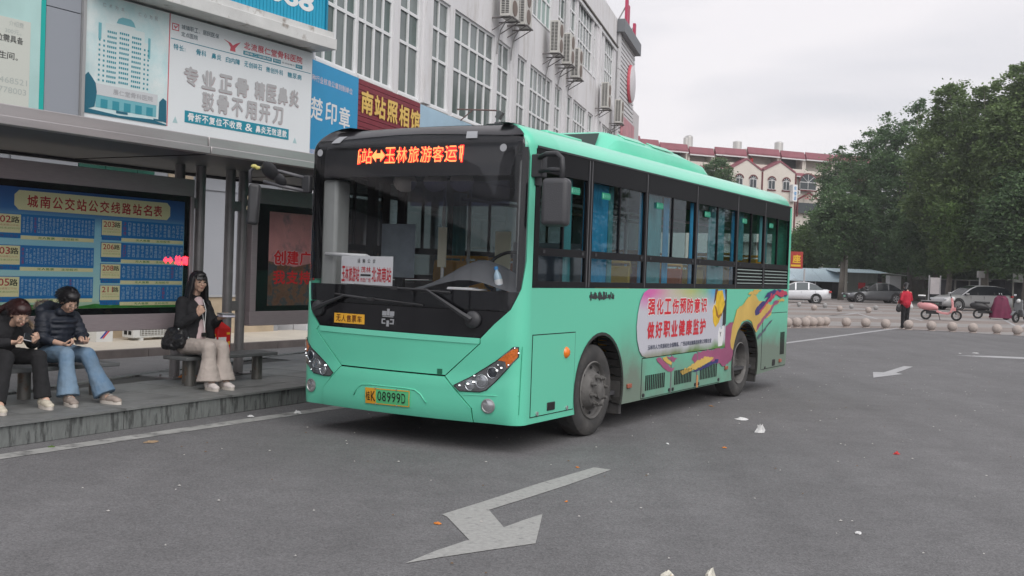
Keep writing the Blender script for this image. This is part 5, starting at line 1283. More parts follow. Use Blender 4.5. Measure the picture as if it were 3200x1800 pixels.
def window(s0, s1, rows, cols, low_open=False, seed=0, curtain=False):
    i = seg_of((s0 + s1) / 2); p, ang = SP(s0, 0, i); L = (s1 - s0) * KF
    rr = random.Random(seed)
    z = [zk(r) for r in rows]
    m = MB(); t = .05
    for k in range(cols + 1):
        x = L * k / cols; w2 = .055 if k in (0, cols) else (.038 if k % 2 else .05)
        m.bb(x - w2 + (w2 if k == 0 else 0), x + w2 - (w2 if k == cols else 0), .07, .15, z[0], z[-1])
    for q in z: m.bb(0, L, .066, .154, q - .04, q + .04)
    m.bb(-.03, L + .03, -.03, .10, z[0] - .10, z[0] - .04)
    w_ = m.build('window', FRM, main); w_.location = p; w_.rotation_euler = (0, 0, ang)
    for r in range(len(z) - 1):
        for k in range(cols):
            cw = L / cols
            g = 3 if (curtain and rr.random() < .8) else rr.choice((0, 0, 1, 1, 2))
            o = inst('pane', pane_m[g], w_, (cw * (k + .5), .12 + rr.uniform(-.004, .004), (z[r] + z[r + 1]) / 2), (rr.uniform(-.008, .008), 0, rr.uniform(-.01, .01)), (cw, 1, z[r + 1] - z[r]))
low = [(.05, 2.42, 4), (2.44, 4.78, 4), (5.21, 6.81, 2), (7.66, 9.29, 2), (9.71, 13.95, 5), (14.36, 16.16, 2), (17.18, 18.74, 2), (19.36, 23.5, 5), (24.14, 25.65, 2), (26.71, 28.19, 2), (28.57, 32.26, 5), (32.7, 34.3, 2), (35.4, 37.0, 2), (37.4, 41.2, 5)]
up = [(14.36, 16.16, 2), (17.3, 22.9, 7), (24.3, 26.0, 2), (26.8, 28.6, 2), (29.16, 33.37, 5), (33.7, 34.4, 1), (35.2, 36.7, 2), (37.3, 40.6, 5)]
rows_l = [6.78, 8.30, 9.28, 10.22]; rows_u = [12.4, 13.5, 14.5, 15.4]
for i_, (a, b, c_) in enumerate(low): window(a, b, rows_l, c_, seed=i_)
for i_, (a, b, c_) in enumerate(up): window(a, b, rows_u, c_, seed=40 + i_, curtain=(17 < a < 24))
# walls: bands and piers, cut at the bends
def spans(lst, s_end=41.9):
    out = []; s = 0.0
    for a, b, _ in lst: out.append((s, a)); s = b
    out.append((s, s_end)); return out
def cutseg(s0, s1):
    r = []
    for i in range(4):
        a, b = max(s0, SEGS[i]), min(s1, SEGS[i + 1])
        if b - a > .01: r.append((a, b, i))
    return r
for lst, z0, z1 in ((low, 6.70, 10.26), (up, 12.36, 15.44)):
    for a, b in spans(lst):
        for x, y, i in cutseg(a, b): wallbox(x, y, zk(z0), zk(z1), name='pier', seg=i)
for x, y, i in cutseg(0, 41.9):
    wallbox(x, y, 0, zk(6.70), name='wall', seg=i); wallbox(x, y, zk(10.26), zk(12.36), name='wall', seg=i); wallbox(x, y, zk(15.44), zk(17.25), name='parapet', seg=i)
    wallbox(x, y, zk(15.44), zk(15.52), 0.0, .14, name='cornice', mt=mat('dark_cornice', (.12, .11, .10), .8), seg=i)
    wallbox(x, y, zk(15.25), zk(15.43), 0.0, .07, name='cornice', mt=FRM, seg=i)
    wallbox(x, y, 0, zk(17.0), -8, -.32, name='core', mt=WALLM, seg=i)
    wallbox(x, y, zk(6.52), zk(6.62), 0.0, .09, name='sill_band', mt=mat('rusty_sill', (.34, .30, .26), .8, var=.2), seg=i)
for s in (6.95, 16.3, 25.9, 35.0): 
    wallbox(s, s + .55, zk(6.7), zk(15.4), 0.0, .10, name='pilaster')
# shop signs on the main facade
p, ang = SP(0); 
bs_ = thing('seal_shop_sign', 'sky blue shop sign with white seal carving lettering above the bus', 'sign', p, ang)
MB().bb(-.40, 1.965, -.14, -.02, 3.75, 6.03).build('sign_board', mat('sign_sky_blue', (.015, .29, .56), .45, var=.04), bs_)
m = MB(); chars(m, '特种行业核准公章刻制单位', -.98 + .45, 5.58, 1.66, 5.72, wf(-.142), .03, .08); chars(m, '刻制有限公司', -.42, 3.98, .9, 4.10, wf(-.142), .03, .06); m.build('sign_small_print', mat('print_pale_pink', (.62, .55, .62), .5), bs_)
m = MB(); chars(m, '楚印章', -.42, 4.75, 1.62, 5.24, wf(-.144), .03, .18); m.build('sign_lettering', WHT, bs_)
rs = thing('photo_studio_sign', 'dark red slatted sign with yellow photo studio characters behind the bus roof', 'sign', p, ang)
MB().bb(1.985, 5.83, -.10, -.02, 3.9, 6.02).build('sign_back', mat('maroon_gap', (.05, .006, .008), .6), rs)
ml = MB().box((1.92, -.115, 0), (3.83, .03, .112)).mesh('slat', mat('maroon_slat', (.20, .015, .03), .5, var=.1))
for i in range(17): inst('slat', ml, rs, (1.99, 0, 3.97 + i * .125))
m = MB(); chars(m, '南站照相馆', 2.08, 5.24, 5.84, 5.80, lambda u, v: Vector((u, -.15, v)), .05, .12); m.build('sign_lettering', mat('letter_yellow', (.78, .52, .12), .4), rs)
m = MB(); chars(m, '南站照相馆', 2.10, 5.23, 5.86, 5.79, lambda u, v: Vector((u, -.135, v)), .06, .12); m.build('lettering_depth', mat('letter_side', (.30, .14, .03), .5), rs)
MB().bb(5.85, 11.6, -.12, -.02, 3.9, 6.02).build('pale_blue_sign', mat('sign_pale_blue', (.38, .55, .68), .4, var=.15, vs_=.8), tag(bpy.data.objects.new('pale_blue_sign_board', None), 'pale blue empty sign board beside the dark red slatted sign', 'sign'))
psb = bpy.data.objects['pale_blue_sign_board']; [setattr(o_, 'parent', psb) for o_ in bpy.data.objects if o_.name == 'pale_blue_sign']; COL.objects.link(psb); psb.location = p; psb.rotation_euler = (0, 0, ang)
# lamp bracket on the wall
p2, ang2 = SP(10.2 * 1.0)
lb = thing('wall_lamp_bracket', 'thin steel bracket with a hanging floodlight sticking out from the building wall', 'lamp', (p2.x, p2.y, 0), ang2)
m = MB(); m.tube((0, 0, 6.35), (.0, -1.25, 6.30), .025, n=6); m.tube((0, -.1, 6.0), (0, -.5, 6.33), .018, n=6); m.build('arm', mat('rusty_steel', (.16, .10, .09), .7), lb)
m = MB(); m.box((0, -1.35, 6.16), (.26, .14, .24), M=Matrix.Rotation(.5, 3, 'X')); m.tube((0, -1.25, 6.3), (0, -1.32, 6.2), .02); m.build('floodlight', mat('lamp_grey', (.11, .12, .12), .5), lb, bevel=.01)
# outdoor units on brackets
def wall_ac():
    a = thing('wall_air_conditioner', 'x', 'air conditioner', (0, 0, 0), 0, 'outdoor units on the long building')
    WM = mat('ac_aged_white', (.52, .51, .48), .55, var=.1, vs_=3)
    m = MB(); m.box((0, -.47, .625), (.95, .36, 1.25)); m.build('casing', WM, a, bevel=.015)
    for z in (.34, .92):
        m = MB(); m.lathe([(0, -.012), (.25, -.012), (.26, -.0), (.25, .004)], (0, -.655, z), 'Y', 20); m.build('fan', mat('ac_fan_brown', (.16, .12, .10), .6), a)
    m = MB()
    for i in range(2):
        for j in range(20): m.bb(-.482, -.474, -.60 + i * .14, -.49 + i * .14, .10 + j * .055, .132 + j * .055)
    m.build('side_louvres', mat('louvre_dark', (.05, .05, .05), .6), a)
    m = MB()
    for x in (-.36, .36):
        m.bb(x - .02, x + .02, -.72, 0, -.04, 0); m.tube((x, -.66, -.04), (x, -.02, -.42), .018, n=5)
    m.bb(-.42, .42, -.72, -.68, -.04, 0); m.build('bracket', mat('bracket_rust', (.12, .11, .11), .7), a)
    m = MB(); m.path([(.2, -.3, 0), (.25, -.1, -.3), (.2, -.04, -.7), (.1, -.05, -1.1)], .02, 6); m.build('pipe', mat('pipe_grey', (.25, .25, .25), .6), a)
    return a
acs = [(13.9, 10.85, 'outdoor unit high on the wall, first of the nearest pair'), (15.9, 11.0, 'outdoor unit high on the wall, second of the nearest pair'), (21.8, 11.1, 'outdoor unit first of the middle three above the bus windscreen pillar'), (24.3, 11.1, 'outdoor unit in the middle of the three on the wall'), (26.4, 10.85, 'outdoor unit lowest and last of the middle three on the wall'), (35.2, 10.75, 'outdoor unit on its own near the far end of the wall'), (40.2, 10.6, 'outdoor unit tight against the ribbed corner tower')]
a0 = wall_ac()
for i_, (s, z, lab) in enumerate(acs):
    p_, an_ = SP(s); q = a0 if i_ == 0 else dup(a0)
    q.location = (p_.x, p_.y, zk(z)); q.rotation_euler = (0, 0, an_); q['label'] = 'white twin-fan ' + lab
# corner tower with ribbed cladding
p3, an3 = SP(41.9, 0, 3)
tw = thing('corner_tower', 'ribbed grey corner block with dark roof edge ending the long white building', 'building', p3, an3)
TX = 6.4
MB().bb(0, TX, -.04, 8, 0, 15.3).build('wall', mat('tower_wall', (.48, .48, .49), .7, var=.06), tw)
RIBM = mat('tower_rib_pale', (.62, .62, .63), .6, var=.06)
ribm = MB().box((TX / 2, -.07, 0), (TX, .06, .16)).mesh('cladding_rib', RIBM)
for i in range(44): inst('cladding_rib', ribm, tw, (0, 0, 4.2 + i * .245))
for i in range(5): MB().bb(-.04, .55, -.14, -.04, 4.0 + i * 2.2, 6.16 + i * 2.2).build('corner_panel', RIBM, tw)
MB().bb(-.25, TX + .2, -.42, 0, 14.75, 15.45).build('roof_edge', mat('tower_roof_dark', (.16, .17, .185), .6), tw)
m = MB(); m.lathe([(0, -.22), (.98, -.22), (1.05, -.18), (1.05, 0)], (4.4, -.12, 12.7), 'Y', 28); rsn = m.build('round_sign', mat('round_sign_white', (.62, .60, .62), .5), tw, smooth=40)
m = MB(); m.lathe([(1.06, -.16), (1.10, -.1), (1.10, 0)], (4.4, -.12, 12.7), 'Y', 28); m.build('round_sign_rim', SR, rsn)
MB().bb(1.4, 6.0, -.26, -.12, 6.2, 10.4).build('red_sign', mat('faded_red_sign', (.46, .20, .23), .5, var=.3, vs_=2), tw)
for i, (x, z0, z1) in enumerate(((1.3, 15.45, 16.9), (1.9, 15.45, 16.7), (4.6, 15.45, 16.3))):
    MB().bb(x, x + .4, -.3, -.15, z0, z1).build('roof_letter', mat('roof_letter_red', (.45, .04, .10), .5), tw)
m = MB(); m.tube((1.0, .3, 15.4), (1.5, -.2, 16.6), .04); m.tube((4.2, .2, 15.4), (4.7, -.2, 16.1), .04); m.build('letter_struts', STEEL, tw)
p4 = p3 + Vector((math.cos(an3), math.sin(an3), 0)) * (TX + .1)
MB().bb(0, 2.6, -.1, 5, 0, 11.5).build('wall', mat('far_white_wall', (.56, .54, .55), .7), thing('far_white_building', 'plain white building just past the ribbed corner block', 'building', p4, an3))

# ================================================================ THINGS BEYOND: car park, cars, sheds, houses, trees
import numpy as np
def at(px, py, Y):
    d = ray(px, py); t = Y / d.y
    return Vector((d.x * t, Y, CAM_H + d.z * t))
# --- stone ball bollards
BALL = mat('bollard_granite_pink', (.40, .345, .315), .8, var=.14, vs_=14, bump=.1, bs=60); BALLG = mat('bollard_granite_grey', (.33, .33, .325), .8, var=.14, vs_=14)
def bollard(r, mt):
    b = thing('ball_bollard', 'x', 'bollard', (0, 0, 0), 0, 'round stone bollards of the car park')
    m = MB(); m.lathe([(0, 0), (r * .78, 0), (r * .80, r * .12), (r * .66, r * .20)], n=20); m.build('base', mt, b, smooth=40)
    m = MB(); m.ball((0, 0, r * 1.08), r, 22, 14); m.build('ball', mt, b, smooth=True); return b
bp_ = bollard(.165, BALL); bg_ = bollard(.145, BALLG)
front = [(11.72, 38.0), (12.43, 38.1), (13.06, 37.9), (13.80, 37.75), (14.54, 37.6), (15.18, 37.4), (15.72, 37.0), (16.45, 36.8), (16.93, 36.35)]
labs = ['round pink stone bollard, leftmost of the evenly spaced front row', 'round pink stone bollard, second from the left in the spaced front row', 'round stone bollard just left of the person in red', 'round stone bollard at the feet of the person in red', 'round stone bollard just right of the person in red', 'round stone bollard below the rear wheel of the pink scooter', 'round stone bollard below the front wheel of the pink scooter', 'round stone bollard last but one at the right end of the row', 'round stone bollard at the right end of the front row']
for i, ((x, y), l) in enumerate(zip(front, labs)):
    q = bp_ if i == 0 else dup(bp_); q.location = (x, y, 0); q['label'] = l
cl_ = [(9.15, 36.0), (9.55, 36.35), (9.95, 36.75), (10.32, 37.2), (10.68, 37.65), (11.02, 38.1), (10.55, 38.6), (8.8, 35.7)]
cls = ['stone bollard of the touching cluster, {} from the bus'.format(w_) for w_ in ('first', 'second', 'third', 'fourth', 'fifth', 'sixth and last')] + ['stone bollard standing behind the touching cluster', 'stone bollard of the touching cluster half hidden by the bus tail']
for (x, y), l in zip(cl_, cls):
    q = dup(bp_); q.location = (x, y, 0); q['label'] = l
mid = [(16.82, 63.6), (15.77, 56.7), (18.24, 63.3), (17.05, 56.5), (19.75, 63.2), (18.25, 55.6), (20.8, 62.1), (22.46, 54.6)]
ml_ = ['grey stone ball bollard in front of the silver sedan door', 'stone ball bollard in the middle row, nearest the bus', 'grey stone ball bollard beside the sedan rear wheel', 'stone ball bollard in the middle row below the shed doorway', 'grey stone ball bollard below the red notice', 'stone ball bollard in the middle row, left of the person in red', 'dark grey stone ball bollard beside the grey coupe rear', 'stone ball bollard behind the front wheel of the pink scooter']
for i, ((x, y), l) in enumerate(zip(mid, ml_)):
    q = bg_ if i == 0 else dup(bg_ if i % 2 == 0 else bp_); q.location = (x, y, 0); q['label'] = l; q.scale = (.95,) * 3

# --- cars: a lofted body along x (front at -x), local origin on the ground in the middle
TYC = mat('car_tyre', (.02, .02, .02), .8); ALLOY = mat('alloy_wheel', (.42, .42, .43), .3, metal=.8); CGL = mat('car_glass', (.010, .012, .015), .12, spec=.2); CBK = mat('car_black_trim', (.015, .015, .016), .5)
def car(kind, label, cat, loc, rz, body, L=4.6, H=1.46, W_=1.8, glassc=CGL, wb=2.65, sedan=True, wr=.32, plate=True):
    c = thing(kind, label, cat, loc, rz)
    # outline of the lower body and of the roof, as fractions of length
    if sedan:
        belt = [(-.50, .58), (-.47, .66), (-.40, .72), (-.27, .80), (-.18, .85), (0, .88), (.20, .92), (.34, .95), (.45, .96), (.49, .90), (.50, .70)]
        roof_ = [(-.235, .84), (-.10, 1.26), (-.02, 1.42), (.08, 1.455), (.17, 1.43), (.27, 1.30), (.38, .98)]
    else:
        belt = [(-.50, .62), (-.485, .74), (-.42, .86), (-.30, .95), (-.20, .98), (0, 1.0), (.20, 1.02), (.36, 1.05), (.46, 1.08), (.495, .98), (.50, .75)]
        roof_ = [(-.235, .97), (-.11, 1.38), (-.02, 1.56), (.10, 1.60), (.26, 1.585), (.40, 1.48), (.475, 1.12)]
    ks = H / (1.455 if sedan else 1.60); n = 12
    def bl(x): return lerp(x, [p[0] for p in belt], [p[1] for p in belt]) * ks
    xs = [-.50, -.495, -.48, -.45, -.40, -.33, -.26, -.18, -.09, 0, .09, .18, .26, .33, .40, .45, .48, .495, .50]
    vs = []
    for x in xs:
        e = 1 - .16 * (abs(x) / .5) ** 5 - .05 * (abs(x) / .5) ** 2
        hw = W_ / 2 * e; zt = bl(x); zb = .20 + .10 * (abs(x) / .5) ** 6
        prof = [(0, zb), (hw * .86, zb), (hw * .97, zb + .08), (hw, zb + .30 * (zt - zb)), (hw * .985, zb + .62 * (zt - zb)), (hw * .93, zt - .03), (hw * .80, zt + .012), (0, zt + .03)]
        vs += [(x * L, y, z) for y, z in prof] + [(x * L, -y, z) for y, z in prof[::-1][1:-1]]
    k = 14; m = MB()
    m.add(vs, [(i * k + j, i * k + (j + 1) % k, (i + 1) * k + (j + 1) % k, (i + 1) * k + j) for i in range(len(xs) - 1) for j in range(k)] + [tuple(range(k)), tuple(range((len(xs) - 1) * k, len(xs) * k))])
    bd = m.build('body', body, c, smooth=45)
    # greenhouse
    def rf(x): return lerp(x, [p[0] for p in roof_], [p[1] for p in roof_]) * ks
    gx = [roof_[0][0] + (roof_[-1][0] - roof_[0][0]) * i / 16 for i in range(17)]
    vs = []
    for x in gx:
        zt = rf(x); zb = bl(x) - .01; f = (zt - zb) / (H - .9 * ks) ; f = max(min(f, 1), 0)
        wb_ = W_ / 2 * .90; wt = W_ / 2 * (.90 - .18 * f)
        vs += [(x * L, wb_, zb), (x * L, wt, zt - .05 * f), (x * L, wt * .80, zt), (x * L, -wt * .80, zt), (x * L, -wt, zt - .05 * f), (x * L, -wb_, zb)]
    m = MB()
    for i in range(16):
        for j in range(5):
            top = j in (1, 2, 3); steep = i < 5 or i > (12 if sedan else 14)
            m.use(0 if (top and not (j == 2 and steep) and not (steep and j in (1, 3) and False)) else 1)
            m.add([vs[i * 6 + j], vs[i * 6 + j + 1], vs[(i + 1) * 6 + j + 1], vs[(i + 1) * 6 + j]], [(0, 1, 2, 3)])
    m.build('cabin', [body, glassc], c)
    m = MB()
    for s in (-1, 1):
        for x in (-.02, .17 if sedan else .22):
            z0, z1 = bl(x), rf(x) - .04; m.add([(x * L - .04, s * (W_ / 2 * .905), z0), (x * L + .04, s * (W_ / 2 * .905), z0), (x * L + .04, s * (W_ / 2 * .735), z1), (x * L - .04, s * (W_ / 2 * .735), z1)], [(0, 1, 2, 3)])
    m.build('door_pillars', CBK if not sedan else body, c)
    for s in (-1, 1):
        for x in (-wb / 2 - .05, wb / 2 - .05):
            wq = bpy.data.objects.new('wheel', None); COL.objects.link(wq); wq.parent = c; wq.location = (x, s * (W_ / 2 - .10), wr)
            m = MB(); m.lathe([(wr * .64, -.10), (wr * .95, -.10), (wr, -.07), (wr, .07), (wr * .95, .10), (wr * .64, .10)], (0, 0, 0), 'Y', 24); m.build('tyre', TYC, wq, smooth=40)
            m = MB()
            for q in range(5):
                a_ = 2 * PI * q / 5; m.box((wr * .34 * math.cos(a_), s * .08, wr * .34 * math.sin(a_)), (wr * .62, .03, .07), M=Matrix.Rotation(-a_, 3, 'Y'))
            m.lathe([(wr * .58, s * .085), (wr * .66, s * .095)], (0, 0, 0), 'Y', 20); m.lathe([(0, s * .10), (wr * .15, s * .09)], (0, 0, 0), 'Y', 10); m.build('rim', ALLOY, wq)
            m = MB(); m.lathe([(wr * 1.0, s * .102), (wr * 1.17, s * .108)], (x, s * (W_ / 2 - .10), wr), 'Y', 24)
            m.build('wheel_arch', CBK, c)
        m = MB(); m.box((-.19 * L, s * (W_ / 2 + .06), bl(-.19) + .07), (.16, .17, .12)); m.build('door_mirror', body, c, bevel=.03)
        m = MB(); m.box((-.475 * L, s * W_ * .36, bl(-.46) - .09), (.16, .32, .11), M=Matrix.Rotation(s * .35, 3, 'Z')); m.build('headlight', mat('car_lamp_clear', (.62, .65, .68), .1, coat=.6), c, bevel=.02)
        m = MB(); m.box((.480 * L, s * W_ * .37, bl(.46) - .13), (.16, .30, .13), M=Matrix.Rotation(-s * .3, 3, 'Z')); m.build('tail_light', mat('car_lamp_red', (.45, .02, .02), .2, coat=.5), c, bevel=.02)
        m = MB()
        for x in (-.13, .06, .27): m.bb(x * L - .006, x * L + .006, s * W_ / 2 * .93, s * (W_ / 2 * .972 + .006), .30, bl(x) - .08)
        m.build('door_gap', CBK, c)
        m = MB(); m.bb(-.36 * L, .36 * L, s * W_ / 2 * .9, s * (W_ / 2 * .97), .19, .27); m.build('side_sill', CBK, c)
    m = MB(); m.box((-.497 * L, 0, .42), (.05, W_ * .6, .22)); m.build('grille', CBK, c, bevel=.02)
    if plate: m = MB(); m.box((-.503 * L, 0, .45), (.04, .44, .14)); m.build('number_plate', mat('car_plate_green', (.25, .55, .40), .5), c)
    return c
SIL = mat('car_silver_paint', (.60, .61, .64), .25, metal=.35, coat=.5); GRY = mat('car_grey_paint', (.13, .135, .145), .25, metal=.4, coat=.6); PAL = mat('car_pale_grey_paint', (.36, .36, .365), .3, metal=.3, coat=.5)
LG_ = mat('car_light_glass', (.10, .12, .13), .12, spec=.25)
c1 = car('parked_car', 'silver sedan parked before the shed, its nose hidden behind the bus', 'car', (19.55, 75.0, 0), math.radians(-8), SIL, L=4.55, H=1.46, glassc=LG_)
c2 = car('parked_car', 'dark grey coupe suv parked facing left, behind the person in red', 'car', (28.0, 84.0, 0), math.radians(0), GRY, L=4.6, H=1.56, W_=1.86, wb=2.8, sedan=True, wr=.37)
c3 = car('parked_car', 'pale grey estate suv parked in the shade behind the pink scooter', 'car', (29.1, 68.9, 0), math.radians(10), PAL, L=4.75, H=1.62, W_=1.88, wb=2.85, sedan=False, wr=.37)

# --- two wheelers
PINK = mat('scooter_pink', (.66, .30, .31), .3, coat=.5); SBL = mat('scooter_black', (.02, .02, .022), .45); SCH = mat('scooter_silver', (.45, .45, .46), .35, metal=.6)
def wheel2(par, x, r=.23, w_=.09):
    wq = bpy.data.objects.new('wheel', None); COL.objects.link(wq); wq.parent = par; wq.location = (x, 0, r)
    m = MB(); m.lathe([(r * .66, -w_ / 2), (r * .92, -w_ / 2), (r, -w_ / 4), (r, w_ / 4), (r * .92, w_ / 2), (r * .66, w_ / 2)], (0, 0, 0), 'Y', 22); m.build('tyre', TYC, wq, smooth=40)
    m = MB(); m.lathe([(r * .62, -.02), (r * .68, 0), (r * .62, .02)], (0, 0, 0), 'Y', 20)
    for q in range(5):
        a_ = 2 * PI * q / 5; m.box((r * .32 * math.cos(a_), 0, r * .32 * math.sin(a_)), (r * .6, .03, .03), M=Matrix.Rotation(-a_, 3, 'Y'))
    m.tube((0, -.05, 0), (0, .05, 0), .05, n=10); m.build('rim', SCH, wq)
def scooter(label, loc, rz, mt, cover=None, box=True):
    """front at +x"""
    s = thing('scooter', label, 'scooter', loc, rz)
    wheel2(s, -.62); wheel2(s, .66)
    def loft(nm, secs, mt_):
        m = MB(); n = 12; vs = []
        for (x, z, hy, hz) in secs: vs += [(x, hy * math.cos(2 * PI * k / n), z + hz * math.sin(2 * PI * k / n)) for k in range(n)]
        m.add(vs, [(i * n + k, i * n + (k + 1) % n, (i + 1) * n + (k + 1) % n, (i + 1) * n + k) for i in range(len(secs) - 1) for k in range(n)] + [tuple(range(n)), tuple(range((len(secs) - 1) * n, len(secs) * n))])
        return m.build(nm, mt_, s, smooth=50)
    loft('rear_fairing', [(-1.0, .66, .04, .05), (-.92, .64, .13, .14), (-.70, .63, .19, .19), (-.45, .61, .20, .20), (-.25, .58, .16, .15), (-.12, .52, .12, .08)], mt)
    m = MB(); pts = [(-.16, .40), (.05, .33), (.30, .31), (.42, .38), (.50, .60), (.47, .85), (.44, 1.0)]
    for i in range(len(pts) - 1):
        a_, b_ = pts[i], pts[i + 1]; hw = .17 if i < 3 else .24 - (i - 3) * .03
        m.box(((a_[0] + b_[0]) / 2, 0, (a_[1] + b_[1]) / 2), (math.hypot(b_[0] - a_[0], b_[1] - a_[1]) + .05, hw * 2, .10), M=Matrix.Rotation(-math.atan2(b_[1] - a_[1], b_[0] - a_[0]), 3, 'Y'))
    m.build('leg_shield', mt, s, bevel=.02)
    m = MB(); m.lathe([(.30, -.07), (.31, 0), (.30, .07)], (0, 0, 0), 'Y', 24)
    fm_ = MB(); n = 9; vs = []
    for i in range(n):
        a_ = math.radians(20 + 130 * i / (n - 1)); vs += [(.66 + .30 * math.cos(a_), y, .23 + .30 * math.sin(a_)) for y in (-.07, .07)]
    fm_.add(vs, [(2 * i, 2 * i + 1, 2 * i + 3, 2 * i + 2) for i in range(n - 1)]); fm_.box((.55, 0, .52), (.16, .12, .16)); fm_.build('front_mudguard', mt, s)
    m = MB(); m.box((-.45, 0, .80), (.70, .26, .10)); m.build('seat', SBL, s, bevel=.04, seg=3)
    m = MB(); m.path([(.66, .06, .23), (.52, .05, .62), (.44, .0, 1.0)], .025); m.tube((.42, -.32, 1.02), (.42, .32, 1.02), .018); m.box((-.35, 0, .34), (.55, .10, .14)); m.tube((-.1, .1, .30), (-.02, .12, 0), .014); m.build('frame', SBL, s)
    m = MB(); m.ball((.50, 0, .98), (.09, .10, .10), 12, 8); m.build('headlight', mat('scooter_lamp', (.6, .62, .62), .15, coat=.5), s, smooth=True)
    for y in (-.30, .30):
        m = MB(); m.tube((.42, y * .8, 1.02), (.36, y, 1.20), .010, n=6); h_ = m.build('mirror_stalk', SBL, s)
        m = MB(); m.box((.36, y, 1.24), (.03, .13, .09)); m.build('mirror', mat('mirror_bright', (.7, .72, .74), .08, metal=1), h_, bevel=.012)
    if box:
        m = MB(); m.box((-.82, 0, .98), (.34, .34, .16)); t_ = m.build('top_box', SBL, s, bevel=.05, seg=3); m = MB(); m.box((-.82, 0, 1.08), (.32, .32, .06)); m.build('top_box_lid', WHT, t_, bevel=.03)
        m = MB(); m.tube((-.85, .13, .86), (-.45, .13, .86), .014); m.tube((-.85, -.13, .86), (-.45, -.13, .86), .014); m.build('rear_rack', SCH, s)
    return s
scooter('pink step-through scooter parked on its stand with a small black top box', (19.28, 48.85, 0), math.radians(-24), PINK)
s2 = scooter('dark scooter with a maroon rain cover draped over its front, right of the pink scooter', (23.35, 52.9, 0), math.radians(-14), SBL, box=False)
m = MB(); vs = []; n = 26
for i in range(7):
    t_ = i / 6; z = 1.16 - 1.08 * t_ + .05 * math.sin(i * 2.1)
    for k in range(n):
        a_ = 2 * PI * k / n; r = (.16 + .28 * t_ ** .5) * (1 + .16 * math.sin(k * 2.3 + i * .3) * t_ + .10 * math.sin(k * .9))
        vs.append((.40 + r * 1.15 * math.cos(a_), r * .95 * math.sin(a_), z))
m.add(vs, [(i * n + k, i * n + (k + 1) % n, (i + 1) * n + (k + 1) % n, (i + 1) * n + k) for i in range(6) for k in range(n)] + [tuple(range(n))])
tag(m.build('rain_cover', mat('maroon_cloth', (.14, .012, .05), .7, var=.2, vs_=4), None, smooth=True, loc=(23.35, 52.9, 0), rotz=math.radians(-14)), 'dark maroon rain cover draped over the front of the dark scooter', 'rain cover')
ORG = mat('scooter_orange', (.55, .20, .04), .4)
scooter('black scooter with a silver rack, partly behind the grey motorbike', (24.7, 51.0, 0), math.radians(-160), SBL)
scooter('white scooter at the far right end of the parked row', (25.4, 48.9, 0), math.radians(-150), WHT)
scooter('grey motorbike with an orange fork parked right of the covered scooter', (23.3, 49.3, 0), math.radians(-152), mat('bike_grey', (.16, .17, .18), .4), box=False)

# --- sheds along the back of the car park
SHG = mat('shed_green_grey', (.21, .225, .20), .7, var=.15, vs_=.8, stretch=(6, 6, .2)); AWN = mat('awning_pale_blue', (.50, .62, .68), .45, metal=.1, var=.1, vs_=.6, col2=(.30, .30, .30), c2=(.6, .75), c2s=.35); DRK = mat('dark_doorway', (.02, .02, .02), .8)
def facebox(nm, parent, pxa, pxb, pya, pyb, Y, depth, mt):
    """a box whose front shows between the given lines of sight at distance Y"""
    a = at(pxa, pyb, Y); b = at(pxb, pya, Y)
    m = MB(); m.bb(a.x, b.x, Y, Y + depth, max(a.z, 0), b.z); return m.build(nm, mt, parent)
shed = thing('roadside_shed', 'low shed row with a pale blue sloping metal awning behind the silver sedan', 'shed', (0, 0, 0))
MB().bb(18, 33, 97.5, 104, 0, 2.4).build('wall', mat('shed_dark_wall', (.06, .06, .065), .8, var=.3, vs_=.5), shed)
MB().bb(29.3, 32.2, 96.0, 100, 0, 2.38).build('corrugated_wall', SHG, shed)
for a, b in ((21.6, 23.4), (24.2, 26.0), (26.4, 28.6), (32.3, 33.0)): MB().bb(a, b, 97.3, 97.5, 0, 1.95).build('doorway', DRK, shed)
for x in (22.4, 26.4, 29.0): MB().bb(x, x + .08, 94.9, 95.0, 0, 1.5).build('awning_post', SCH, shed)
def aw(nm, x0, x1, y0, z0, y1, z1, sk=0.0):
    n = 5
    for i in range(n):
        a, b = x0 + (x1 - x0) * i / n, x0 + (x1 - x0) * (i + 1) / n - .02
        m = MB(); m.add([(a + sk, y0, z0), (b + sk, y0, z0), (b, y1, z1), (a, y1, z1), (a + sk, y0, z0 - .04), (b + sk, y0, z0 - .04), (b, y1, z1 - .04), (a, y1, z1 - .04)], [(0, 1, 2, 3), (7, 6, 5, 4), (0, 4, 5, 1), (1, 5, 6, 2), (2, 6, 7, 3), (3, 7, 4, 0)]); m.build(nm, AWN, shed)
aw('awning_sheet', 18.0, 28.9, 94.6, 1.50, 97.6, 2.62, .3); aw('roof_sheet', 27.8, 32.6, 95.0, 2.38, 99.0, 2.72, .5)
m = MB(); m.bb(30.5, 31.1, 95.9, 95.98, .72, 1.50); m.build('red_notice', RED, shed); m = MB(); m.bb(32.35, 33.0, 97.2, 97.25, 1.2, 1.6); m.build('pink_notice', mat('pink_notice', (.35, .12, .14), .6), shed)
wk = thing('white_kiosk', 'small white door panel with a slanted roof right of the shed', 'kiosk', (0, 0, 0))
MB().bb(31.9, 32.85, 92, 93, 0, 2.2).build('wall', mat('kiosk_white', (.55, .56, .56), .6, var=.05), wk); m = MB(); m.box((32.35, 92.4, 2.3), (1.6, 1.6, .06), M=Matrix.Rotation(.08, 3, 'Y')); m.build('roof', mat('kiosk_roof', (.40, .42, .40), .6), wk)
bw = struct(MB().bb(33, 90, 102, 102.4, 0, 2.6).build('dark_backdrop_wall', mat('tree_shade_wall', (.075, .072, .065), .85, var=.25, vs_=.5)))  # shade under the trees is put into this backdrop wall's dark colour
m = MB()
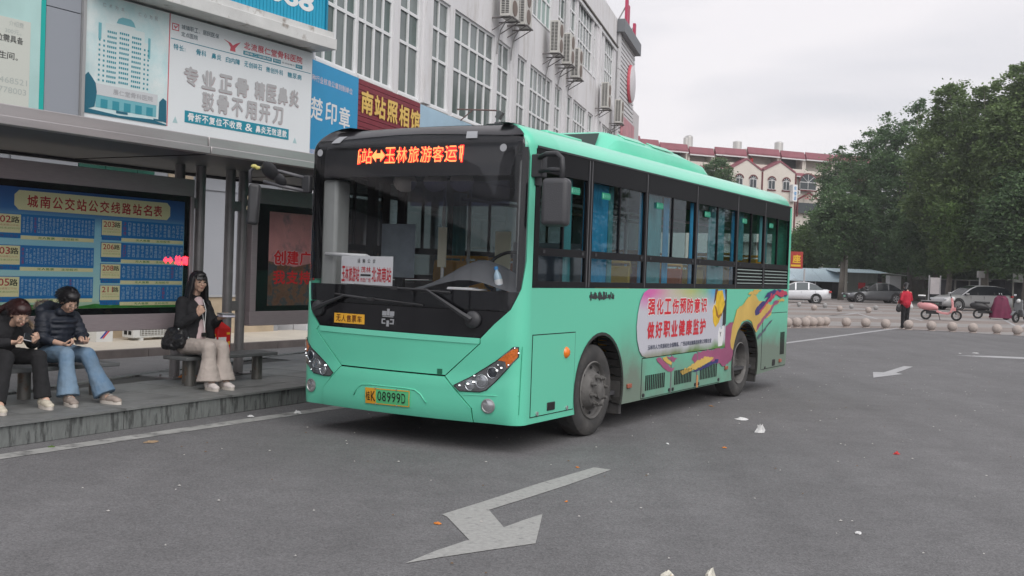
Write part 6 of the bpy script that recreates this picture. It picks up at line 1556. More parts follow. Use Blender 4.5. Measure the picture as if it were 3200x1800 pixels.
for i in range(16): m.bb(33.0 + i * .5, 33.0 + i * .5 + .44, 98.0, 98.06, 0, 2.0)
struct(m.build('board_fence', mat('fence_olive', (.14, .135, .105), .85, var=.3, vs_=2), thing('board_fence_run', 'olive board fence in the shade between the kiosk and the notice board', 'fence')), 'stuff')
for i_, (x0, x1, y, z, lab) in enumerate(((34.4, 37.0, 86, 1.95, 'dark shack under the trees behind the pale grey suv'), (38.0, 41.5, 84, 2.1, 'dark shack with a ragged board roof at the right edge under the trees'))):
    s = thing('shack', lab, 'shed', (0, 0, 0))
    MB().bb(x0, x1, y, y + 4, 0, z).build('wall', mat('shack_dark', (.04, .04, .045), .85, var=.4, vs_=.6), s); MB().bb(x0 - .4, x1 + .3, y - 1.2, y + 4, z, z + .08).build('roof', mat('shack_roof', (.15, .16, .15), .8, var=.3), s)
    for k in range(3): MB().bb(x0 + .2 + k * 1.1, x0 + .3 + k * 1.1, y - .9, y - .8, 0, z).build('post', mat('shack_post', (.22, .22, .20), .7), s)
    if i_: MB().bb(x0, x1, y - 1.3, y - 1.22, z - .15, z + .55).build('roof_board', MATS['shack_roof'], s)
nb = thing('notice_board', 'white notice board on two steel legs behind the pink scooter', 'sign', (0, 0, 0))
MB().bb(28.42, 29.05, 74.0, 74.06, .92, 2.05).build('panel', mat('board_white', (.50, .47, .48), .6, var=.12, vs_=2), nb)
for x in (28.32, 29.08): MB().bb(x, x + .06, 74.0, 74.08, 0, 2.2).build('leg', SCH, nb)
vb = thing('planter_rack', 'low dark plant rack under the white notice board', 'rack', (0, 0, 0)); m = MB()
for k in range(6): m.tube((28.4 + k * .28, 74.6, .1), (28.54 + k * .28, 74.6, .8), .04, n=5); m.tube((28.68 + k * .28, 74.6, .1), (28.54 + k * .28, 74.6, .8), .04, n=5)
m.build('bars', mat('rack_dark', (.05, .055, .05), .7), vb); MB().bb(28.3, 30.2, 74.5, 74.7, .0, .12).build('rail', MATS['rack_dark'], vb)
sp_ = thing('box_sign', 'small grey box sign on a slim pole above the pale grey suv', 'sign', (0, 0, 0))
MB().bb(32.1, 32.55, 75, 75.3, 2.15, 2.62).build('sign_box', mat('box_sign_grey', (.28, .28, .27), .6), sp_); MB().bb(32.22, 32.30, 75.1, 75.18, 0, 2.15).build('pole', SCH, sp_)
rsn2 = thing('red_seat_sign', 'red sign with one yellow character standing behind the bus tail', 'sign', (0, 0, 0))
a_, b_ = at(2462, 838, 79), at(2510, 787, 79)
MB().bb(a_.x, b_.x, 79, 79.15, a_.z, b_.z).build('sign_board', mat('seat_sign_red', (.38, .03, .02), .5), rsn2)
MB().bb(21.15, 21.25, 79.05, 79.15, 0, a_.z).build('pole', SCH, rsn2)
c0, c1_ = at(2477, 822, 78.9), at(2504, 796, 78.9); m = MB(); put(m, '座', c0.x, c0.z, c1_.x, c1_.z, lambda u, v: Vector((u, 78.97, v)), .06); m.bb(c0.x - .1, c1_.x, 78.96, 78.98, c0.z - .25, c0.z - .1); m.build('sign_character', mat('sign_char_yellow', (.75, .45, .02), .5), rsn2)
lp = thing('concrete_pole', 'pale round concrete pole rising from the sheds into the trees', 'pole', (0, 0, 0))
a_, b_ = at(2643, 840, 94), at(2651, 600, 94); m = MB(); m.tube((a_.x, 94, 0), (b_.x, 94, b_.z), .19, .15, 14); m.build('shaft', mat('pole_concrete', (.40, .38, .34), .8, var=.1), lp, smooth=40)
m = MB(); m.tube((b_.x, 94, b_.z - .3), (b_.x, 94, b_.z), .16, n=12); m.build('pole_top', SCH, lp)

# --- terrace of cream houses with dark red roofs
HO = Vector((16.7, 130, 0)); HA = PI / 2 - math.radians(66.5)
CRM = mat('house_cream', (.64, .59, .53), .8, var=.06, vs_=.5); RFT = mat('house_red_tile', (.25, .085, .105), .7, var=.15, vs_=1.0); MRN = mat('house_maroon_trim', (.13, .02, .025), .7); HGL = mat('house_glass', (.05, .06, .065), .15); WFR = mat('house_white_frame', (.62, .62, .62), .6); DKB = mat('balcony_shadow', (.16, .15, .13), .8)
def house(x0, x1, zr, lab, gable, dark=False, roofz=17.6):
    """one terraced house between x0 and x1 of the row"""
    h = thing('terraced_house', lab, 'house', HO, HA, 'cream terraced houses with dark red roofs')
    L = x1 - x0; bx = lambda *a: MB().bb(*a)
    bx(x0, x1, .0, 9, 0, zr - 1.3).build('wall', CRM, h)
    bx(x0, x1, 1.5, 9, zr - 1.3, roofz - .9).build('upper_wall', mat('house_dark_infill', (.07, .07, .07), .8) if dark else CRM, h)
    for x in (x0, x1 - .25): bx(x, x + .25, .2, 2.6, zr - 1.3, roofz - .8).build('balcony_pier', CRM, h)
    bx(x0, x1, .1, .3, zr - .9, zr - .35).build('balcony_rail', CRM, h)
    m = MB(); m.add([(x0, -.2, roofz - .72), (x1 - .12, -.2, roofz - .72), (x1 - .12, .15, roofz), (x0, .15, roofz), (x0, -.2, roofz - .95), (x1 - .12, -.2, roofz - .95), (x1 - .12, .25, roofz - .9), (x0, .25, roofz - .9)], [(0, 1, 2, 3), (4, 5, 1, 0), (1, 5, 6, 2), (3, 7, 4, 0), (7, 6, 5, 4)]); m.build('roof', RFT, h)
    bx(x0, x1 - .12, -.24, -.16, roofz - 1.08, roofz - .93).build('eave', WFR, h)
    bx(x0, x1, .5, 9, roofz - .9, roofz - .2).build('roof_slab', CRM, h)
    # lower roof strip / gable
    if gable:
        xm = (x0 + x1) / 2; a = gable; m = MB(); m.add([(a[0], -.9, zr - 1.25), (a[1], -.9, zr), (a[2], -.9, zr - 1.25), (a[0], .3, zr - 1.25), (a[1], .3, zr), (a[2], .3, zr - 1.25)], [(0, 1, 2), (0, 3, 4, 1), (1, 4, 5, 2)]); 
        g = m.build('gable', CRM, h)
        MB().bb(a[0], a[2], -.9, 0, 6, zr - 1.25).build('gable_wall', CRM, h)
        for p, q in ((a[0], a[1]), (a[2], a[1])):
            t = MB(); v0, v1 = Vector((p, -1.0, zr - 1.25)), Vector((q, -1.0, zr)); d = (v1 - v0); u = Vector((0, 0, .22))
            t.add([v0, v1, v1 + u, v0 + u, v0 + Vector((0, 1.4, 0)), v1 + Vector((0, 1.4, 0)), v1 + u + Vector((0, 1.4, 0)), v0 + u + Vector((0, 1.4, 0))], [(0, 1, 2, 3), (4, 7, 6, 5), (3, 2, 6, 7), (0, 4, 5, 1)]); t.build('barge_board', RFT, g)
        for k in (0, 1):
            cx = a[0] + (a[2] - a[0]) * (.27 + .45 * k); win_arch(h, cx, 12.65, 13.75, .52, -.9)
    m = MB(); m.add([(x0, -.5, zr - 1.25), (x1, -.5, zr - 1.25), (x1, .6, zr - .45), (x0, .6, zr - .45)], [(0, 1, 2, 3)]); m.build('lower_roof', RFT, h)
    bx(x0, x1, -.5, -.42, zr - 1.38, zr - 1.25).build('eave', WFR, h)
    if gable: bx(gable[2] - .02, gable[2] + .16, -1.0, -.6, 5, zr - 1.3).build('party_strip', MRN, h)
    return h
def win_arch(h, cx, z0, z1, r, y):
    m = MB(); n = 10
    pts = [(cx - r, z0), (cx + r, z0)] + [(cx + r * math.cos(PI * i / n), z1 + r * .8 * math.sin(PI * i / n)) for i in range(n + 1)]
    m.prism(pts, lambda u, v: Vector((u, y - .02, v)), lambda u, v: Vector((u, y - .04, v))); w_ = m.build('window', HGL, h)
    m = MB(); out_ = [(cx + (r + .14) * math.cos(PI * i / n), z1 + (r * .8 + .14) * math.sin(PI * i / n)) for i in range(n + 1)]; in_ = [(cx + r * math.cos(PI * i / n), z1 + r * .8 * math.sin(PI * i / n)) for i in range(n + 1)]
    m.add([(a, y - .10, b) for a, b in out_] + [(a, y - .10, b) for a, b in in_], [(i, i + 1, n + 2 + i, n + 1 + i) for i in range(n)]); m.bb(cx - r - .12, cx + r + .12, y - .12, y - .02, z0 - .16, z0 - .02); m.build('window_hood', MRN, w_)
    m = MB()
    for x in (cx - r, cx - .03, cx + r - .06): m.bb(x, x + .06, y - .08, y - .045, z0, z1)
    m.bb(cx - r, cx + r, y - .08, y - .045, z1 - .04, z1 + .04); m.bb(cx - r, cx + r, y - .08, y - .045, z0, z0 + .06)
    for k in (45, 90, 135): m.tube((cx, y - .06, z1), (cx + r * math.cos(math.radians(k)), y - .06, z1 + r * .8 * math.sin(math.radians(k))), .03, n=5)
    m.build('window_frame', WFR, w_)
house(-9, -2.2, 15.8, 'cream house of the row mostly hidden by the long building', None, roofz=17.9)
house(-2.2, .35, 15.8, 'cream house at the left end of the row with two steel tanks', None, roofz=17.6)
house(.4, 4.4, 15.8, 'cream house left of the tall steel tank pair', None, dark=True, roofz=17.4)
house(4.5, 8.1, 15.8, 'cream house below the tall steel tank pair', None, roofz=17.2)
house(8.2, 12.9, 16.05, 'cream house with the left pointed gable and two arched windows', (10.0, 12.28, 14.57), roofz=17.45)
house(13.0, 17.9, 16.1, 'cream house with the right pointed gable and hanging red cloth', (14.75, 17.31, 19.66), roofz=17.8)
house(18.0, 21.8, 15.9, 'cream house with a dark open upper storey right of the gables', None, dark=True, roofz=17.75)
h8 = house(21.85, 26.5, 15.8, 'cream house with a wide arched window half hidden by trees', None, roofz=17.8)
h9 = house(26.6, 34, 15.8, 'cream house hidden in the trees at the right end of the row', None, roofz=17.9)
win_arch(h8, 21.95, 12.95, 13.9, 1.3, -.52)
m = MB(); m.bb(20.3, 20.45, -.7, -.5, 9.5, 11.8); m.bb(23.6, 23.75, -.7, -.5, 9.5, 11.8); m.add([(20.1, -.8, 11.7), (22.0, -.8, 12.7), (23.9, -.8, 11.7), (23.9, -.8, 11.45), (22.0, -.8, 12.4), (20.1, -.8, 11.45)], [(0, 1, 4, 5), (1, 2, 3, 4)]); m.build('porch_trim', MRN, h8)
m = MB(); [m.lathe([(.17, -.03), (.24, -.03), (.24, 0), (.17, 0)], (x, -.56, 12.0), 'Y', 16) for x in (21.75, 22.2)]; m.build('ring_ornament', SR, h8)
MB().bb(20.5, 23.5, -.56, -.5, 10.0, 11.3).build('window', HGL, h8)
def tank(x, z0, r, hh, lab):
    t = thing('water_tank', lab, 'water tank', HO + Vector((math.cos(HA), math.sin(HA), 0)) * x + Vector((-math.sin(HA), math.cos(HA), 0)) * 3 + Vector((0, 0, z0)), HA, 'steel water tanks on the house roofs')
    m = MB(); m.lathe([(0, .3), (r, .3)] + [(r * (1 + (.03 if k % 2 else 0)), .3 + hh * k / 8) for k in range(9)] + [(r * .5, .3 + hh * 1.1), (0, .3 + hh * 1.12)], n=20); m.build('drum', mat('tank_steel', (.55, .54, .52), .35, metal=.6), t, smooth=40)
    m = MB(); [m.tube((r * .8 * math.cos(k * PI / 2), r * .8 * math.sin(k * PI / 2), -1.5), (r * .8 * math.cos(k * PI / 2), r * .8 * math.sin(k * PI / 2), .3), .04, n=5) for k in range(4)]; m.build('stand', SCH, t)
for x, z, r, h_, l in ((-3.05, 17.1, .62, 1.2, 'steel water tank, left of the leftmost pair on the roofs'), (-1.75, 17.0, .50, .9, 'shorter steel water tank, right of the leftmost pair'), (5.9, 17.0, .33, 1.3, 'slim steel water tank behind the tall one'), (6.3, 17.0, .48, 1.5, 'tall steel water tank above the end of the bus hood'), (13.5, 17.4, .55, 1.0, 'steel water tank on the roof between the two gables'), (19.9, 17.4, .55, 1.4, 'steel water tank nearest the trees')): tank(x, z, r, h_, l)
hsn = thing('house_sign', 'narrow white and blue vertical sign on the cream house wall above the bus tail', 'sign', HO, HA)
MB().bb(18.85, 19.55, -1.6, -1.0, 11.3, 13.4).build('sign_board', WHT, hsn); m = MB(); chars(m, '住', 19.0, 12.7, 19.42, 13.2, wf(-1.62), .05); chars(m, '宿', 19.0, 12.05, 19.42, 12.55, wf(-1.62), .05); chars(m, '店', 19.0, 11.45, 19.42, 11.95, wf(-1.62), .05); m.build('sign_print', mat('house_sign_blue', (.10, .32, .60), .5), hsn)
hac = thing('house_air_conditioner', 'white outdoor unit on the cream house wall beside the vertical sign', 'air conditioner', HO, HA)
MB().bb(19.8, 20.55, -.9, -.52, 12.25, 12.78).build('casing', MATS['ac_white'], hac, bevel=.02); m = MB(); m.lathe([(0, -.01), (.2, -.01), (.2, .0)], (20.15, -.905, 12.5), 'Y', 14); m.build('fan', MATS['fan_dark'], hac)
rc = HO + Vector((math.cos(HA), math.sin(HA), 0)) * 13.9 + Vector((-math.sin(HA), math.cos(HA), 0)) * .35
tag(MB().bb(-.2, .2, 0, .06, 15.9, 16.5).build('red_cloth', mat('cloth_red', (.5, .03, .03), .8), None, loc=rc, rotz=HA), 'small red cloth hanging on the balcony above the left gable', 'cloth')

# --- trees: trunk, limbs and a crown of leaf clumps
LEAFM = {}
def leafmat(nm, c1, c2_):
    m = bpy.data.materials.new(nm); m.use_nodes = True; t = m.node_tree; b = t.nodes['Principled BSDF']; b.inputs['Roughness'].default_value = .6; b.inputs['Specular IOR Level'].default_value = .3
    a = t.nodes.new('ShaderNodeAttribute'); a.attribute_name = 'tone'
    x = t.nodes.new('ShaderNodeMix'); x.data_type = 'RGBA'; x.inputs[6].default_value = (*c1, 1); x.inputs[7].default_value = (*c2_, 1)
    t.links.new(a.outputs['Fac'], x.inputs[0]); t.links.new(x.outputs[2], b.inputs['Base Color'])
    tr = t.nodes.new('ShaderNodeBsdfTranslucent'); t.links.new(x.outputs[2], tr.inputs[0]); ms = t.nodes.new('ShaderNodeMixShader'); ms.inputs[0].default_value = .35
    o = t.nodes['Material Output']; t.links.new(b.outputs[0], ms.inputs[1]); t.links.new(tr.outputs[0], ms.inputs[2]); t.links.new(ms.outputs[0], o.inputs[0]); return m
LM = [leafmat('leaves_deep_green', (.068, .128, .062), (.165, .260, .115)), leafmat('leaves_olive', (.095, .150, .060), (.195, .275, .105)), leafmat('leaves_light', (.085, .16, .055), (.19, .30, .09))]
BARK = mat('tree_bark', (.16, .145, .125), .9, var=.25, vs_=3)
def tree(nm, label, x, y, h, rx, ry, zb, ncl, mt, seed, leaf=.27, per=78, wisps=0, group='trees behind the car park', gaps=.0, tw=.28, csz=1.0):
    rg = np.random.default_rng(seed); t = thing(nm, label, 'tree', (x, y, 0), 0, group)
    H = h - zb; cz = zb + H * .5
    # clump centres: on lumpy shells of the crown
    d = rg.normal(size=(ncl, 3)); d /= np.linalg.norm(d, axis=1)[:, None]
    lump = 1 + .16 * np.sin(d[:, 0] * 5 + seed) * np.cos(d[:, 2] * 4 + seed * 2) + .12 * np.sin(d[:, 1] * 7 + seed)
    r = rg.uniform(.55, 1.0, ncl) ** .6 * lump
    cen = d * r[:, None] * np.array([rx, ry, H / 2]); cen[:, 2] += cz
    if wisps:
        k = wisps; top = np.stack([rg.uniform(-rx * .8, rx * .8, k), rg.uniform(-ry * .5, ry * .5, k), np.zeros(k)], 1)
        top[:, 2] = cz + H / 2 * np.sqrt(np.maximum(0, 1 - (top[:, 0] / rx) ** 2)) + rg.uniform(-.1, .16, k) * H * .5
        cen = np.concatenate([cen, top])
    m = MB(); lean = rg.uniform(-.04, .04) * h; 
    fork = zb + H * .22
    m.path([(0, 0, -.1), (lean * .3, 0, zb * .5), (lean * .6, 0, fork)], [tw, tw * .8, tw * .65], 8)
    sel = rg.choice(len(cen), 9 if not wisps else 9 + min(wisps, 8), replace=False)
    if wisps: sel[-min(wisps, 8):] = np.arange(ncl, ncl + min(wisps, 8))
    for i in sel:
        e = Vector(cen[i]); s_ = Vector((lean * .6, 0, fork)); mid_ = s_.lerp(e, .5) + Vector((0, 0, .08 * H)) * rg.uniform(-.5, 1)
        m.path([s_, mid_, e], [tw * .42, tw * .22, tw * .06], 5)
    m.build('trunk', BARK, t, smooth=True)
    # leaves
    n = len(cen) * per; ci = np.repeat(np.arange(len(cen)), per)
    cs = rg.uniform(.55, 1.15, len(cen)) * csz
    if wisps: cs[ncl:] *= .55
    off = rg.normal(size=(n, 3)) * np.array([.42, .42, .26]); off[:, 2] -= .10 * np.linalg.norm(off[:, :2], axis=1)
    P = cen[ci] + off * cs[ci][:, None]
    a = rg.normal(size=(n, 3)); a[:, 2] *= .5; a /= np.linalg.norm(a, axis=1)[:, None]
    up_ = rg.normal(size=(n, 3)) * .6 + np.array([0, 0, 1.0]); b = np.cross(a, up_); b /= np.linalg.norm(b, axis=1)[:, None]
    s = rg.uniform(.6, 1.3, n)[:, None] * leaf
    v = np.stack([P - a * s * .5, P + b * s * .28, P + a * s * .5, P - b * s * .28], 1).reshape(-1, 3)
    me = bpy.data.meshes.new('crown'); me.vertices.add(4 * n); me.vertices.foreach_set('co', v.ravel()); me.loops.add(4 * n); me.loops.foreach_set('vertex_index', np.arange(4 * n, dtype=np.int32)); me.polygons.add(n)
    me.polygons.foreach_set('loop_start', np.arange(0, 4 * n, 4, dtype=np.int32)); me.polygons.foreach_set('loop_total', np.full(n, 4, dtype=np.int32))
    tone = np.clip(rg.uniform(0, 1, len(cen))[ci] * .7 + rg.uniform(0, .3, n), 0, 1)
    at_ = me.attributes.new('tone', 'FLOAT', 'FACE'); at_.data.foreach_set('value', tone.astype(np.float32))
    me.update(calc_edges=True); me.materials.append(mt); o = bpy.data.objects.new('crown', me); COL.objects.link(o); o.parent = t
    return t
def T(px, pytop, pybot, Y, wpx, label, mt, seed, **k):
    c = at(px, pytop, Y); b = at(px, pybot, Y); w_ = wpx / F_PX * Y / 2
    return tree('broadleaf_tree', label, c.x, Y, c.z, w_, w_ * .8, max(b.z, 1.2), k.pop('ncl', 300), mt, seed, **k)
T(2655, 480, 860, 108, 200, 'dark green tree at the left edge of the big tree mass, beside the houses', LM[0], 11, wisps=14, ncl=340)
T(2760, 430, 870, 104, 260, 'dark rounded tree above the white kiosk', LM[0], 12, wisps=16, ncl=420)
T(2870, 350, 850, 98, 280, 'tall dark green tree behind the person in red', LM[0], 13, wisps=22, ncl=460)
T(2985, 300, 820, 84, 270, 'tall tree with bare grey twigs rising above the notice board', LM[1], 14, wisps=30, ncl=460)
T(3110, 300, 800, 80, 300, 'olive green tree with pale branches right of the notice board', LM[1], 15, wisps=34, ncl=520)
T(3230, 225, 790, 76, 300, 'tallest olive tree, nearest above the motorbikes', LM[1], 16, wisps=36, ncl=520)
T(2940, 600, 850, 90, 240, 'lower dark tree overhanging the notice board', LM[0], 17, ncl=300)
T(3085, 560, 850, 80, 280, 'low hanging light green boughs above the pale grey suv', LM[2], 18, ncl=320)
T(3220, 540, 850, 74, 260, 'low dark tree at the right edge above the motorbikes', LM[0], 19, ncl=300)
T(2540, 700, 850, 112, 130, 'bushy light green tree behind the red sign', LM[2], 20, ncl=200, leaf=.28)
T(2620, 680, 840, 110, 130, 'bushy mid green tree behind the concrete pole', LM[2], 21, ncl=220, leaf=.28)
T(2490, 720, 850, 114, 120, 'bushy mid green tree just above the bus tail', LM[0], 22, ncl=180, leaf=.28)
T(2700, 640, 860, 112, 160, 'mid green tree between the houses and the dark trees', LM[0], 23, ncl=260, leaf=.26)
T(2245, 492, 640, 118, 85, 'small dark conifer shaped tree in front of the houses above the bus roof', LM[0], 24, ncl=120, leaf=.25, csz=.8)
T(2360, 585, 700, 120, 40, 'tiny green shrub between the arched windows and the bus roof', LM[2], 25, ncl=30, leaf=.2, csz=.6)
T(3330, 300, 820, 86, 320, 'tree standing beyond the tallest olive tree', LM[0], 26, ncl=300)
T(2640, 600, 800, 91, 170, 'dark leafy tree hiding the top of the concrete pole', LM[0], 31, ncl=240)
T(3010, 700, 900, 94, 260, 'low shady tree behind the shacks', LM[0], 32, ncl=260)
T(3190, 680, 910, 88, 240, 'low shady tree at the right end behind the shacks', LM[0], 33, ncl=260)
# unseen trees added beyond the right edge to darken reflections on the bus side
src = [o_ for o_ in bpy.data.objects if o_.name.startswith('broadleaf_tree')][:4]
for i_, (x, y, w_) in enumerate(((36, 62, 'first'), (41, 50, 'second'), (46, 58, 'third'), (45, 38, 'fourth'), (52, 44, 'fifth'), (50, 27, 'sixth'), (58, 34, 'seventh'), (56, 14, 'eighth'), (52, 2, 'ninth'))):
    q = dup(src[i_ % 4], (x, y, 0), i_ * 1.3, 'unseen broadleaf tree added beyond the right edge, %s from the motorbikes' % w_)
# far wood behind the trees, one mass nobody could count
rg = np.random.default_rng(5); n = 26000
P = np.stack([rg.uniform(38, 100, n), rg.uniform(106, 122, n), np.zeros(n)], 1); P[:, 2] = rg.uniform(0, 1, n) ** .7 * (9 + 2.5 * np.sin(P[:, 0] * .35) + 1.5 * np.sin(P[:, 0] * .9)) * np.clip((P[:, 0] - 30) / 14, .3, 1)
a = rg.normal(size=(n, 3)); a /= np.linalg.norm(a, axis=1)[:, None]; b = np.cross(a, rg.normal(size=(n, 3))); b /= np.linalg.norm(b, axis=1)[:, None]
v = np.stack([P - a * .5, P + b * .3, P + a * .5, P - b * .3], 1).reshape(-1, 3)
me = bpy.data.meshes.new('far_wood'); me.from_pydata(v.tolist(), [], np.arange(4 * n).reshape(-1, 4).tolist()); me.attributes.new('tone', 'FLOAT', 'FACE').data.foreach_set('value', rg.uniform(0, .6, n).astype(np.float32)); me.materials.append(LM[0])
o = bpy.data.objects.new('far_wood', me); COL.objects.link(o); o['kind'] = 'stuff'; o['label'] = 'dense dark wood behind the car park trees'; o['category'] = 'wood'

# --- litter on the road
def litter(nm, lab, px, py, s, mt, seed, h=.02, z=0.0, cat='litter'):
    s *= .8; h *= .75
    rg_ = random.Random(seed); p = gp(px, py, z); n = 9; m = MB(); vs = []
    for j in range(4):
        for k in range(n):
            a_ = 2 * PI * k / n; r = s * (1, .75, .4, .05)[j] * rg_.uniform(.6, 1.2); vs.append((r * math.cos(a_), r * .7 * math.sin(a_), h * (0, .6, 1, .8)[j] * rg_.uniform(.5, 1.3) + .004))
    m.add(vs, [(i * n + k, i * n + (k + 1) % n, (i + 1) * n + (k + 1) % n, (i + 1) * n + k) for i in range(3) for k in range(n)] + [tuple(range(3 * n, 4 * n))])
    return tag(m.build(nm, mt, None, loc=p, rotz=rg_.uniform(0, 3)), lab, cat)
PBAG = mat('plastic_film', (.55, .55, .55), .35, var=.2, vs_=20, coat=.3); PAPR = mat('tissue_paper', (.66, .66, .66), .8); OPEEL = mat('orange_peel', (.62, .20, .03), .6, var=.15, vs_=20); LEAFD = mat('dry_leaf', (.30, .16, .06), .8)
litter('plastic_bag', 'crumpled clear plastic bag standing on the road right of the bus rear wheel', 2375, 1352, .085, PBAG, 1, .10)
litter('paper_scrap', 'flat white torn wrapper beyond the plastic bag', 2318, 1311, .14, PAPR, 2, .02)
litter('paper_scrap', 'white crumpled greasy paper on the road closest to the viewer', 2218, 1808, .055, mat('greasy_paper', (.62, .60, .52), .6, var=.3, vs_=30, col2=(.40, .25, .08), c2=(.58, .66), c2s=20), 3, .06)
litter('paper_scrap', 'smaller greasy paper left of the white crumpled one', 2085, 1800, .05, MATS['greasy_paper'], 4, .03)
litter('tissue', 'small white tissue on the kerb line beside the bus front corner', 930, 1292, .06, PAPR, 5, .035)
litter('tissue', 'small white tissue on the road by the kerb line, left of the other', 782, 1303, .05, PAPR, 6, .02)
litter('orange_peel', 'orange peel piece left of the big road arrow', 1368, 1638, .05, OPEEL, 7, .012)
litter('orange_peel', 'tiny orange peel right of the big road arrow', 1770, 1569, .022, OPEEL, 8, .008)
litter('orange_peel', 'tiny orange peel above the arrow shaft', 1804, 1462, .03, OPEEL, 9, .01)
litter('orange_peel', 'orange scrap on the road below the plastic bag', 2264, 1400, .04, OPEEL, 10, .01)
litter('red_wrapper', 'small red wrapper on the open road at the right', 2800, 1420, .05, mat('wrapper_red', (.5, .03, .03), .5), 11, .03)
for i_, (x, y, s, mt, l) in enumerate(((2085, 1388, .035, PAPR, 'white paper crumb below the bus middle'), (2680, 1668, .05, PAPR, 'white paper flake low at the right'), (2222, 1330 - 60, .05, LEAFD, 'dry brown leaf beside the rear wheel'), (3000, 1105, .05, PAPR, 'pale paper far across the road'), (3050, 1104, .14, PAPR, 'longer pale wrapper far right on the road'), (470, 1382, .10, mat('cardboard', (.34, .24, .15), .8), 'torn cardboard at the foot of the kerb'), (160, 1398, .05, mat('green_weed', (.08, .14, .03), .9), 'weed tuft at the foot of the kerb'))):
    litter('scrap', l, x, y, s, mt, 30 + i_, .012)
litter('orange_peel', 'orange peel at the foot of the bench leg', 566, 1185, .05, OPEEL, 50, .05, .2)
litter('orange_peel', 'orange peel between the bench legs', 612, 1182, .03, OPEEL, 51, .04, .2)
rgd = np.random.default_rng(9); n = 900; m = MB(); m2 = MB()
for k in range(n):
    x, y = rgd.uniform(-3.2, 13), rgd.uniform(4.5, 30) ** 1.0; s = rgd.uniform(.004, .014)
    if x < -3.6 + (y - 9) * .47 + .6: continue
    (m if k % 3 else m2).add([(x - s, y, .006), (x, y - s * .7, .006), (x + s, y, .006), (x, y + s * .8, .012)], [(0, 1, 2, 3)])
struct(m.build('grit', mat('pale_grit', (.40, .39, .37), .8)), 'stuff'); struct(m2.build('leaf_crumbs', mat('brown_crumbs', (.14, .09, .05), .9)), 'stuff')

# ================================================================ PEOPLE
SKIN = mat('skin', (.56, .36, .27), .55, var=.05, vs_=20); LIPS = mat('lips', (.42, .16, .14), .5)
HBK = mat('hair_black', (.012, .011, .013), .42, var=.3, vs_=40, stretch=(4, 4, .4)); HBR = mat('hair_dark_auburn', (.035, .012, .012), .42, var=.3, vs_=40, stretch=(4, 4, .4))
CBLK = mat('cloth_black', (.014, .014, .017), .85, var=.25, vs_=9, bump=.2, bs=50); CNVY = mat('cloth_navy_quilt', (.016, .021, .034), .6, var=.3, vs_=9)
CBEI = mat('cloth_beige', (.46, .40, .365), .85, var=.08, vs_=9, bump=.25, bs=16); JEAN = mat('denim_light_blue', (.17, .25, .34), .85, var=.32, vs_=7, col2=(.09, .16, .25), c2=(.45, .65), c2s=3.5)
CPNK = mat('cloth_pale_pink', (.60, .46, .47), .8, var=.08, vs_=20); CRED = mat('cloth_crimson', (.46, .012, .035), .75, var=.12, vs_=5)
SHW = mat('shoe_white', (.66, .60, .58), .6, var=.1, vs_=20); SHC = mat('shoe_cream', (.56, .51, .42), .6, var=.15, vs_=20); SHB = mat('shoe_taupe', (.30, .25, .22), .6, var=.3, vs_=16); SOLE = mat('shoe_sole', (.60, .55, .50), .6)
V = Vector
_cl = bpy.data.textures.new('folds', 'CLOUDS'); _cl.noise_scale = .055; _cl.noise_depth = 2
def solid(name, prims, voxel, mt, parent, smooth=2, folds=0.0):
    """capsules ('c', p, q, r, s), ellipsoids ('e', centre, radii, matrix) fused into one continuous surface"""
    m = MB()
    for p in prims:
        if p[0] == 'k': m.tube(V(p[1]), V(p[2]), p[3], p[4], 16)
        elif p[0] == 'c':
            a, b, r, s_ = V(p[1]), V(p[2]), p[3], p[4]; m.tube(a, b, r, s_, 14); m.ball(a, r * .995, 12, 8); m.ball(b, s_ * .995, 12, 8)
        else: m.ball(p[1], p[2], 18, 12, p[3] if len(p) > 3 else None)
    me = bpy.data.meshes.new(name); me.from_pydata(m.v, [], m.f); o = bpy.data.objects.new(name, me); COL.objects.link(o)
    r_ = o.modifiers.new('r', 'REMESH'); r_.mode = 'VOXEL'; r_.voxel_size = voxel
    if smooth: q = o.modifiers.new('s', 'SMOOTH'); q.factor = .5; q.iterations = smooth
    if folds: d = o.modifiers.new('d', 'DISPLACE'); d.texture = _cl; d.strength = folds; d.mid_level = .5; d.texture_coords = 'LOCAL'
    bpy.context.view_layer.update()
    ev = o.evaluated_get(bpy.context.evaluated_depsgraph_get()); nm = bpy.data.meshes.new_from_object(ev)
    nm.name = name; nm.materials.clear(); nm.materials.append(mt); nm.polygons.foreach_set('use_smooth', [True] * len(nm.polygons))
    bpy.data.objects.remove(o); bpy.data.meshes.remove(me)
    n_ = bpy.data.objects.new(name, nm); COL.objects.link(n_); n_.parent = parent
    return n_
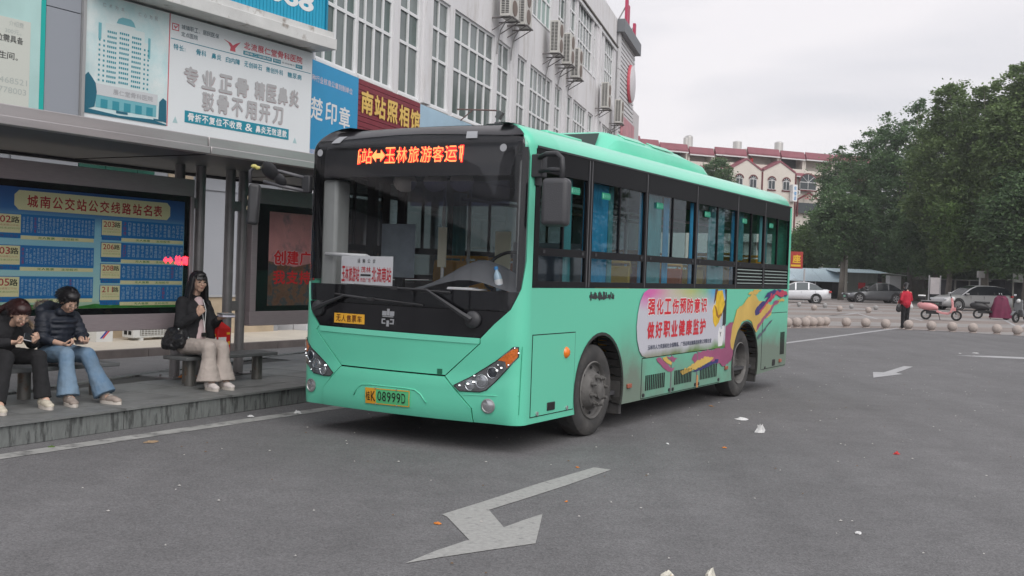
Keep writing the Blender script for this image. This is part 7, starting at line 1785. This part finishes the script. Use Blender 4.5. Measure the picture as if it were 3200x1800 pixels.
def hand(w, d, n, s, curl=.6, thumb=.5):
    """w: wrist, d: pointing direction, n: palm normal, s: +1/-1 side on which the thumb leaves"""
    w, d, n = V(w), V(d).normalized(), V(n).normalized(); n = (n - d * n.dot(d)).normalized(); l = d.cross(n) * s
    out_ = []; pr = [('c', w, w + d * .03, .020, .022)]
    for i, (o, ln) in enumerate(((.032, .88), (.011, 1.0), (-.010, .95), (-.030, .78))):
        k = w + d * (.082 - .006 * abs(i - 1)) + l * o; pr.append(('c', w + d * .015 + l * o * .5, k, .0135, .0105))
        p = k; dd = d.copy(); 
        for j, (sl_, rr_) in enumerate(((.040, .0086), (.026, .0078), (.019, .0070))):
            c = curl * (1 + .12 * i) * (1.0, 1.0, .7)[j]; dd = (dd * math.cos(c) + n * math.sin(c)) if j == 0 else dd
            if j: ax = l * -1; dd = (Matrix.Rotation(c * (1 if (dd.cross(n)).dot(l) > -9 else 1), 3, d.cross(n)) @ dd)
            q = p + dd * sl_ * ln; pr.append(('c', p, q, rr_, rr_ * .93)); p = q
    t0 = w + d * .022 + l * .020; t1 = t0 + (d * .6 + l * .7 + n * .25).normalized() * .035; t2 = t1 + (d * .8 + l * .2 + n * thumb).normalized() * .032; t3 = t2 + (d * .8 - l * .1 + n * thumb).normalized() * .024
    pr += [('c', t0, t1, .014, .0105), ('c', t1, t2, .0100, .0088), ('c', t2, t3, .0088, .0075)]
    return pr
def headprims(c, R_, sc=1.0):
    f = lambda p: V(c) + R_ @ (V(p) * sc); g = lambda r: tuple(a * sc for a in r)
    pr = [('e', f((0, .015, .030)), g((.074, .092, .085)), R_), ('e', f((0, -.030, -.018)), g((.063, .060, .082)), R_), ('e', f((0, -.048, -.078)), g((.036, .032, .028)), R_), ('e', f((0, -.02, -.062)), g((.054, .05, .035)), R_),
          ('c', f((0, -.086, .004)), f((0, -.100, -.026)), .009 * sc, .013 * sc), ('e', f((0, -.090, -.052)), g((.023, .010, .011)), R_), ('e', f((.034, -.070, -.025)), g((.024, .02, .024)), R_), ('e', f((-.034, -.070, -.025)), g((.024, .02, .024)), R_)]
    for s in (-1, 1): pr.append(('e', f((s * .073, .008, -.012)), g((.010, .020, .030)), R_))
    return pr
def face(c, R_, par, glasses=False, sc=1.0, closed=False):
    f = lambda p: V(c) + R_ @ (V(p) * sc)
    for s in (-1, 1):
        m = MB(); m.ball(f((s * .029, -.0845, .002)), (.0135 * sc, .006 * sc, (.0035 if closed else .0062) * sc), 12, 6, R_); m.build('eye', mat('eye_dark', (.02, .014, .012), .2), par, smooth=True)
        m = MB(); m.path([f((s * .014, -.090, .021)), f((s * .030, -.089, .026)), f((s * .047, -.078, .020))], [.0022, .003, .0018], 5); m.build('eyebrow', HBK, par)
    m = MB(); m.ball(f((0, -.0985, -.0525)), (.015 * sc, .004 * sc, .0055 * sc), 12, 6, R_); m.build('mouth', LIPS, par, smooth=True)
    if glasses:
        m = MB()
        for s in (-1, 1):
            pts = [f((s * .032 + .023 * math.cos(t), -.106 + .004 * abs(math.cos(t)), -.004 + .018 * math.sin(t))) for t in [2 * PI * k / 14 for k in range(15)]]; m.path(pts, .0016, 5)
            m.path([f((s * .055, -.100, .0)), f((s * .076, -.05, .0)), f((s * .076, .0, -.005))], .0014, 5)
        m.path([f((-.010, -.107, .0)), f((.010, -.107, .0))], .0015, 5); m.build('glasses', mat('glasses_wire', (.30, .28, .26), .3, metal=.8), par)
def shoe(par, ank, toe, mt, sc=1.0):
    a, t = V(ank), V(toe); d = (t - a); d.z = 0; d.normalize(); z0 = .0
    l = V((-d.y, d.x, 0)); b = V((a.x, a.y, 0))
    R_ = Matrix((d, l, V((0, 0, 1)))).transposed()
    s_ = solid('shoe', [('e', b + d * .00 + V((0, 0, .055)), (.060, .043, .050), R_), ('e', b + d * .09 + V((0, 0, .045)), (.085, .046, .038), R_), ('e', b + d * .15 + V((0, 0, .036)), (.055, .046, .030), R_), ('c', b + V((0, 0, .06)), b + V((0, 0, .11)), .042, .040)], .008, mt, par, 3)
    m = MB(); pts = []
    for k in range(16):
        q = 2 * PI * k / 16; pts.append((.075 + .135 * math.cos(q), .048 * math.sin(q) * (1 + .1 * math.cos(q))))
    m.prism(pts, lambda u, v: b + d * u + l * v, lambda u, v: b + d * u + l * v + V((0, 0, .030))); m.build('sole', SOLE, s_, smooth=40)
    m = MB()
    for k in range(4): m.path([b + d * (.045 + k * .026) - l * .024 + V((0, 0, .090 - k * .009)), b + d * (.050 + k * .026) + V((0, 0, .096 - k * .009)), b + d * (.045 + k * .026) + l * .024 + V((0, 0, .090 - k * .009))], .0035, 5)
    m.build('laces', mat('lace_pale', (.6, .57, .53), .7), s_)
def person(lab, cx, J, skin_extra, group='women waiting on the platform benches'):
    p = thing('person', lab, 'person', SW(cx, -.5, SZ), SA, group)
    return p, (lambda q: V((q[0] - cx, q[1] + .5, q[2] - SZ)))
def body_and_clothes(p, L, J, top, bottom, hr, shoes, hands, collar=None, quilt=False, flare=.085, sleeve=1.0, head_R=None, hc=None, torso_w=.155, open_front=False, thigh=.088, skirt=None):
    g = {k: L(v) for k, v in J.items()}
    hp = headprims(hc, head_R)
    sk = hp + [('c', g['neck'] - V((0, -.01, .03)), V(hc) + V((0, .01, -.05)), .047, .045), ('c', g['chest'], g['neck'], .10, .05), ('c', g['pelvis'], g['chest'], .12, .11)]
    for s in 'rl':
        sk += [('c', g['chest'] + (g['sh' + s] - g['chest']) * .5 + V((0, 0, .04)), g['sh' + s], .05, .042), ('c', g['sh' + s], g['el' + s], .042, .036), ('c', g['el' + s], g['wr' + s], .034, .023),
               ('c', g['pelvis'] + V(((.075 if s == 'l' else -.075), -.02, -.01)), g['kn' + s], .068, .052), ('c', g['kn' + s], g['an' + s], .052, .036), ('c', g['an' + s], g['an' + s] + V((0, -.06, -.03)), .035, .03)]
    for h_ in hands: sk += h_
    bd = solid('body', sk, .0052, SKIN, p, 1)
    # trousers
    tr = [('e', g['pelvis'] + V((0, -.02, -.005)), (.175, .125, .105))]
    for s in 'rl':
        hip = g['pelvis'] + V(((.085 if s == 'l' else -.085), -.03, -.01)); kn, an = g['kn' + s], g['an' + s]
        tr += [('c', hip, kn, thigh, thigh * .80), ('c', kn, kn.lerp(an, .4), thigh * .80, thigh * .76), ('k', kn.lerp(an, .35), an - V((0, 0, an.z - .085)), thigh * .76, flare)]
    solid('trousers', tr, .009, bottom, p, 2, .013)
    # jacket
    ch, pe, nk = g['chest'], g['pelvis'], g['neck']
    ja = [('e', ch.lerp(pe, .05), (torso_w * 1.12, .125, .15)), ('c', ch, ch.lerp(pe, .75), torso_w * .86, torso_w * .92), ('e', pe.lerp(ch, .22) + V((0, 0, 0)), (torso_w * 1.12, .135, .12)), ('c', ch + V((0, 0, .06)), nk, .085, .062)]
    for s in 'rl':
        e, w_ = g['el' + s], g['wr' + s]; cuff = e.lerp(w_, .86 * sleeve)
        ja += [('c', ch + V((0, 0, .07)), g['sh' + s], .075, .068), ('c', g['sh' + s], e, .070, .060), ('c', e, cuff, .058, .045)]
    if quilt:
        for t_ in (.0, .2, .4, .6, .8): ja.append(('e', ch.lerp(pe, t_) + V((0, 0, .03)), (torso_w * 1.16, .148, .042)))
        for s in 'rl':
            for t_ in (.15, .4, .65, .9): ja.append(('e', g['sh' + s].lerp(g['el' + s], t_), (.080, .080, .035)))
    solid('jacket', ja + (skirt or []), .0095, top, p, 2, .016 if not quilt else .010)
    if shoes:
        for s in 'rl': shoe(p, g['an' + s] - V((0, 0, g['an' + s].z)), g['an' + s] + V(J.get('toe' + s, (0, -.2, 0))), shoes)
    return g
def hairset(p, c, R_, mt, style):
    f = lambda q: V(c) + R_ @ V(q)
    pr = [('e', f((0, .030, .040)), (.086, .098, .086), R_), ('e', f((0, .055, -.01)), (.076, .072, .085), R_)]
    rr = random.Random(len(style)); pr.append(('e', f((0, -.012, .078)), (.076, .078, .046), R_))
    if style == 'long':
        for s in (-1, 1):
            pr += [('c', f((s * .070, -.015, .055)), f((s * .088, -.005, -.06)), .022, .028), ('c', f((s * .088, -.005, -.06)), f((s * .105, .010, -.20)), .028, .026), ('c', f((s * .080, .04, -.02)), f((s * .10, .055, -.21)), .045, .040), ('c', f((s * .105, .010, -.20)), f((s * .12, -.02, -.26)), .022, .010)]
        pr += [('c', f((0, .075, .0)), f((0, .10, -.20)), .065, .055)]
        for k in range(9): x = -.056 + k * .014; pr.append(('c', f((x * .8, -.058, .085)), f((x * 1.08, -.101 + abs(x) * .45, .034 - .006 * (k % 2))), .010, .005))
    else:
        for k in range(7): x = -.060 + k * .020; pr.append(('c', f((x * .4, -.035, .108)), f((x * 1.15, -.080 + abs(x) * .5, .050 - abs(x) * .5)), .014, .008))
        for s in (-1, 1): pr.append(('c', f((s * .070, -.02, .05)), f((s * .074, -.015, .0)), .014, .008))
        if style == 'pony': pr += [('e', f((-.02, .115, .035)), (.035, .035, .035)), ('c', f((-.03, .13, .03)), f((-.10, .17, -.06)), .032, .028), ('c', f((-.10, .17, -.06)), f((-.13, .16, -.15)), .028, .010)]
        if style == 'bun': pr += [('e', f((0, .115, .0)), (.045, .045, .05)), ('c', f((.06, -.05, .03)), f((.078, -.055, -.05)), .012, .006), ('c', f((-.06, -.05, .03)), f((-.078, -.03, -.04)), .010, .004)]
    o = solid('hair', pr, .0065, mt, p, 1, .006)
    # loose strands over the crown, so that the outline frays
    rg_ = random.Random(9); m = MB(); L_ = {'long': .30, 'bun': .13, 'pony': .10}[style]
    for k in range(900):
        u = rg_.uniform(0, 2 * PI); z = rg_.uniform(-.1, 1) ** 1.0; r = math.sqrt(max(0, 1 - z * z)); x, y = math.cos(u) * r, math.sin(u) * r
        if y < -.55 and z < .62: continue
        q = V((x * .089, .028 + y * .100, .040 + z * .090)); d = V((x * .5, y * .3 + .1, -1.0 if style == 'long' else -.6)); ln = L_ * rg_.uniform(.4, 1.0)
        pts = []
        for j in range(4):
            t_ = j / 3; e = q + V((x * .018 * math.sin(t_ * 2.4) + rg_.gauss(0, .003), (y * .018 + (.05 * t_ if style != 'long' else 0)) * math.sin(t_ * 2.2) + rg_.gauss(0, .003), -ln * t_ * (1 if z < .7 else .8)))
            rr_ = math.hypot(e.x / .089, (e.y - .028) / .1)
            if e.z > -.06 and rr_ < 1.0 - max(0, (e.z - .04) / .09) ** 2 * .9 and rr_ > .01:
                k_ = math.sqrt(max(.02, 1 - ((e.z - .04) / .1) ** 2)) if abs(e.z - .04) < .1 else 1
                e = V((e.x / rr_ * k_, .028 + (e.y - .028) / rr_ * k_, e.z)) if rr_ < k_ else e
            pts.append(f(e))
        s_ = (pts[1] - pts[0]).cross(V((x, y, .3))).normalized() * .0032
        for j in range(3): m.add([pts[j] - s_ * (1 - j * .28), pts[j] + s_ * (1 - j * .28), pts[j + 1] + s_ * (.72 - j * .28), pts[j + 1] - s_ * (.72 - j * .28)], [(0, 1, 2, 3)])
    st_ = m.build('hair_strands', mt, o); st_['kind'] = 'stuff'
    return o
def RM(pitch, yaw): return (Matrix.Rotation(yaw, 3, 'Z') @ Matrix.Rotation(pitch, 3, 'X'))

# --- woman in beige trousers (right bench)
JC = dict(pelvis=(-1.30, -.50, .655), chest=(-1.25, -.50, 1.02), neck=(-1.245, -.525, 1.185), shr=(-1.415, -.50, 1.125), shl=(-1.085, -.50, 1.11), elr=(-1.49, -.56, .89), ell=(-1.03, -.60, .87), wrr=(-1.40, -.74, 1.00), wrl=(-1.12, -.77, .955), knr=(-1.44, -.97, .655), knl=(-1.25, -.97, .65), anr=(-1.475, -1.01, .30), anl=(-1.28, -1.03, .30), toer=(-.05, -.2, 0), toel=(-.04, -.2, 0))
pc, LC = person('person with long black hair, black jacket, beige trousers and white shoes on the right bench', -1.28, JC, None)
hcC, RC = LC((-1.25, -.575, 1.355)), RM(.03, -.30)
gC = body_and_clothes(pc, LC, JC, CBLK, CBEI, None, SHW, [hand(LC(JC['wrr']), (.25, -.45, .75), (.75, .45, .2), 1, 1.0, .5), hand(LC(JC['wrl']), (-.15, -.95, .15), (0, -.1, 1), -1, .35, .6)], head_R=RC, hc=hcC, flare=.135, thigh=.098, torso_w=.19, skirt=[('e', LC((-1.32, -.46, .70)), (.20, .13, .13)), ('c', LC((-1.44, -.52, .95)), LC((-1.43, -.60, .68)), .06, .05), ('c', LC((-1.10, -.55, 1.05)), LC((-1.08, -.62, .74)), .06, .045)])
face(hcC, RC, pc, True); hairset(pc, hcC, RC, HBK, 'long')
solid('shirt', [('c', LC((-1.25, -.575, 1.13)), LC((-1.27, -.615, .74)), .058, .085), ('e', LC((-1.245, -.565, 1.15)), (.055, .045, .05))], .009, CPNK, pc, 2, .01)
m = MB(); m.path([LC((-1.20, -.60, 1.16)), LC((-1.24, -.69, 1.05)), LC((-1.28, -.72, .86)), LC((-1.285, -.72, .80))], .004, 5); m.path([LC((-1.29, -.59, 1.16)), LC((-1.28, -.68, 1.02)), LC((-1.285, -.72, .86))], .004, 5); m.build('lanyard', WHT, pc)
m = MB(); m.box(LC((-1.285, -.72, .775)), (.06, .03, .045)); m.build('small_camera', BLKP, pc, bevel=.006)
# --- woman in jeans and quilted jacket
JB = dict(pelvis=(-3.04, -.50, .655), chest=(-3.02, -.56, .93), neck=(-3.02, -.60, 1.055), shr=(-3.19, -.54, 1.00), shl=(-2.85, -.54, .99), elr=(-3.245, -.60, .80), ell=(-2.81, -.63, .80), wrr=(-3.175, -.82, .755), wrl=(-2.985, -.84, .785), knr=(-3.235, -.965, .665), knl=(-3.005, -.98, .65), anr=(-3.275, -1.06, .29), anl=(-2.945, -1.17, .275), toer=(-.06, -.2, 0), toel=(.02, -.2, 0))
pb, LB = person('person in a navy quilted jacket and light blue jeans looking down at a dark phone', -3.04, JB, None)
hcB, RB_ = LB((-3.02, -.70, 1.165)), RM(.62, -.12)
gB = body_and_clothes(pb, LB, JB, CNVY, JEAN, None, SHB, [hand(LB(JB['wrr']), (.5, -.8, -.15), (.15, .0, 1), 1, .85, .9), hand(LB(JB['wrl']), (-.25, -.9, -.30), (.0, .0, 1), -1, .85, .9)], head_R=RB_, hc=hcB, quilt=True, flare=.108, sleeve=.55, thigh=.094)
face(hcB, RB_, pb, True, closed=True); hairset(pb, hcB, RB_, HBK, 'bun')
solid('hood', [('c', LB((-3.19, -.50, 1.06)), LB((-3.02, -.40, 1.09)), .055, .065), ('c', LB((-3.02, -.40, 1.09)), LB((-2.86, -.50, 1.05)), .065, .05), ('c', LB((-3.08, -.64, 1.05)), LB((-2.94, -.64, 1.04)), .04, .04)], .010, CNVY, pb, 2, .012)
# --- woman in black with auburn hair
JA = dict(pelvis=(-3.66, -.50, .655), chest=(-3.66, -.64, .89), neck=(-3.655, -.73, .99), shr=(-3.84, -.60, .965), shl=(-3.48, -.60, .955), elr=(-3.90, -.72, .78), ell=(-3.44, -.74, .77), wrr=(-3.765, -.90, .80), wrl=(-3.55, -.92, .80), knr=(-3.86, -.97, .67), knl=(-3.53, -.97, .66), anr=(-4.03, -1.10, .30), anl=(-3.545, -1.06, .30), toer=(-.06, -.2, 0), toel=(-.05, -.2, 0))
pa, LA = person('person in black with auburn ponytail and silver glasses, leftmost on the bench, holding a phone', -3.66, JA, None)
hcA, RA = LA((-3.645, -.84, 1.055)), RM(.55, -.18)
gA = body_and_clothes(pa, LA, JA, CBLK, mat('trousers_black', (.012, .012, .014), .9, var=.2, vs_=8), None, SHC, [hand(LA(JA['wrr']), (.75, -.65, -.05), (-.05, .1, .9), 1, 1.0, .9), hand(LA(JA['wrl']), (-.35, -.8, .25), (-.5, .1, .8), -1, .95, .9)], head_R=RA, hc=hcA, flare=.078)
face(hcA, RA, pa, True, closed=True); hairset(pa, hcA, RA, HBR, 'pony')
solid('hood', [('c', LA((-3.86, -.56, 1.02)), LA((-3.66, -.50, 1.04)), .06, .07), ('c', LA((-3.66, -.50, 1.04)), LA((-3.48, -.58, 1.0)), .07, .055)], .010, CBLK, pa, 2, .012)
def fur(nm, pts, r, n, mt, par, seed):
    rg_ = random.Random(seed); m = MB()
    for k in range(n):
        t_ = rg_.random() * (len(pts) - 1); i = min(int(t_), len(pts) - 2); c = V(pts[i]).lerp(V(pts[i + 1]), t_ - i)
        d = V((rg_.gauss(0, 1), rg_.gauss(0, 1), rg_.gauss(0, 1))).normalized(); e = c + d * r * rg_.uniform(.7, 1.1); s = d.orthogonal().normalized() * .0045
        m.add([c + d * r * .2 - s, c + d * r * .2 + s, e], [(0, 1, 2)])
    return m.build(nm, mt, par)
fur('hood_fur', [LA((-3.52, -.56, 1.06)), LA((-3.45, -.60, 1.02)), LA((-3.42, -.66, .95)), LA((-3.44, -.70, .90))], .05, 700, mat('fur_tan', (.36, .27, .19), .9, var=.3, vs_=30), pa, 3)
fur('hood_fur', [LB((-3.21, -.44, 1.08)), LB((-3.12, -.36, 1.13)), LB((-3.0, -.34, 1.15))], .04, 400, mat('fur_grey_brown', (.20, .16, .14), .9, var=.3, vs_=30), pb, 4)

# --- things they hold or have beside them
def phone(lab, pos, R_, mt, sz=(.072, .15, .009)):
    o = thing('phone', lab, 'phone', pos, SA, None); m = MB(); m.box((0, 0, 0), sz, M=R_); m.build('case', mt, o, bevel=.003)
    m = MB(); m.box(R_ @ V((0, 0, .0052)), (sz[0] * .9, sz[1] * .94, .001), M=R_); m.build('screen', mat('phone_screen', (.02, .025, .03), .1), o); return o
phone('slim phone held up in both hands of the auburn haired person in black', SW(-3.645, -.965, .845), Euler((.35, .25, -.6)).to_matrix(), mat('phone_grey', (.40, .40, .42), .3, metal=.4))
phone('dark phone held flat by the person in jeans', SW(-3.07, -.925, .775), Euler((.12, 0, -.55)).to_matrix(), mat('phone_black', (.02, .015, .015), .3), (.078, .17, .012))
nbk = thing('notebook', 'thin grey tablet on white papers in the left hand of the person with long hair', 'tablet', SW(-1.14, -.90, 1.0), SA)
m = MB(); m.box((0, 0, .016), (.15, .22, .012), rz=-.5); m.build('tablet', mat('tablet_grey', (.26, .27, .29), .3, metal=.4), nbk, bevel=.003); m = MB(); m.box((.0, .0, -.006), (.14, .20, .022), rz=-.45); m.build('papers', mat('papers_violet_white', (.62, .60, .70), .7), nbk)
hb = thing('shoulder_bag', 'black shoulder bag hanging behind the person with long hair', 'bag', SW(-1.49, -.47, .62), SA)
solid('bag_body', [('e', (.02, 0, .12), (.09, .14, .12)), ('c', (-.03, .06, .06), (-.02, -.12, .08), .075, .075), ('c', (0, .08, .16), (.03, -.10, .17), .05, .05), ('c', (-.09, .05, .03), (-.06, -.06, .02), .04, .04)], .010, mat('bag_black', (.016, .016, .018), .45, var=.2, vs_=9), hb, 1, .045)
m = MB(); m.path([(0, 0, .22), (.03, .01, .38), (.08, .02, .55)], .012, 6); m.build('strap', BLKP, hb)
for q in ((-.05, -.13, .22), (.04, -.19, .12)): MB().ball(q, (.013, .006, .016), 8, 6).build('buckle', CHR, hb)
rb = thing('red_box', 'red and white carton with black handle on the bench by the long haired person', 'carton', SW(-.955, -.60, .535), SA)
RBX = mat('carton_red', (.55, .015, .015), .5)
m = MB(); m.box((0, 0, .15), (.19, .19, .30)); m.build('carton_body', RBX, rb, bevel=.004)
m = MB(); m.add([(-.095, -.095, .30), (.095, -.095, .30), (.095, .095, .30), (-.095, .095, .30), (-.05, 0, .37), (.05, 0, .37)], [(0, 1, 5, 4), (2, 3, 4, 5), (1, 2, 5), (3, 0, 4)]); m.build('carton_top', RBX, rb)
m = MB(); m.quad((-.0965, -.07, .02), (-.0965, .09, .02), (-.0965, .09, .20), (-.0965, -.07, .20)); m.quad((-.09, -.0965, .02), (.03, -.0965, .02), (.03, -.0965, .20), (-.09, -.0965, .20)); m.build('white_panel', WHT, rb)
m = MB(); m.bb(-.0975, -.096, -.06, .08, .21, .235); m.box((.06, -.097, .24), (.05, .002, .025)); m.box((.07, -.097, .13), (.03, .002, .04)); m.build('yellow_print', mat('print_yellow', (.75, .45, .04), .5), rb)
m = MB(); m.path([(-.05, 0, .36), (-.04, 0, .43), (.04, 0, .43), (.05, 0, .36)], .012, 6); m.build('handle', BLKP, rb)

# --- person in red far off, seen from behind
pr_ = thing('person', 'person in a crimson jacket and black trousers seen from behind beyond the bollards', 'person', (13.98, 38.6, 0), math.radians(20))
hc_ = V((.03, .05, 1.51)); Rr = RM(.25, math.radians(190))
sk = headprims(hc_, Rr) + [('c', (0, 0, 1.34), (.02, .03, 1.44), .05, .05), ('c', (0, 0, .95), (0, 0, 1.3), .12, .10)]
arm = [((-.19, 0, 1.28), (-.23, -.02, 1.02), (-.17, .14, .92)), ((.19, 0, 1.28), (.27, .05, 1.03), (.23, .24, 1.02))]
for a, b, c_ in arm: sk += [('c', a, b, .042, .036), ('c', b, c_, .034, .024)]
sk += hand(arm[0][2], (.2, .6, -.5), (0, .3, 1), 1, .7) + hand(arm[1][2], (0, .9, .1), (0, 0, -1), 1, 1.0)
for x, y in ((-.08, 0), (.08, .02)): sk += [('c', (x, 0, .85), (x, .02, .48), .08, .055), ('c', (x, .02, .48), (x, y, .08), .052, .036)]
solid('body', sk, .008, SKIN, pr_, 1)
tr = [('e', (0, 0, .88), (.17, .12, .13))]
for x, y in ((-.085, 0), (.085, .02)): tr += [('c', (x, 0, .84), (x, .01, .48), .095, .075), ('c', (x, .01, .48), (x, y, .06), .075, .075)]
solid('trousers', tr, .014, MATS['trousers_black'], pr_, 2, .014)
ja = [('e', (0, 0, 1.16), (.20, .14, .20)), ('c', (0, 0, 1.2), (0, 0, .92), .17, .185), ('c', (0, 0, 1.24), (0, .01, 1.35), .11, .06), ('c', (0, 0, .93), (0, 0, .90), .19, .185)]
for a, b, c_ in arm: ja += [('c', (0, 0, 1.22), (a[0] * .85, a[1], a[2] - .04), .09, .07), ('c', (a[0] * .9, a[1], a[2] - .04), b, .07, .062), ('c', b, V(b).lerp(V(c_), .85), .066, .05)]
solid('jacket', ja, .013, CRED, pr_, 2, .018)
solid('hair', [('e', hc_ + V((0, -.015, .03)), (.10, .11, .11)), ('c', hc_ + V((-.02, -.07, .0)), hc_ + V((-.10, -.10, -.12)), .06, .06)], .012, HBK, pr_, 2)
for x, y in ((-.085, -.04), (.085, -.02)): shoe(pr_, (x, y, .0), (x, y + .2, 0), BLKP)
bg2 = thing('handbag', 'black bag hanging low at the left side of the person in red', 'bag', (13.69, 38.45, .62), math.radians(20))
solid('bag_body', [('e', (0, 0, .12), (.11, .07, .12)), ('e', (0, 0, .05), (.12, .07, .09))], .014, MATS['bag_black'], bg2, 2, .01)
m = MB(); m.path([(0, 0, .2), (.02, 0, .45), (.10, .0, .70)], .012, 5); m.build('strap', BLKP, bg2)
pb2 = thing('carrier_bag', 'white plastic carrier bag in the right hand of the person in red', 'bag', (14.25, 38.9, .68), math.radians(20))
solid('bag_film', [('c', (0, 0, .30), (0, 0, .1), .03, .10), ('e', (0, 0, .09), (.12, .08, .10))], .014, mat('carrier_white', (.62, .62, .62), .4, var=.1, vs_=20), pb2, 1, .02)
m = MB(); m.path([(0, 0, .30), (-.02, 0, .40)], .01, 5); m.build('bag_handle', MATS['carrier_white'], pb2)

# small joined pieces too fine to pick apart
for o in bpy.data.objects:
    if o.type == 'MESH' and o.name.split('.')[0] in ('vent_slots', 'guard_wires', 'side_louvres', 'side_vent', 'reflector_facets', 'hood_bolts', 'wheel_nuts', 'rim_holes', 'hood_fur', 'picture_doors', 'name_lettering', 'laces', 'faded_print', 'sign_name_bars', 'picture_trees', 'sign_triangle', 'sign_small_print', 'sign_bar_print', 'sign_red_print'):
        o['kind'] = 'stuff'

# thin winter haze over the whole place
hz_ = MB().bb(-70, 130, -30, 175, -1, 26).build('haze', [], None)
hm = bpy.data.materials.new('haze_air'); hm.use_nodes = True; ht = hm.node_tree; ht.nodes.clear()
ho_ = ht.nodes.new('ShaderNodeOutputMaterial'); pv = ht.nodes.new('ShaderNodeVolumePrincipled'); pv.inputs['Color'].default_value = (.93, .95, 1, 1); pv.inputs['Density'].default_value = .0006; pv.inputs['Anisotropy'].default_value = .2
ht.links.new(pv.outputs[0], ho_.inputs['Volume']); hz_.data.materials.clear(); hz_.data.materials.append(hm); hz_['kind'] = 'stuff'
